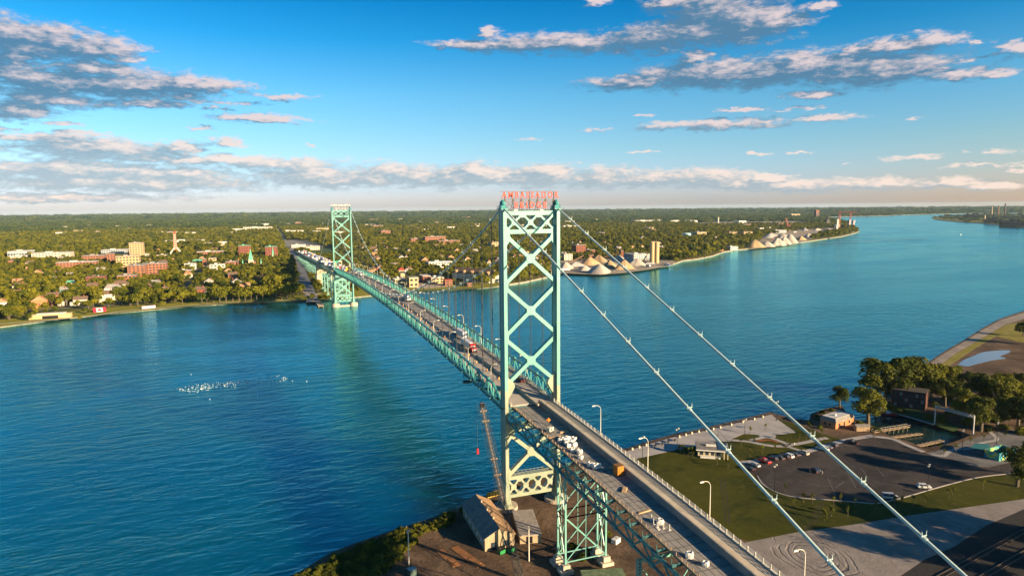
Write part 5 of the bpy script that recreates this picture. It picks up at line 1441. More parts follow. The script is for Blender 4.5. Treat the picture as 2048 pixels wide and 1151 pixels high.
def block(name, x0, x1, yb, yt, depth, wm, rm, label, cat='building', floors=0, wm2=None, rz=0.0, units=None, extra=None):
    """flat roofed building whose front foot spans x0..x1 at yb and whose parapet reaches yt in the photograph"""
    xm = (x0+x1)/2
    p, s = scale_at(xm, yb)
    t_ = (xm-PW/2)/FOC
    kx = _r.x-t_*_f.x; ky = _r.y-t_*_f.y            # sideways pixels per metre along x and y
    depth = min(depth, 0.45*(x1-x0)*s/max(0.05, abs(ky)))
    w = max(4.0, ((x1-x0)*s-abs(ky)*depth)/kx)
    h = (yb-yt)*s
    p = site(x0+w*kx/s/2 if ky > 0 else x1-w*kx/s/2, yb, ZF)
    r = empty(name, p, rz, label, cat)
    mb = MB(); mb.box(-w/2, w/2, 0, depth, -1, h); mb.build('wall', wm, r)
    mb = MB(); mb.box(-w/2-0.25, w/2+0.25, -0.25, depth+0.25, h, h+0.5); rf = mb.build('roof', rm, r)
    if w > 14 and h > 4:
        mb = MB(); mb.box(-w*0.2, -w*0.02, depth*0.4, depth*0.7, h+0.5, h+2.6); mb.build('plant_room', rm, rf)
        mb = MB(); mb.box(w*0.12, w*0.17, depth*0.2, depth*0.5, h+0.5, h+1.7); mb.build('duct', grym, rf)
    n = floors or max(1, int(round(h/4.2)))
    fh = h/n
    bays = max(2, min(12, int(w/5)))
    for k in range(n):
        mb = MB()
        for b_ in range(bays):
            cx = -w/2+(b_+0.5)*w/bays; mb.box(cx-w/bays*0.3, cx+w/bays*0.3, -0.12, 0, k*fh+fh*0.28, k*fh+fh*0.75)
        for b_ in range(max(2, int(depth/5))):
            nb_ = max(2, int(depth/5)); cy = (b_+0.5)*depth/nb_
            for s_, xx in ((1, w/2), (-1, -w/2)):
                mb.box(min(xx, xx+s_*0.12), max(xx, xx+s_*0.12), cy-depth/nb_*0.28, cy+depth/nb_*0.28, k*fh+fh*0.28, k*fh+fh*0.75)
        o = mb.build('window_row', dark_glass, r)
    if extra: extra(r, w, depth, h)
    CLEAR.append((p.x, p.y+depth/2, max(w, depth)/2+7)); CLEAR.append((p.x-w*0.3, p.y-12, w*0.35+6)); CLEAR.append((p.x+w*0.3, p.y-12, w*0.35+6))
    return r
def crown_box(m, f0=0.25, f1=0.75, hh=3.5, rm=None):
    def go(r, w, d, h):
        mb = MB(); mb.box(-w/2+w*f0, -w/2+w*f1, d*0.2, d*0.8, h+0.5, h+hh); mb.build('upper_storey', m, r)
    return go
B = [
 ('sports_hall', 16, 72, 519, 502.5, 60, grym, rfw, 'large grey sports hall with a pale roof above the treetops, tallest of the long halls', 1),
 ('campus_hall', 17, 63, 521, 511.5, 30, pale, rfw, 'long low pale hall in front of the grey sports hall'),
 ('campus_hall', 64, 151, 519.5, 505.5, 40, pale, rfw, 'very long pale glazed campus hall behind the trees'),
 ('campus_hall', 113, 200, 536, 524, 30, brk, rfw, 'long low brick hall with a white roof in front of the brick tower'),
 ('brick_block', 164, 216, 524, 511, 35, brk, rfl, 'low brick block joined beside the plain brick tower'),
 ('brick_tower', 215, 232, 529, 507, 20, brk, rfl, 'plain windowless looking square brick tower on campus'),
 ('glass_hall', 203, 262, 513, 499.5, 40, grym, rfw, 'pale glass and steel hall behind the ribbed office block'),
 ('office_slab', 260, 291, 517, 485.5, 26, tanw, rfl, 'tall tan eight storey slab, the tallest block on campus', 8),
 ('ribbed_office', 233, 283, 534, 512, 26, tanw, rfl, 'broad tan office block with close vertical ribs below the tall slab', 4),
 ('brick_block', 256, 296, 554, 531, 30, brk, rfl, 'left wing of the big orange brick block above the riverside trees'),
 ('brick_block', 284, 338, 548, 527, 30, brk, rfl, 'right wing of the big orange brick block above the riverside trees'),
 ('brick_block', 235, 277, 564, 551, 22, brk, rfl, 'low orange brick block just behind the riverside trees'),
 ('brick_block', 172, 215, 565, 553, 18, brk2, rbr, 'low dark brick block with a flat brown roof among the trees'),
 ('long_shed', 88, 128, 563, 556, 18, grym, mat('blue_grey_roof',(0.22,0.30,0.34),0.7,0.1), 'low shed with a blue grey roof among the trees'),
 ('campus_hall', 331, 412, 488, 480.5, 40, whit, rfw, 'long white hall behind the red mast'),
 ('campus_hall', 410, 500, 490, 484.5, 30, pale, rfw, 'long pale hall right of the red mast'),
 ('low_hall', 313, 343, 517, 510, 20, tanw, rfw, 'low tan hall at the foot of the red mast'),
 ('low_hall', 282, 300, 516, 508, 20, pale, rfl, 'small pale hall beside the tall tan slab'),
 ('residence_block', 478, 503, 516, 491, 22, brk2, tealr, 'dark red brick residence with a teal roof, left one of the pair', 6),
 ('residence_block', 531, 556, 516, 493, 22, brk2, tealr, 'dark red brick residence with a teal roof, right one of the pair', 6),
 ('brick_block', 394, 450, 513, 503, 28, brk, rfw, 'broad low brick block with a pale roof in mid campus'),
 ('white_block', 369, 394, 540, 527, 20, whit, rfl, 'small white and brick block right of the orange brick wings'),
 ('brick_block', 355, 386, 549, 541, 18, brk, rfw, 'low brick block with a white roof line below the small white block'),
 ('stone_block', 405, 414, 532, 518, 14, brk, rfl, 'narrow brick block beside the green copper roof'),
 ('stone_block', 418, 434, 530, 516, 16, tanw, rfl, 'squat tan block beside the narrow brick block'),
 ('pale_block', 420, 452, 545, 529, 22, pale, rfw, 'pale glazed block below the church, facing the river'),
 ('brick_block', 452, 478, 535, 523, 18, brk, rfl, 'brick block just left of the church spires'),
 ('white_block', 408, 420, 541, 533, 12, brk2, rfl, 'dark little brick block left of the pale glazed block'),
 ('shop_block', 487, 545, 462, 454, 60, pale, rfw, 'pale shopping block beside the inland road'),
 ('shop_block', 528, 538, 455, 447, 40, whit, rfw, 'taller pale block standing at the inland road'),
 ('shop_block', 495, 540, 451.5, 447.5, 40, pale, rfw, 'distant pale shops left of the inland road'),
 ('distant_block', 590, 603, 452, 444.5, 40, brk, rfw, 'distant pinkish block right of the inland road'),
 ('distant_block', 560, 588, 451, 447, 40, pale, rfw, 'distant low pale shops right of the inland road'),
 ('distant_block', 110, 162, 466, 463, 40, whit, rfw, 'distant long white shed among the treetops at far left'),
 ('distant_block', 130, 160, 455, 451.5, 40, brk, rfw, 'distant reddish school roof among the treetops'),
 ('distant_block', 188, 202, 470, 463, 30, brk, rfw, 'distant small reddish block among the treetops'),
 ('distant_block', 350, 382, 438, 435.5, 60, pale, rfw, 'pale block near the horizon above the red mast'),
 ('distant_block', 632, 664, 451, 447.5, 40, pale, rfw, 'distant low tan shed left of the far tower top'),
 ('distant_block', 636, 655, 462, 458, 30, pale, rfw, 'low tan shed left of the far tower'),
 ('customs_hall', 582, 612, 495, 489.5, 26, whit, rfw, 'white customs hall across the plaza'),
 ('customs_hall', 612, 640, 500, 492, 20, pale, rfl, 'pale customs office on the plaza, beside the viaduct'),
 ('apartment_block', 760, 781, 472, 461, 30, brk, rfl, 'reddish apartment block among the trees right of the far tower'),
 ('apartment_block', 740, 765, 457, 451, 30, brk, rfl, 'distant reddish apartment block above the trees'),
 ('apartment_block', 818, 850, 486, 477, 30, brk, rfl, 'left wing of the pink brick complex in the woods'),
 ('apartment_block', 846, 892, 486, 473, 30, brk, rfl, 'tall middle wing of the pink brick complex in the woods', 3),
 ('apartment_block', 873, 920, 491, 481, 26, brk, rfl, 'right wing of the pink brick complex in the woods'),
 ('apartment_block', 976, 999, 498, 484, 26, tanw, rbr, 'brown stepped apartment block left of the near tower'),
 ('low_school', 852, 905, 535, 523.5, 22, whit, rfw, 'white flat roofed two storey building in the trees above the shore', 2),
 ('stone_works', 784, 812, 572, 558, 22, tanw, rfw, 'low tan works building by the shore'),
 ('stone_tower', 799, 810, 568, 547, 10, tanw, rfl, 'tan stone stump tower behind the low works', 1),
 ('stone_works', 814, 837, 574, 555, 16, tanw, rfl, 'plain tan cube building by the shore', 2),
 ('shore_works', 838, 862, 566, 552, 26, brk2, rfw, 'low brick works with a white front beside the tan cube'),
 ('shore_works', 856, 888, 567, 555, 20, tanw, rfw, 'low tan works with a pale roof at the forecourt'),
 ('shore_hut', 886, 905, 571, 560, 12, brk, rrd, 'small orange brick hut at the water by the forecourt'),
 ('shore_hut', 930, 945, 572.5, 566, 10, brk, rbr, 'tiny brick hut at the water below the long apartments'),
 ('red_apartments', 1143, 1172, 511, 490, 24, brk2, rfl, 'red seven storey apartment block right of the near tower', 7),
 ('red_apartments', 1171, 1190, 511, 500, 20, brk2, rfl, 'low red wing of the seven storey apartment block'),
 ('pale_block', 1121, 1145, 520, 508, 18, pale, rfl, 'grey pale block at the back of the quarry yard'),
 ('works_shed', 1247, 1300, 519.5, 508, 40, grym, rfw, 'long grey works shed beside the tall silo'),
 ('works_shed', 1238, 1247, 515, 501, 16, brk2, rfl, 'dark narrow stack house left of the long works shed'),
 ('mill_block', 1380, 1413, 475, 464, 40, tanw, rfl, 'tan mill block behind the pale blue tank'),
 ('mill_block', 1445, 1475, 474, 464, 40, tanw, rbr, 'left block of the dark mill row in the woods'),
 ('mill_block', 1473, 1505, 474, 463.5, 40, tanw, rbr, 'right block of the dark mill row in the woods'),
 ('works_shed', 1533, 1573, 466, 460, 60, grym, rfl, 'wide dark works shed inland of the pale stone piles'),
 ('works_shed', 1450, 1476, 500, 493, 20, grym, rfw, 'low blue grey shed at the end of the shore woods'),
 ('mall_block', 1258, 1320, 446, 440.5, 80, whit, rfw, 'distant long white warehouse, left part'),
 ('mall_block', 1320, 1395, 446, 441, 80, whit, rfw, 'distant long white warehouse, right part'),
 ('distant_block', 1118, 1160, 457, 451, 50, whit, rfw, 'distant white sheds just right of the near tower'),
 ('distant_block', 1190, 1212, 471, 465, 30, whit, rfl, 'white block in the woods below the right cable'),
 ('distant_block', 1257, 1275, 483, 478, 20, whit, rfl, 'small white block in the woods left of the silo'),
 ('plant_block', 1570, 1600, 434, 428, 80, tanw, rfw, 'distant tan plant hall beyond the rail yard'),
 ('plant_tower', 1627, 1638, 436.5, 420.5, 60, brk2, rfl, 'distant dark square plant tower on the far point', 1),
]
for row in B:
    nm, x0, x1, yb, yt, dep, wm, rm, lab = row[:9]
    block(nm, x0, x1, yb, yt, dep, wm, rm, lab, nm.replace('_', ' '), row[9] if len(row) > 9 else 0)
# distant roofs near the horizon
rd_ = random.Random(11)
for k in range(110):
    px = rd_.uniform(0, 1640); py = rd_.uniform(428, 468)+ (1024-px)*0.0085
    if 530 < px < 570: continue
    p, s = scale_at(px, py)
    w, d, h = rd_.uniform(8, 26)*s, rd_.uniform(20, 50), rd_.uniform(10, 17)
    m_ = rd_.choice([whit, pale, brk, tanw])
    mb = MB(); mb.box(-w/2,w/2,0,d,0,h,0); mb.box(-w/2-0.3,w/2+0.3,-0.3,d+0.3,h,h+0.6,1)
    o = mb.build('distant_roof', [m_, rfw], None, p); CLEAR.append((p.x, p.y, w*0.6)); CLEAR.append((p.x, p.y-w*0.6, w*0.55)); CLEAR.append((p.x, p.y-w*1.1, w*0.4))
    tag(o, 'tiny pale flat roofed building lost in the treetops toward the horizon', 'building', 'distant flat roofs in the treetops')
# red lattice mast with pale splayed legs
p, s = scale_at(352, 511)
ms = empty('red_mast', p, 0, 'tall tapering red and white mast on splayed pale legs, standing on campus', 'mast')
h = 48*s
mb = MB(); mb.taper((-3.6,3.6,-3.6,3.6), h*0.24, (-2.0,2.0,-2.0,2.0), h*0.97); mb.build('shaft', mat('mast_red', (0.45,0.10,0.05), 0.8, 0.15, 0.2), ms)
mb = MB(); mb.box(-2.6,2.6,-2.6,2.6,h*0.97,h); mb.build('cap', red_p, ms)
for sx_, sy in ((-1,-1),(1,-1),(1,1),(-1,1)):
    mb = MB(); mb.beam((sx_*16,sy*10,0),(sx_*2.6,sy*2.6,h*0.34),2.4,2.4); mb.build('leg', pale, ms)
for k in range(7):
    mb = MB(); z = h*(0.3+0.09*k); q = 3.5-1.6*(z/h-0.24); mb.box(-q-0.1,q+0.1,-q-0.1,q+0.1,z,z+1.5); mb.build('band', whit, ms)
CLEAR.append((p.x,p.y,22)); CLEAR.append((p.x,p.y-40,18))
# church
p, s = scale_at(502.5, 535)
ch = empty('church', p, 0, 'stone church with a tall green copper spire and small green pinnacles', 'church')
h = 38*s
mb = MB(); mb.box(-4.5,4.5,-2,7,0,h*0.42); mb.build('tower', stonew, ch)
mb = MB(); mb.add([(-4.2,-1.7,h*0.42),(4.2,-1.7,h*0.42),(4.2,6.7,h*0.42),(-4.2,6.7,h*0.42),(0,2.5,h)], [(0,1,4),(1,2,4),(2,3,4),(3,0,4),(0,3,2,1)]); mb.build('spire', tealr, ch)
for x in (-14.5, 18):
    mb = MB(); mb.box(x-1.3,x+1.3,0,2.6,0,8); mb.build('turret', stonew, ch)
    mb = MB(); mb.add([(x-1.3,0,8),(x+1.3,0,8),(x+1.3,2.6,8),(x-1.3,2.6,8),(x,1.3,18)], [(0,1,4),(1,2,4),(2,3,4),(3,0,4),(0,3,2,1)]); mb.build('pinnacle', tealr, ch)
mb = MB(); mb.box(-9,9,7,40,0,9); mb.build('nave', brk, ch)
mb = MB(); mb.hip(-9.5,9.5,6.5,40.5,9,16,0,0,'y'); mb.build('roof', rbr, ch)
CLEAR += [(p.x,p.y,20),(p.x,p.y+20,22),(p.x,p.y-22,14)]
p, s = scale_at(546.5, 519)
sp2 = empty('spire_house', p, 0, 'small green spire beside the right hand residence', 'spire')
mb = MB(); mb.box(-2,2,-2,2,0,10); mb.build('tower', stonew, sp2)
mb = MB(); mb.add([(-2,-2,10),(2,-2,10),(2,2,10),(-2,2,10),(0,0,29)], [(0,1,4),(1,2,4),(2,3,4),(3,0,4),(0,3,2,1)]); mb.build('spire', tealr, sp2); CLEAR.append((p.x,p.y-15,12))
p, s = scale_at(397, 528)
cg = empty('chapel_hall', p, 0, 'hall with a broad green copper roof in mid campus', 'hall')
mb = MB(); mb.box(-13,13,0,16,0,4); mb.build('wall', tanw, cg); mb = MB(); mb.hip(-14,14,-1,17,4,9.5,5); mb.build('roof', tealr, cg); CLEAR += [(p.x,p.y+8,18),(p.x,p.y-14,14)]
# silo
p, s = scale_at(1309, 526)
sil = empty('grain_silo', p, rad(-30), 'tall tan concrete silo of joined cylinders at the water', 'silo')
h = 42*s
for i in range(2):
    for j in range(3):
        mb = MB(); mb.cyl(-4.2+i*8.4, j*8.2, -1, h*(0.97 if j else 1.0), 4.3, n=18); mb.build('cylinder', tanw, sil, smooth=False)
mb = MB(); mb.box(-7,7,-2,18,h*0.97,h*1.02); mb.build('head_house', tanw, sil); CLEAR.append((p.x,p.y,30))
p, s = scale_at(1373, 476)
tk = empty('storage_tank', p, 0, 'pale blue cylindrical storage tank in the woods', 'tank')
mb = MB(); mb.cyl(0,0,-1,10*s,8.5*s,n=26); mb.build('shell', mat('tank_blue', (0.24,0.52,0.60), 0.5, 0.06), tk); mb = MB(); mb.cyl(0,0,10*s,10.7*s,8.5*s,2,n=26); mb.build('roof', whit, tk); CLEAR += [(p.x,p.y,32),(p.x-30,p.y-50,26)]
p, s = scale_at(1436, 450.5)
st_ = empty('pale_stack', p, 0, 'single thick pale stack inland of the mill row', 'stack'); mb = MB(); mb.cyl(0,0,0,16*s,1.7*s,1.4*s,n=14); mb.build('shaft', pale, st_); mb = MB(); mb.cyl(0,0,16*s,16.6*s,1.7*s,n=14); mb.build('rim', tanw, st_); CLEAR.append((p.x,p.y,30))
# long brown apartments with gabled bays by the shore
p, s = scale_at(905, 560); q = site(985, 566, ZF); d = q-p
ap = empty('gabled_apartments', p, math.atan2(d.y, d.x), 'long row of pale apartments with dark gabled roofs above the shore', 'apartments')
n = d.length; h = 15*s
mb = MB(); mb.box(0,n,0,15,-1,h); mb.build('wall', pale, ap)
mb = MB(); mb.hip(-0.6,n+0.6,-0.6,15.6,h,h+8,3); mb.build('roof', rbr, ap)
for k in range(5):
    x = n*(0.1+0.2*k)
    mb = MB(); mb.box(x-3.2,x+3.2,-2.5,1,-1,h); mb.build('bay', whit, ap)
    mb = MB(); mb.hip(x-3.7,x+3.7,-3,6,h,h+5,0,0,'y'); mb.build('bay_roof', tan_roof, ap)
    for i in range(3):
        mb = MB(); mb.box(x-1.2,x+1.2,-2.58,-2.5,1.5+i*h/3,1.5+i*h/3+1.8); mb.build('window', dark_glass, ap)
for k in range(8): CLEAR.append((p.x+d.x*k/7,p.y+d.y*k/7,16))
for k in range(6): CLEAR.append((p.x+d.x*k/5+8,p.y+d.y*k/5-22,14))
# houses
def house(w, d, h, wm, rm, hip=0.0, axis='x', wing=False, chim=True):
    r = empty('house', (0,0,0))
    mb = MB(); mb.box(-w/2,w/2,0,d,-1,h)
    if hip == 0:
        if axis == 'x': mb.add([(-w/2,0,h),(-w/2,d,h),(-w/2,d/2,h+d*0.33),(w/2,0,h),(w/2,d,h),(w/2,d/2,h+d*0.33)], [(0,2,1),(3,4,5)])
        else: mb.add([(-w/2,0,h),(w/2,0,h),(0,0,h+w*0.33),(-w/2,d,h),(w/2,d,h),(0,d,h+w*0.33)], [(0,1,2),(3,5,4)])
    if wing: mb.box(-w/2-3.5,-w/2,1.5,d-1,-1,h*0.6)
    mb.build('wall', wm, r)
    mb = MB(); mb.hip(-w/2-0.5,w/2+0.5,-0.5,d+0.5,h+0.02,h+(d if axis == 'x' else w)*0.37,hip,0,axis)
    if wing: mb.box(-w/2-3.8,-w/2,1.2,d-0.7,h*0.6,h*0.6+0.4)
    rf = mb.build('roof', rm, r)
    if chim: mb = MB(); mb.box(w*0.22,w*0.22+1.0,d*0.4,d*0.4+1.0,h,h+d*0.5); mb.build('chimney', brk2, rf)
    for k in range(3):
        for i in range(2 if h > 4.5 else 1):
            mb = MB(); x = -w*0.32+k*w*0.32; dr = (k == 1 and i == 0); mb.box(x-0.6,x+0.6,-0.08,0,(0.1 if dr else 1.0)+i*2.8,2.4+i*2.8); mb.build('door' if dr else 'window', dark_glass, r)
    return r
def put_house(px, py, r, rz, lab, cat='house'):
    r.location = site(px, py, ZF); r.rotation_euler.z = rz; tag(r, lab, cat)
    p = r.location; CLEAR.append((p.x, p.y+5, 13)); CLEAR.append((p.x, p.y-14, 10))
put_house(79, 616, house(15,11,8.5,brick_o,tan_roof,0,'y'), rad(8), 'orange brick gabled house by the river road, nearest of the stepped pair')
put_house(93, 611.5, house(13,11,8.5,brick_o,tan_roof,0,'y'), rad(8), 'orange brick gabled house tucked behind the nearest one of the stepped pair')
put_house(108, 603, house(12,10,7.5,brick_o,rbr,0,'x'), rad(5), 'brick house with a dark roof behind the stepped orange pair')
put_house(35, 596, house(13,10,7,brick_o,rbr,3,'x'), rad(10), 'orange roofed house half hidden among trees at far left')
put_house(3, 617, house(12,9,7,whit,tan_roof,0,'y'), rad(10), 'pale timbered house at the left edge by the river road')
put_house(161, 610, house(14,10,6.5,pale,rbr,0,'x',True), rad(5), 'cream house with a tall chimney on the river road')
put_house(124, 611, house(9,8,4.5,pale,rfl,2,'x'), rad(5), 'low cream bungalow between two trees on the river road')
put_house(214, 603, house(17,12,9,pale,rbr,0,'x',True), rad(4), 'large timbered cream house near the street mouth')
put_house(226, 590, house(19,14,9,whit,rfl,4,'x'), rad(4), 'white house with layered dark roofs behind the timbered one')
put_house(241, 580, house(20,14,8,pale,rbr,5,'x'), rad(4), 'large house with a brown hipped roof uphill of the white one')
put_house(123, 588, house(11,9,6,mat('teal_wall',(0.15,0.35,0.36),0.8,0.1),rfl,0,'y'), rad(-10), 'small teal gabled house deep among the trees')
put_house(141, 572, house(11,9,5,pale,tealr,2,'x'), rad(0), 'house with a teal roof high among the trees')
put_house(310, 573, house(18,12,5,whit,rfl,4,'x'), rad(0), 'pale house beside parked cars uphill of the riverside park')
put_house(400, 590, house(15,11,7,brk2,rbr,3,'x'), rad(0), 'dark brick house with a brown roof behind the riverside trees')
put_house(420, 596, house(13,10,7,brk2,rfl,0,'y'), rad(0), 'dark gabled house behind the riverside trees, nearest the park')
put_house(803, 548, house(14,10,6,whit,rrd,0,'y'), rad(-5), 'white gabled house with a bright red roof above the shore works')
put_house(818, 545, house(12,10,6.5,grym,rbr,0,'y'), rad(-5), 'grey gabled house beside the red roofed one')
put_house(790, 535, house(16,10,5,pale,rfl,2,'x'), rad(-5), 'pale roofed house uphill of the red roofed one')
# riverside stage, banners
p = site(40,640,ZF)
pv = empty('river_pavilion', site(103,636.5,ZF), 0.0, 'low tan brick riverside pavilion with a wide dark opening, by the water at far left', 'pavilion')
mb = MB(); mb.box(-20,17,0,7,-1,4.6); mb.build('wall', tanw, pv); mb = MB(); mb.box(-13,12,-1.0,7.5,4.6,5.5); mb.build('roof', pale, pv); mb = MB(); mb.box(-8,6,-0.1,0,0,3.0); mb.build('opening', black_p, pv)
CLEAR += [(pv.location.x+k, pv.location.y+4, 10) for k in (-18,-6,6,16)]
def banner(px0, py0, px1, py1, h, lab, kind):
    p, q = site(px0, py0, ZF), site(px1, py1, ZF); d = q-p; n = d.length
    r = empty('ground_flag' if kind == 'flag' else 'mural_wall', p, math.atan2(d.y, d.x), lab, 'flag' if kind == 'flag' else 'wall')
    tilt = rad(35) if kind == 'flag' else 0.0
    def P(x, y): return (x, math.sin(tilt)*y, math.cos(tilt)*y)
    def slab(x0, x1, m, nm, t):
        mb = MB(); nrm = Vector((0,-math.cos(tilt),math.sin(tilt)))
        a = [Vector(P(x0,0.2)),Vector(P(x1,0.2)),Vector(P(x1,h)),Vector(P(x0,h))]
        mb.add([v+nrm*t for v in a]+[v-nrm*0.3 for v in a], [(0,1,2,3),(7,6,5,4),(0,4,5,1),(1,5,6,2),(2,6,7,3),(3,7,4,0)]); mb.build(nm, m, r)
    if kind == 'flag':
        slab(0, n, whit, 'field', 0.0); redf = mat('flag_red', (0.55,0.015,0.04), 0.8, 0.05)
        slab(0, n*0.25, redf, 'red_bar', 0.05); slab(n*0.75, n, redf, 'red_bar', 0.05)
        leaf = [(0,0.08),(0.03,0.28),(0.24,0.22),(0.20,0.32),(0.44,0.52),(0.36,0.56),(0.40,0.72),(0.24,0.68),(0.20,0.75),(0.10,0.62),(0.15,0.90),(0.07,0.85),(0,1.0)]
        ol = leaf + [(-x,y) for x,y in leaf[::-1][1:-1]]
        nrm = Vector((0,-math.cos(tilt),math.sin(tilt)))
        tri = tessellate_polygon([[Vector((x,y,0)) for x,y in ol]])
        mb = MB(); mb.add([Vector(P(n/2+x*h*0.95, 0.5+y*(h-0.9)))+nrm*0.06 for x,y in ol], [tuple(t) for t in tri]); mb.build('maple_leaf', redf, r)
    else:
        slab(0, n, mat('mural_pink', (0.50,0.36,0.38), 0.8, 0.35, 0.25), 'painted_wall', 0.0)
    CLEAR.append((p.x+d.x/2, p.y+d.y/2, n*0.6)); CLEAR.append((p.x+d.x/2, p.y+d.y/2-14, n*0.5))
banner(187,625,213,622.5,5.4,'large red and white maple leaf flag laid on the riverside slope','flag')
banner(284,618,311,615.5,3.2,'long pale pink painted wall on the riverside lawn','mural')
# gravel and sand piles
pm = [mat('pile_pale', (0.35,0.305,0.25), 0.95, 0.22, 0.12, bump=0.3, bscale=0.4), mat('pile_tan', (0.33,0.215,0.115), 0.95, 0.22, 0.08, bump=0.3, bscale=0.4), mat('pile_grey', (0.30,0.28,0.25), 0.95, 0.12, 0.08, bump=0.3, bscale=0.4)]
PILES = [(1137,538,18,14,0,'left most pale pile at the quarry shore'),(1175,541,13,10,0,'small pale pile left of the white cone'),(1208,547,28,18,0,'biggest pale cone at the water, by the quarry'),(1157,533,18,9,2,'low grey pile behind the left pale piles'),
 (1186,530,20,15,1,'tan pile behind the small pale pile'),(1204,524,18,14,1,'tan pile at the back of the quarry yard'),(1226,536,18,15,1,'tan pile right behind the big pale cone'),(1243,522,16,12,2,'grey pile at the back of the quarry yard'),(1256,539,20,19,1,'tall tan cone left of the silo'),(1281,532,19,15,0,'pale cone just left of the silo'),(1262,524,16,10,0,'pale pile behind the tall tan cone'),
 (1519,495,18,16,1,'orange tan cone at the left end of the downstream piles'),(1542,493.5,16,11,0,'low pale cone beside the orange tan one'),(1564,491,16,15,0,'pale cone in the middle of the downstream piles'),(1578,488.5,16,15,0,'pale cone second from the right of the downstream piles'),(1591,486,20,18,0,'tallest pale cone at the right of the downstream piles'),(1553,476,22,10,2,'broad grey mound behind the downstream cones'),(1575,478,18,11,0,'pale mound behind the downstream cones'),(1608,480,11,8,1,'small tan pile at the point shore'),
 (1622,474,10,7,0,'small pale pile midway along the point'),(1614,461,8,6,2,'little grey pile inland on the point'),(1640,461,10,5,0,'flat pale pile inland on the point'),(1664,461,14,6,0,'wide pale pile near the loading tower'),(1706,465,8,5,2,'dark little pile at the tip of the point'),(1575,461,16,6,1,'flat tan pile under the red crane')]
for k, (px, py, hw, hh, mi, lab) in enumerate(PILES):
    p, s = scale_at(px, py); R_, H_ = hw*s*1.05, hh*s*1.1
    rnd = random.Random(k); mb = MB(); nr, na = 7, 22; vs = []; ph = [rnd.uniform(0,6) for _ in range(4)]
    for i in range(nr+1):
        f = i/nr
        for j in range(na):
            t = 2*PI*j/na; w = 1+0.16*math.sin(2*t+ph[0])+0.10*math.sin(3*t+ph[3])+0.07*math.sin(6*t+ph[1])
            z = H_*(1.02-math.sqrt(f*f+0.012))*(1+0.14*math.sin(3*t+ph[2])*f+0.06*math.sin(7*t+ph[0])*f)
            vs.append((R_*f*w*math.cos(t), R_*f*w*0.8*math.sin(t), z-0.4 if i == nr else z))
    fs = [tuple(range(na))]
    for i in range(nr):
        for j in range(na): fs.append((i*na+j, (i+1)*na+j, (i+1)*na+(j+1)%na, i*na+(j+1)%na))
    mb.add(vs, fs); o = mb.build('gravel_pile', pm[mi], None, (p.x, p.y+R_*0.7, ZF), smooth=True)
    tag(o, lab, 'gravel pile', 'piles of stone along the shore'); CLEAR.append((p.x, p.y+R_*0.6, R_)); CLEAR.append((p.x, p.y-20, R_*0.8))
for k, (px, py, rz, lab) in enumerate(((1152,527,0.4,'rust brown conveyor rising to the back of the quarry yard, left one'),(1216,520,-0.5,'rust brown conveyor rising to the back of the quarry yard, right one'),(1290,524,0.8,'rust brown conveyor beside the silo'),(1548,482,0.3,'rust brown conveyor over the grey mound downstream'),(1612,468,-0.4,'rust brown conveyor midway along the point'))):
    p, s = scale_at(px, py); r = empty('conveyor', p, rz, lab, 'conveyor', 'conveyors in the stone yards')
    mb = MB(); mb.beam((-22,0,2),(22,0,15),1.6,1.4); mb.build('belt', mat('conveyor_rust',(0.16,0.09,0.05),0.9,0.3,0.2), r)
    for x in (-4, 16):
        mb = MB(); mb.beam((x,-2.4,0),(x,0,(x+22)/44*13+1.6),0.5,0.5); mb.beam((x,2.4,0),(x,0,(x+22)/44*13+1.6),0.5,0.5); mb.build('trestle', mat('conveyor_rust',(0.16,0.09,0.05)), r)
yards = [(1130,541),(1148,543),(1166,537),(1192,541),(1228,542),(1240,532),(1270,539),(1296,533),(1300,529),(1325,529),(1334,531),(1315,524),(1168,523),(1530,491),(1554,489),(1580,483),(1598,478),(1610,475),(1560,473),(1630,467),(1648,463),(1545,480),(1570,470),(1590,465)]
for k, (px, py) in enumerate(yards):
    me, n = (tr_m+ca_m)[(k*5) % 8]; tru = me.name.startswith('queued_truck')
    o = bpy.data.objects.new('yard_truck' if tru else 'yard_car', me); COL.objects.link(o); o.location = site(px, py, ZF+0.1); o.rotation_euler.z = k*1.1
    tag(o, n+(' truck' if tru else ' car')+' parked among the stone piles of the far bank yards', 'truck' if tru else 'car', 'vehicles in the stone yards')
# cranes and towers on the point
cr_red = mat('crane_coral', (0.30,0.075,0.06), 0.6, 0.1)
def lattice(mb, a, b, w, n, t=0.5):
    a, b = Vector(a), Vector(b); d = (b-a); u = d.normalized(); s_ = u.cross(Vector((0,1,0.01))).normalized()*w; v = u.cross(s_).normalized()*w
    cs = [s_+v, s_-v, -s_-v, -s_+v]
    for c_ in cs: mb.beam(a+c_, b+c_, t, t)
    for k in range(n):
        for i in range(4): mb.beam(a+d*k/n+cs[i], a+d*(k+1)/n+cs[(i+1)%4], t*0.7, t*0.7)
p, s = scale_at(1678, 461)
cw = empty('tower_crane', p, 0, 'coral tower crane with a long level jib on the tip of the point', 'crane')
mb = MB(); lattice(mb, (0,0,0), (0,0,38*s), 2.2, 14, 0.9); mb.build('mast', cr_red, cw)
mb = MB(); lattice(mb, (-4*s,0,36.5*s), (20*s,-20*s,36.5*s), 1.5, 12, 0.8); mb.build('jib', cr_red, cw)
p, s = scale_at(1700, 452)
cw2 = empty('tower_crane', p, 0, 'coral tower crane between the two pink pylons', 'crane')
mb = MB(); lattice(mb, (0,0,0), (0,0,29*s), 2.0, 10, 0.8); mb.build('mast', cr_red, cw2)
mb = MB(); lattice(mb, (-9*s,9*s,28*s), (10*s,-10*s,28*s), 1.3, 10, 0.7); mb.build('jib', cr_red, cw2)
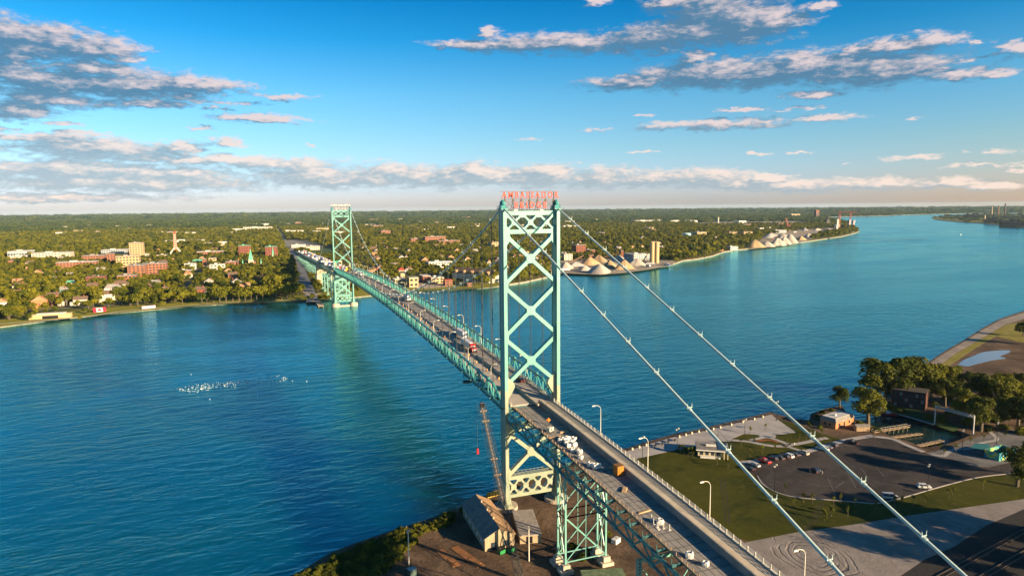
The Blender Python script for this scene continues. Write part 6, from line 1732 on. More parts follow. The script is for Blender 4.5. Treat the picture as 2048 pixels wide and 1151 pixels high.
for px, yb, yt, lab in ((1698,455,439.5,'pinkish bridge pylon under construction at the tip of the point, left one'),(1706,456,440.5,'pinkish bridge pylon under construction at the tip of the point, right one')):
    p, s = scale_at(px, yb); r = empty('concrete_pylon', p, 0, lab, 'pylon'); h = (yb-yt)*s
    mb = MB(); mb.taper((-2.0*s,2.0*s,-2*s,2*s),-1,(-1.6*s,1.6*s,-1.6*s,1.6*s),h*0.72); mb.build('shaft', mat('pylon_pink',(0.42,0.28,0.26),0.9,0.12), r)
    mb = MB(); mb.box(-2.6*s,2.6*s,-2.6*s,2.6*s,h*0.72,h); mb.build('climbing_form', mat('form_grey',(0.3,0.24,0.24),0.8,0.2), r); CLEAR.append((p.x,p.y,30))
p, s = scale_at(1674, 460); tw_ = empty('loading_tower', p, 0, 'pale square loading tower beside the coral crane', 'tower'); mb = MB(); mb.box(-4.5*s,4.5*s,-3*s,3*s,0,12*s); mb.build('wall', pale, tw_); mb = MB(); mb.box(-2*s,2.4*s,-2*s,2*s,12*s,22*s); mb.build('head', pale, tw_); CLEAR.append((p.x,p.y,40))
p, s = scale_at(1655, 450); dt_ = empty('dark_works', p, 0, 'dark stepped works with one slim stack on the point', 'works'); mb = MB(); mb.box(-7*s,6*s,-3*s,5*s,0,6*s); mb.box(-4*s,3*s,-2*s,3*s,6*s,11*s); mb.build('wall', mat('works_dark',(0.08,0.07,0.065),0.9,0.3,0.05), dt_); mb = MB(); mb.cyl(0,0,11*s,22*s,1.1*s,0.8*s,n=10); mb.build('stack', mat('works_dark',(0.08,0.07,0.065)), dt_); CLEAR.append((p.x,p.y,50))
p, s = scale_at(1577, 458)
rc_ = empty('red_crane', p, 0, 'coral crawler crane with a leaning boom beyond the rail yard', 'crane')
mb = MB(); lattice(mb, (0,0,1*s), (-8*s,0,22*s), 1.8, 10, 0.9); mb.build('boom', cr_red, rc_)
mb = MB(); lattice(mb, (0,0,1*s), (5*s,0,11*s), 1.2, 6, 0.7); mb.build('mast', cr_red, rc_)
mb = MB(); mb.box(-3*s,3*s,-3,3,0,3*s); mb.build('cab', cr_red, rc_); CLEAR.append((p.x,p.y,30))
# island works on the right
isl = mat('island_dark', (0.035,0.028,0.025), 0.95, 0.4, 0.02)
for k, (x0, x1, yb, yt, lab) in enumerate(((1970,2004,446,435,'dark low mill hall at the island shore, left one'),(2000,2050,452,437,'dark mill hall at the island shore, at the frame edge'),(1925,1970,436,427,'dark coal heap shaped plant on the island skyline'),(1985,2048,437,430,'long dark hall under the three stacks'))):
    p, s = scale_at(x0, yb, 3.0); w = (x1-x0)*s; h = (yb-yt)*s
    r = empty('island_mill', p, rad(-52), lab, 'mill'); rnd = random.Random(k)
    mb = MB(); mb.box(0,w,0,60,-2,h*0.55); mb.build('wall', isl, r)
    mb = MB(); mb.hip(-1,w*0.6,-1,61,h*0.55,h*0.8,8); mb.build('roof', isl, r)
    for j in range(4):
        mb = MB(); x = w*(0.15+0.2*j); mb.box(x,x+w*0.08,10,30,h*0.5,h*rnd.uniform(0.65,1.0)); mb.build('hopper', isl, r)
for px, yb, yt, m_, lab in ((1983,430,411,'stack_tan','tan island smokestack, left one of three'),(1996,431,411,'stack_brown','brown island smokestack, middle one of three'),(2009,432,407,'stack_dark','dark slim island smokestack, tallest of three')):
    p, s = scale_at(px, yb, 3.0); r = empty('smokestack', p, 0, lab, 'smokestack')
    col_ = dict(stack_tan=(0.34,0.24,0.13), stack_brown=(0.22,0.11,0.06), stack_dark=(0.10,0.045,0.03))[m_]
    mb = MB(); mb.cyl(0,0,-2,(yb-yt)*s,1.7*s,1.0*s,n=14); mb.build('shaft', mat(m_, col_, 0.9, 0.15, 0.02), r)
    mb = MB(); mb.cyl(0,0,(yb-yt)*s-1.2*s,(yb-yt)*s,1.25*s,1.2*s,n=14); mb.build('rim', mat('stack_dark',(0.10,0.045,0.03)), r)
for px, yb, yt, lab in ((1969,440,431,'pale yellow tank tower on the island shore'),(1974,430,422,'pale silo on the island skyline beside the left stack')):
    p, s = scale_at(px, yb, 3.0); r = empty('island_silo', p, 0, lab, 'silo'); mb = MB(); mb.cyl(0,0,-1,(yb-yt)*s,1.6*s,n=14); mb.build('shell', tanw, r); mb = MB(); mb.cyl(0,0,(yb-yt)*s,(yb-yt+0.8)*s,1.6*s,0.4*s,n=14); mb.build('roof', whit, r)
# motor boat with its wake far out, gulls
bo = boat(site(1921.5,469,0.1), rad(200), 'small white motor boat far out on the open river', whit, 11.0, 4.0)
gw = mat('gull_white', (0.80,0.76,0.70), 0.7, 0.04)
def gull():
    mb = MB(); vs = []; n = 8
    for x, r_, z in ((-0.62,0.03,0.20),(-0.35,0.16,0.17),(0,0.24,0.15),(0.28,0.18,0.20),(0.40,0.10,0.34),(0.50,0.11,0.42),(0.58,0.06,0.42),(0.70,0.02,0.38)):
        for j in range(n):
            t = 2*PI*j/n; vs.append((x, r_*math.cos(t), z+r_*math.sin(t)))
    fs = [tuple(range(n)), tuple(range(7*n,8*n))[::-1]]
    for i in range(7):
        for j in range(n): fs.append((i*n+j,(i+1)*n+j,(i+1)*n+(j+1)%n,i*n+(j+1)%n))
    mb.add(vs, fs)
    for s in (-1, 1): mb.add([(0.2,s*0.2,0.28),(-0.3,s*0.26,0.30),(-0.7,s*0.08,0.26),(-0.1,s*0.10,0.36),(0.2,s*0.2,0.22),(-0.3,s*0.26,0.24),(-0.7,s*0.08,0.22),(-0.1,s*0.10,0.30)], [(0,1,2,3),(7,6,5,4),(0,4,5,1),(1,5,6,2),(2,6,7,3),(3,7,4,0)])
    return mb.mesh('gull', gw)
gm_ = gull(); rg = random.Random(3)
gp = [(382,748.5),(420,798),(515,792.5),(558,750.5),(567,754),(568,759.5),(585,761),(613.5,762.5),(497,779.5),(533,752),(547,756)]
for k in range(115):
    t = rg.random()**0.85
    x = 356+t*150+rg.gauss(0,6); y = 780-t*17+rg.gauss(0,3.4)
    gp.append((x, y))
for k in range(34): t = rg.random(); gp.append((500+t*78, 764-t*10+rg.gauss(0,3)))
for x, y in gp:
    o = bpy.data.objects.new('gull', gm_); COL.objects.link(o); o.location = site(x, y, 0.0); o.rotation_euler.z = rg.uniform(0, 6.28); s = rg.uniform(0.5, 0.72); o.scale = (s,s,s)
    tag(o, 'white gull afloat in the loose flock on the open river', 'gull', 'gulls afloat on the river')
# ------------------------------------------------------------------ trees
def leaf_material(name, lo, hi):
    m = bpy.data.materials.new(name); m.use_nodes = True
    t = Net(m.node_tree); b = m.node_tree.nodes['Principled BSDF']
    g = t.n('ShaderNodeNewGeometry').outputs['Position']
    oi = t.n('ShaderNodeObjectInfo').outputs['Random']
    n1 = t.noise(g, 0.35, 3, 0.6); n2 = t.noise(g, 0.02, 2, 0.5)
    f = t.math('ADD', t.math('MULTIPLY', n1, 0.35), t.math('ADD', t.math('MULTIPLY', oi, 0.42), t.math('MULTIPLY', n2, 0.38)))
    t.put(b.inputs['Base Color'], t.ramp(f, [(0.28, lo), (0.8, hi)]))
    b.inputs['Roughness'].default_value = 0.75; b.inputs['Specular IOR Level'].default_value = 0.15
    tr = t.n('ShaderNodeBsdfTranslucent'); t.put(tr.inputs[0], t.ramp(f, [(0.28, tuple(c*1.1 for c in lo)), (0.8, tuple(c*1.2 for c in hi))]))
    mx = t.n('ShaderNodeMixShader'); mx.inputs[0].default_value = 0.22
    out = m.node_tree.nodes['Material Output']
    m.node_tree.links.new(b.outputs[0], mx.inputs[1]); m.node_tree.links.new(tr.outputs[0], mx.inputs[2]); m.node_tree.links.new(mx.outputs[0], out.inputs[0])
    return m
leaf_far = leaf_material('city_tree_leaves', (0.018, 0.042, 0.004), (0.180, 0.162, 0.009))
leaf_near = leaf_material('bank_tree_leaves', (0.014, 0.030, 0.003), (0.125, 0.120, 0.008))
leaf_dist = leaf_material('distant_leaves', (0.014, 0.038, 0.010), (0.085, 0.100, 0.016))
bark = mat('bark', (0.11, 0.085, 0.055), 0.95, 0.3, 1.0)
def crown_mesh(name, seed, R, H, zb, nleaf, leaf, m, nl=11, flat=0.8, lf=1.0):
    """many leaf sized faces over the shells of uneven lobes"""
    r = np.random.default_rng(seed)
    lob = []
    for k in range(nl):
        a = r.uniform(0, 2*PI); q = R*0.62*math.sqrt(r.uniform(0.05, 1)); z = zb+H*r.uniform(0.22, 0.80)
        if k == 0: q, z = 0, zb+H*0.70
        lr = lf*R*r.uniform(0.30, 0.56)*(1.0-0.35*abs((z-zb)/H-0.45))
        lob.append((q*math.cos(a), q*math.sin(a), z, lr))
    lob = np.array(lob)
    w = lob[:,3]**2; idx = r.choice(nl, nleaf, p=w/w.sum())
    d = r.normal(size=(nleaf,3)); d /= np.linalg.norm(d, axis=1)[:,None]
    d[:,2] = np.where(d[:,2] < -0.55, -d[:,2], d[:,2])
    rad_ = lob[idx,3]*r.uniform(0.72, 1.08, nleaf)
    c = lob[idx,:3]+d*rad_[:,None]*np.array([1,1,flat])
    n = d+r.normal(scale=0.45, size=(nleaf,3)); n /= np.linalg.norm(n, axis=1)[:,None]
    u = np.cross(n, r.normal(size=(nleaf,3))); u /= np.linalg.norm(u, axis=1)[:,None]
    v = np.cross(n, u); s = leaf*r.uniform(0.6, 1.25, nleaf)[:,None]
    q = np.stack([c-u*s*0.5, c+v*s*0.42, c+u*s*0.5, c-v*s*0.42], 1).reshape(-1,3)
    me = bpy.data.meshes.new(name)
    me.from_pydata(q.tolist(), [], [(4*i,4*i+1,4*i+2,4*i+3) for i in range(nleaf)])
    me.materials.append(m); me.update()
    return me
def trunk_mesh(h, r0, seed, R):
    rnd = random.Random(seed); mb = MB()
    mb.tube([(0,0,-0.5),(rnd.uniform(-.2,.2),rnd.uniform(-.2,.2),h*0.5),(rnd.uniform(-.4,.4),rnd.uniform(-.4,.4),h)], [r0*1.3,r0,r0*0.6], 7)
    for k in range(5):
        a = rnd.uniform(0,6.28); z = h*rnd.uniform(0.55,0.95)
        mb.tube([(0,0,z),(math.cos(a)*R*0.35,math.sin(a)*R*0.35,z+R*0.35),(math.cos(a)*R*0.6,math.sin(a)*R*0.6,z+R*0.75)], [r0*0.5,r0*0.32,r0*0.12], 5)
    return mb.mesh('trunk', bark)
FARC = [crown_mesh('crown', s, 5.6, 10.5, 1.2, 640, 1.35, leaf_far, 10+s) for s in range(4)]
FART = trunk_mesh(5.5, 0.35, 1, 5)
NEARC = [crown_mesh('crown', 20+s, 7.0, 15.5, 1.5, 4600, 0.68, leaf_near, 27+4*s, 0.85, 0.66) for s in range(3)]
NEART = [trunk_mesh(8.5, 0.5, 5+s, 6.5) for s in range(3)]
SAPC = [crown_mesh('crown', 40+s, 0.95, 3.0, 1.3, 150, 0.34, leaf_near, 7) for s in range(2)]
SAPT = trunk_mesh(2.4, 0.07, 2, 0.9)
def plant_tree(name, loc, crown, trunk, sc, lab, cat='tree', group=None, rz=None, sz=None):
    o = bpy.data.objects.new(name, None); COL.objects.link(o); o.empty_display_size = 0.5
    o.location = loc; o.scale = (sc, sc, sz or sc); o.rotation_euler.z = rz if rz is not None else (loc[0]*1.7+loc[1]) % 6.28
    c = bpy.data.objects.new('crown', crown); COL.objects.link(c); c.parent = o
    t = bpy.data.objects.new('trunk', trunk); COL.objects.link(t); t.parent = o
    return tag(o, lab, cat, group)
# near bank trees: base pixel, height in pixels, spread factor
NT_ = [(1736,845,80,1.3,'tall pale leaved tree with a forked trunk between boathouse and basin'),(1679,817,50,1.15,'round tree on the overgrown point behind the boathouse'),
 (1754,806,98,1.15,'tall feathery tree at the water, river side of the dark brick building'),(1790,804,102,1.1,'tallest tree over the dark brick building, beside the feathery one'),(1832,802,96,1.2,'broad tree over the inland end of the dark brick building'),(1772,806,60,1.0,'lower tree pressed against the river side of the dark brick building'),
 (1862,795,78,1.0,'dense tree inland of the dark brick building'),(1897,778,52,1.25,'broad low tree in front of the quay puddle'),(1890,812,62,1.1,'dark tree behind the white gantry post'),(1925,790,52,1.2,'flat crowned tree in the dark grove, nearest the puddle'),
 (1958,812,72,1.15,'dense tree in the dark grove, river end'),(1992,822,78,1.15,'dense tree in the middle of the dark grove'),(2030,820,70,1.2,'dense tree of the dark grove at the frame edge'),(2010,790,48,1.2,'tree at the back of the dark grove, below the bare ground'),(2046,790,50,1.2,'tree at the back of the dark grove at the frame edge'),
 (1925,838,70,1.1,'dark tree leaning over the gantry beam'),(1962,862,74,1.15,'dark tree beside the inland gantry post'),(1995,852,62,1.15,'dark tree over the back of the play area'),(2036,852,66,1.2,'dark tree over the play area at the frame edge'),(2066,868,76,1.2,'dark tree just beyond the play area at the frame edge'),
 (2034,972,86,1.05,'dark tree at the inland corner of the car park'),(2062,955,90,1.1,'dark tree behind the one at the car park corner'),(2046,672,32,1.3,'dark tree on the weedy verge at the frame edge'),(2070,690,36,1.3,'second dark tree on the weedy verge, farther inland'),(1905,770,40,1.2,'small tree between the puddle and the dark grove')]
for k, (x, y, h, sp, lab) in enumerate(NT_):
    p = site(x, y); s = (p-CAM).dot(_f)/FOC; hh = h*s/16.2
    plant_tree('bank_tree', (p.x,p.y,Z0), NEARC[k % 3], NEART[k % 3], hh*sp, lab, 'tree', 'trees on the near bank', sz=hh)
# the row beyond the frame whose shade falls over the railway and the gravel
for k, (x, y) in enumerate(((2110,1075),(2140,1120),(2170,1100),(2190,1150),(2230,1120),(2220,1200),(2280,1180),(2300,1120))):
    p = site(x, y); plant_tree('railway_tree', (p.x,p.y,Z0), NEARC[k % 3], NEART[k % 3], 1.0+0.15*(k % 3), 'dense tree in the row beyond the railway tracks', 'tree', 'trees beyond the railway')
SAPS = [(1587,1012.5),(1607,1005),(1624,1007),(1666,1011.5),(1681,1006.5),(1708,1013.5),(1571,984.5),(1789,1014),(1804,1009),(1826,1011),(1852,1005),(1897,997),(1906,991),(1966,978),(1695,1032),(1751,1021),
 (1501,913),(1525,908),(1549,902),(1572,893),(1509,890),(1482,892),(1500,868),(1531,862),(1613,878),(1626,874),(1644,872),(1598,884),(1434,929),(1456,938),(1967,881),(1878,905),(1912,905),(2010,879),(1941,889),(1888,913)]
for k, (x, y) in enumerate(SAPS):
    p = site(x, y)
    plant_tree('sapling', (p.x,p.y,Z0), SAPC[k % 2], SAPT, 0.95+0.25*((k*7) % 5)/5, 'young slender sapling on the lawn around the car park' if k < 16 else 'young slender sapling among the park paths and plaza', 'sapling', 'saplings in the riverside park')
EVER = [crown_mesh('crown', 60+s, 1.1, 4.2, 0.1, 420, 0.38, leaf_near, 8, 1.3) for s in range(2)]
for k, ((x, y), lab) in enumerate((((1360,905),'dark conical evergreen beside the pavilion, nearest the lamp post'),((1367,907),'dark conical evergreen beside the pavilion, second from the lamp post'),((1377,910),'dark conical evergreen beside the pavilion, third from the lamp post'),((1384,911),'dark conical evergreen closest to the pavilion wall'),((1649,1040),'small dark evergreen alone on the lawn near the gravel'),((1662,1032),'small dark evergreen on the lawn beside the wheel tracks'))):
    p = site(x, y); plant_tree('evergreen', (p.x,p.y,Z0), EVER[k % 2], SAPT, 1.0, lab, 'evergreen', 'small evergreens in the park')
# bushes of the works yard and the overgrown point
BUSH = [crown_mesh('foliage', 70+s, 2.4, 2.8, -0.6, 900, 0.5, leaf_near, 9, 0.9) for s in range(3)]
rb = random.Random(9)
BP = []
while len(BP) < 190:
    x, y = rb.uniform(560, 905), rb.uniform(1030, 1185)
    edge = 1151-(x-600)*0.62 if x < 660 else 1113-(x-660)*0.363
    edge = max(edge, 1113-(x-660)*0.363) if x > 620 else edge
    lim = edge+24+max(0, (845-x))*0.6
    if y < edge+7 or y > max(lim, edge+16): continue
    if any(abs(x-a) < 9 and abs(y-b) < 6 for a, b in BP): 
        if rb.random() < 0.93: continue
    BP.append((x, y))
for k, (x, y) in enumerate(BP):
    p = site(x, y)
    o = bpy.data.objects.new('shore_bush', BUSH[k % 3]); COL.objects.link(o); o.location = (p.x,p.y,Z0); s = rb.uniform(0.6, 1.15); o.scale = (s,s,s*rb.uniform(0.7,1.1)); o.rotation_euler.z = rb.uniform(0,6.28)
    tag(o, 'leafy green bush in the thicket along the yard shore', 'bush', 'bushes along the yard shore')
for (x, y), lab in (((1633,836),'low bush on the overgrown point, river side'),((1645,826),'low bush on the overgrown point, outer edge'),((1662,821),'low bush on the overgrown point beneath the round tree'),((1692,834),'low bush behind the boathouse'),((1718,848),'low bush between boathouse and forked tree'),((1725,856),'low bush behind the garden shed'),((1746,858),'low bush at the root of the railed dock'),((1756,862),'low bush beside the railed dock'),((1617,848),'low bush at the boathouse corner'),((1640,856),'small bush before the boathouse corner'),
   ((1083,947),'bright bush on the bank behind the right tower leg'),((1072,952),'bush on the bank behind the lattice strut'),((1092,943),'bush on the bank edge right of the tower'),((1060,958),'bush on the bank behind the middle of the strut'),((955,1008),'dark bush at the board fence'),((966,1001),'bush at the water beside the yellowish wall'),((1120,1105),'bush among the support tower footings'),((1165,1118),'bush at the foot of the support tower'),((1180,1104),'low bush between the support tower footings'),((1146,1095),'weedy bush inside the support tower'),((1215,1068),'weedy bush under the viaduct'),((930,1020),'bush between the fence and the warehouse wall')):
    p = site(x, y); k += 1
    o = bpy.data.objects.new('low_bush', BUSH[k % 3]); COL.objects.link(o); o.location = (p.x,p.y,Z0); s = 0.75+0.35*((k*5) % 7)/7; o.scale = (s,s,s*0.85); o.rotation_euler.z = k; tag(o, lab, 'bush', 'bushes on the near bank')
# undergrowth that fills the grove
for k, (x, y) in enumerate(((1765,812),(1778,818),(1800,826),(1856,836),(1880,842),(1902,828),(1922,822),(1944,828),(1966,838),(1988,842),(2012,838),(2034,836),(1938,848),(1975,860),(2008,858),(2040,866),(1895,800),(1930,802),(1962,800),(1996,806),(2030,800),(1870,812),(1850,760),(1880,745),(1915,748),(1948,756))):
    p = site(x, y); o = bpy.data.objects.new('low_bush', BUSH[k % 3]); COL.objects.link(o); o.location = (p.x,p.y,Z0); s = 1.1+0.6*((k*5) % 7)/7; o.scale = (s*1.2,s*1.2,s); o.rotation_euler.z = k; tag(o, 'dark bush in the undergrowth of the grove beside the basin', 'bush', 'undergrowth of the grove')
# people in the park
def person(loc, rz, shirt, trousers, lab, arms=0.2):
    me = bpy.data.meshes.new('person'); J = {'pelvis':(0,0,0.92),'chest':(0,0,1.32),'neck':(0,0,1.48),'head':(0,0.02,1.62),'top':(0,0.01,1.74)}
    V = [(0,0,0.92),(0,0,1.15),(0,0,1.38),(0,0,1.50),(0,0.03,1.60),(0,0.02,1.72)]; E_ = [(0,1),(1,2),(2,3),(3,4),(4,5)]; Rd = [0.15,0.14,0.16,0.06,0.10,0.07]
    for s in (-1, 1):
        k = len(V); V += [(s*0.19,0,1.40),(s*0.24,0.02,1.12),(s*0.25,0.12+arms*0.3,0.90),(s*0.25,0.16+arms*0.35,0.82)]; E_ += [(2,k),(k,k+1),(k+1,k+2),(k+2,k+3)]; Rd += [0.065,0.05,0.04,0.04]
        k = len(V); V += [(s*0.10,0,0.86),(s*0.11,0.05*s,0.48),(s*0.12,-0.03*s,0.09),(s*0.12,0.13-0.03*s,0.04)]; E_ += [(0,k),(k,k+1),(k+1,k+2),(k+2,k+3)]; Rd += [0.10,0.07,0.05,0.045]
    me.from_pydata(V, E_, []); o = bpy.data.objects.new('person', me); COL.objects.link(o)
    md = o.modifiers.new('skin', 'SKIN'); sv = me.skin_vertices[0].data
    for i, r_ in enumerate(Rd): sv[i].radius = (r_, r_*0.85)
    sv[0].use_root = True
    o.modifiers.new('sub', 'SUBSURF').levels = 1; o.modifiers['sub'].render_levels = 1
    m = bpy.data.materials.new('clothing_'+shirt[0]); m.use_nodes = True; t = Net(m.node_tree); b = m.node_tree.nodes['Principled BSDF']
    sp_ = t.n('ShaderNodeSeparateXYZ'); t.put(sp_.inputs[0], t.n('ShaderNodeTexCoord').outputs['Object'])
    t.put(b.inputs['Base Color'], t.ramp(t.math('DIVIDE', sp_.outputs[2], 2.0), [(0.0,(0.02,0.02,0.02)),(0.05,trousers),(0.46,shirt[1]),(0.745,(0.45,0.27,0.18)),(0.835,(0.05,0.03,0.02))], 'CONSTANT')); b.inputs['Roughness'].default_value = 0.9
    me.materials.append(m); o.location = loc; o.rotation_euler.z = rz
    return tag(o, lab, 'person')
person(site(1620,947.5,Z0+0.04), 1.0, ('dark',(0.02,0.02,0.025)), (0.03,0.03,0.04), 'person in dark clothes standing beside the lone dark car')
person(site(1644,948,Z0+0.04), 2.0, ('pale',(0.55,0.5,0.42)), (0.4,0.34,0.25), 'person in pale clothes walking right of the lone dark car')
person(site(1578,900,Z0+0.06), 0.3, ('black',(0.01,0.01,0.012)), (0.02,0.02,0.02), 'person in black standing by the car row path')
person(site(1589,891.5,Z0+0.06), 0.3, ('white',(0.7,0.68,0.62)), (0.05,0.05,0.06), 'person in a white top on the park path')
person(site(1436,872,Z0+0.06), 2.2, ('brown',(0.2,0.12,0.07)), (0.04,0.04,0.05), 'person in brown on the promenade behind the pavilion')

# ------------------------------------------------------------------ far woods
def in_poly(P, poly):
    x, y = P[:,0], P[:,1]; ins = np.zeros(len(P), bool); n = len(poly)
    for i in range(n):
        x0, y0 = poly[i]; x1, y1 = poly[(i+1) % n]
        if y0 == y1: continue
        c = ((y0 > y) != (y1 > y)) & (x < (x1-x0)*(y-y0)/(y1-y0)+x0); ins ^= c
    return ins
fv3 = np.array([_f.x,_f.y,_f.z]); rv3 = np.array([_r.x,_r.y,_r.z]); uv3 = np.array([_u.x,_u.y,_u.z])
def to_px(P):
    d = np.column_stack([P[:,0]-CAM.x, P[:,1]-CAM.y, np.full(len(P), ZF-CAM.z)])
    D = d@fv3; return PW/2+FOC*(d@rv3)/np.maximum(D,1), PH/2-FOC*(d@uv3)/np.maximum(D,1), D
rs = np.random.default_rng(4)
def scatter(step, dmin, dmax, jitter=0.42, margin=90):
    """jittered grid over the part of the far bank between two distances that the frame shows, with a margin"""
    th = np.deg2rad(np.array([-22, 66])); 
    xs = np.arange(-dmax, dmax, step); ys = np.arange(-500, dmax, step)
    out = []
    for yy in ys:
        x = xs; P = np.column_stack([x+CAM.x, np.full(len(x), yy)])
        P = P+rs.uniform(-jitter, jitter, P.shape)*step
        dd = np.hypot(P[:,0]-CAM.x, P[:,1]-CAM.y); k = (dd >= dmin) & (dd < dmax); P = P[k]
        if not len(P): continue
        px, py, D = to_px(P); k = (D > 50) & (px > -margin) & (px < PW+margin); P = P[k]
        if len(P): out.append(P)
    P = np.concatenate(out)
    P = P[in_poly(P, far_poly)]
    for q in (3, 7):                       # keep off the very edge of the water
        P = P[in_poly(P+np.array([0.0, -q]), far_poly)]
    for pl in CLEAR_POLY: 
        a = np.array(pl); b0, b1 = a.min(0), a.max(0)
        k = (P[:,0] > b0[0]) & (P[:,0] < b1[0]) & (P[:,1] > b0[1]) & (P[:,1] < b1[1])
        bad = np.zeros(len(P), bool); bad[k] = in_poly(P[k], pl); P = P[~bad]
    P = P[~((np.abs(P[:,0]) < 12) & (P[:,1] < L+870))]
    return P
def clear_of(P, grow=0.0):
    bad = np.zeros(len(P), bool)
    for x, y, r_ in CLEAR: bad |= (P[:,0]-x)**2+(P[:,1]-y)**2 < (r_+grow)**2
    return P[~bad]
# scattered houses first, so that the woods leave room for them
HP = clear_of(scatter(62, 760, 2900, 0.45), 14)
px_, py_, D_ = to_px(HP)
HP = HP[(px_ > -20) & (px_ < 1500) & ~((px_ > 520) & (px_ < 720) & (py_ > 480))]
rs.shuffle(HP)
D_ = np.hypot(HP[:,0]-CAM.x, HP[:,1]-CAM.y)
HP = HP[np.argsort(D_+rs.uniform(0, 1500, len(D_)))][:190]
protos = []
for wm, rm, hip, ax in ((brk, rbr, 0, 'x'), (whit, rfl, 0, 'y'), (pale, tan_roof, 3, 'x'), (brk, tan_roof, 0, 'y'), (whit, rbr, 2.5, 'x')):
    protos.append(house(12.5, 10, 5.8, wm, rm, hip, ax))
used = [False]*5
HN = ['brick house with a brown roof', 'white house with a grey roof', 'cream house with a tan hipped roof', 'brick house with a tan roof', 'white house with a brown hipped roof']
for k, (x, y) in enumerate(HP):
    i = k % 5; lab = HN[i]+' half hidden in the far bank treetops'; rz = float(rs.choice([0, PI/2, -PI/2, PI]))*1.0+0.1
    if not used[i]:
        used[i] = True; o = protos[i]; o.location = (x,y,ZF); o.rotation_euler.z = rz; tag(o, lab, 'house', 'houses half hidden in the far bank treetops')
    else: o = dup(protos[i], (x,y,ZF), rz, lab, 'houses half hidden in the far bank treetops', float(rs.uniform(0.9,1.25)))
    CLEAR.append((x, y+2, 11.5)); CLEAR.append((x-2, y-12, 11)); CLEAR.append((x-3, y-22, 9))
# single trees along the far shore, hand placed
ST = [(20,640,22),(40,637,12),(58,641,14),(66,636,15),(12,602,30),(30,607,30),(48,606,28),(60,604,30),(62,608,24),(104,612,26),(118,612,18),(133,611,32),(150,604,20),(172,602,34),(193,606,30),(183,597,30),(238,601,28),(250,598,20),(262,611,22),(276,612,28),(272,600,24),(290,599,26),(282,590,26),
 (302,604,22),(318,602,26),(332,606,24),(340,600,26),(352,602,28),(365,608,24),(372,604,26),(388,604,22),(404,607,24),(414,606,18),(426,604,34),(440,606,36),(452,603,32),(466,602,30),(478,603,32),(490,602,32),(502,601,30),(514,601,32),(526,600,32),(540,599,30),(552,598,32),(564,598,30),(574,597,38),(586,594,30),(540,590,34),(556,586,36),(570,580,34),(582,572,28),
 (615,603,12),(626,602,14),(640,601,12),(650,602,14),(655,600,12),(606,585,14),(598,580,10),(310,612,10),(160,640,10),(170,626,12),(178,628,10),(246,606,14),(326,612,12),(72,630,14),(92,628,12),(8,630,18),(30,632,14),
 (958,568,26),(966,572,24),(950,566,22),(974,570,20),(990,566,22),(1010,566,14),(1028,562,24),(1040,561,28),(1052,560,26),(1064,558,28),(1078,556,26),(1090,552,22),(1012,556,18),(700,590,14),(716,586,16),(900,552,18),(925,557,16),(770,566,14),(845,560,12),
 (1352,526,12),(1362,521,14),(1374,519,18),(1386,518,20),(1398,516,20),(1410,514,22),(1421,511,20),(1432,508,20),(1442,505,18),(1345,520,14),(1356,514,18),(1368,511,20),(1382,508,22),(1396,506,22),(1410,504,22),(1424,502,20),(1436,500,18),(1448,497,16),(1470,498,10),(1484,497,8),(1496,495,10),(1240,500,16)]
singles = [(*tuple(site(x, y, ZF)[:2]), h*((site(x, y, ZF)-CAM).dot(_f)/FOC)/11.2) for x, y, h in ST]
FP1 = clear_of(scatter(8.4, 480, 1900))
nz = np.sin(FP1[:,0]*0.021+1.3)*np.sin(FP1[:,1]*0.017)+0.6*np.sin(FP1[:,0]*0.055+FP1[:,1]*0.043)+rs.uniform(-0.7,0.7,len(FP1))
FP1 = FP1[nz > -0.82]
D1 = np.hypot(FP1[:,0]-CAM.x, FP1[:,1]-CAM.y)
px_, py_, _d = to_px(FP1)
order = np.argsort(D1+np.where((px_ < -5) | (px_ > PW), 5000, 0))
NIND = max(0, 298-len(singles))
ind, rest = FP1[order[:NIND]], FP1[order[NIND:]]
for k, (x, y, s) in enumerate(singles+[(p[0], p[1], float(rs.uniform(0.6, 1.15))) for p in ind]):
    s = min(s, 2.6)
    plant_tree('shore_tree', (x, y, ZF), FARC[k % 4], FART, s*0.98, 'broad leafed tree in the band of trees along the far shore', 'tree', 'trees along the far shore', sz=s*(0.92+0.16*((k*7) % 5)/5))
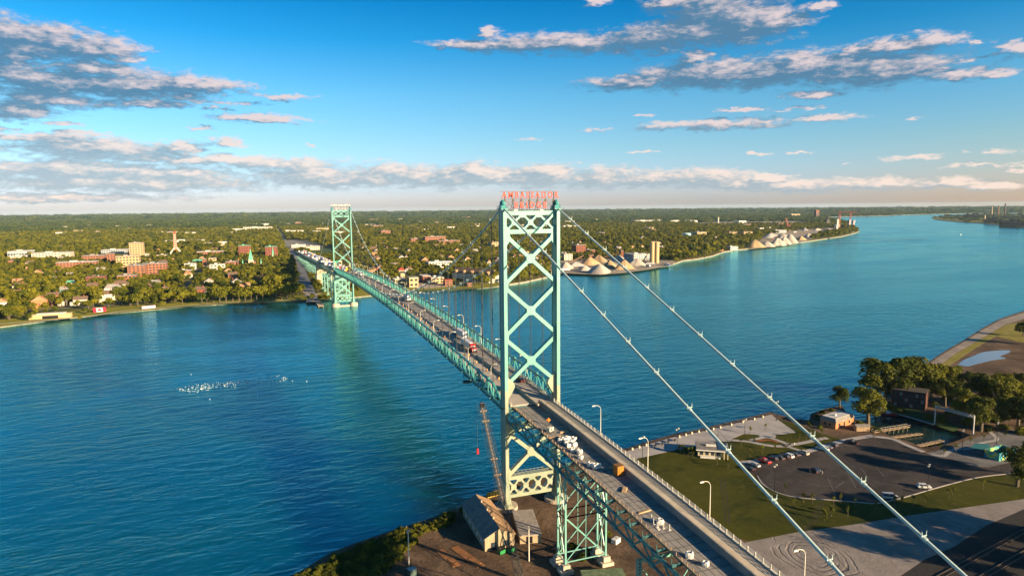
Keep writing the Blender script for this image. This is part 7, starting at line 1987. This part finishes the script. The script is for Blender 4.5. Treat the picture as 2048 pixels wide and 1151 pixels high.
# the rest reads as one mass: a point cloud that carries the same crowns
GROVE = [crown_mesh('grove', 90+s, 26, 15, -3, 700, 4.6, leaf_dist, 22, 0.55) for s in range(3)]
def carpet(name, P, smin, smax, meshes, flat=None):
    me = bpy.data.meshes.new(name); n = len(P)
    me.vertices.add(n); co = np.column_stack([P, np.full(n, ZF)]).astype(np.float32); me.vertices.foreach_set('co', co.ravel())
    a = me.attributes.new('size', 'FLOAT_VECTOR', 'POINT'); s = rs.uniform(smin, smax, n); zs = s*rs.uniform(0.8, 1.25, n)
    a.data.foreach_set('vector', np.column_stack([s, s, zs]).astype(np.float32).ravel())
    b = me.attributes.new('turn', 'FLOAT', 'POINT'); b.data.foreach_set('value', rs.uniform(0, 6.28, n).astype(np.float32))
    c = me.attributes.new('pick', 'INT', 'POINT'); c.data.foreach_set('value', rs.integers(0, len(meshes), n).astype(np.int32))
    o = bpy.data.objects.new(name, me); COL.objects.link(o); o['kind'] = 'stuff'
    g = bpy.data.node_groups.new(name, 'GeometryNodeTree')
    g.interface.new_socket('Geometry', in_out='INPUT', socket_type='NodeSocketGeometry'); g.interface.new_socket('Geometry', in_out='OUTPUT', socket_type='NodeSocketGeometry')
    gi, go = g.nodes.new('NodeGroupInput'), g.nodes.new('NodeGroupOutput')
    ip = g.nodes.new('GeometryNodeInstanceOnPoints'); g.links.new(gi.outputs[0], ip.inputs['Points'])
    gt = g.nodes.new('GeometryNodeGeometryToInstance')
    for ob in meshes[::-1]:
        oi = g.nodes.new('GeometryNodeObjectInfo'); oi.transform_space = 'ORIGINAL'; oi.inputs['Object'].default_value = ob; g.links.new(oi.outputs['Geometry'], gt.inputs[0])
    g.links.new(gt.outputs[0], ip.inputs['Instance']); ip.inputs['Pick Instance'].default_value = True
    def att(nm, typ):
        nd = g.nodes.new('GeometryNodeInputNamedAttribute'); nd.data_type = typ; nd.inputs['Name'].default_value = nm
        return [s_ for s_ in nd.outputs if s_.enabled and s_.name == 'Attribute'][0]
    g.links.new(att('pick', 'INT'), ip.inputs['Instance Index']); g.links.new(att('size', 'FLOAT_VECTOR'), ip.inputs['Scale'])
    cb = g.nodes.new('ShaderNodeCombineXYZ'); g.links.new(att('turn', 'FLOAT'), cb.inputs[2])
    er = g.nodes.new('FunctionNodeEulerToRotation'); g.links.new(cb.outputs[0], er.inputs[0]); g.links.new(er.outputs[0], ip.inputs['Rotation'])
    g.links.new(ip.outputs[0], go.inputs[0])
    md = o.modifiers.new('woodland', 'NODES'); md.node_group = g
    return o
crown_objs, seen = [], set()
for o in bpy.data.objects:
    if o.name.startswith('crown') and o.data in FARC and o.data.name not in seen: seen.add(o.data.name); crown_objs.append(o)
carpet('city_woodland', rest, 0.5, 1.1, crown_objs)
FP2 = clear_of(scatter(13.0, 1900, 4200), -2)
nz = np.sin(FP2[:,0]*0.009+1.3)*np.sin(FP2[:,1]*0.008)+0.6*np.sin(FP2[:,0]*0.025+FP2[:,1]*0.021)+rs.uniform(-0.7,0.7,len(FP2))
FP2 = FP2[nz > -0.8]
carpet('outer_woodland', FP2, 0.8, 1.5, crown_objs)
go_ = []
for k, me in enumerate(GROVE):
    x, y = 900+260*k, 4300+90*k
    o = bpy.data.objects.new('tree_grove', me); COL.objects.link(o); o.location = (x, y, ZF); o['kind'] = 'stuff'; go_.append(o)
FP3 = clear_of(scatter(58, 4150, 9500), -6); carpet('distant_woodland', FP3, 0.9, 1.5, go_)
FP4 = scatter(150, 9400, 17400); carpet('horizon_woodland', FP4, 2.0, 3.4, go_)
ZP = []
a = np.array(zug); 
for _ in range(900):
    p = np.array([[rs.uniform(a[:,0].min(), a[:,0].max()), rs.uniform(a[:,1].min(), a[:,1].max())]])
    if in_poly(p, zug)[0]: ZP.append(p[0])
ZP = np.array(ZP)
carpet('island_woodland', ZP, 0.5, 1.1, go_)
print('woods', len(rest), len(FP2), len(FP3), len(FP4), len(ind))

# ------------------------------------------------------------------ air
hz = MB(); hz.box(-21000, 21000, -21000, 21000, -4.0, 135.0)
ho = hz.build('haze', [])
hm = bpy.data.materials.new('haze_air'); hm.use_nodes = True
hm.node_tree.nodes.clear()
pv_ = hm.node_tree.nodes.new('ShaderNodeVolumePrincipled'); oo = hm.node_tree.nodes.new('ShaderNodeOutputMaterial')
pv_.inputs['Color'].default_value = (0.55, 0.80, 1.0, 1); pv_.inputs['Density'].default_value = 0.5/32000; pv_.inputs['Anisotropy'].default_value = 0.0
hm.node_tree.links.new(pv_.outputs[0], oo.inputs['Volume'])
ho.data.materials.append(hm); ho['kind'] = 'stuff'
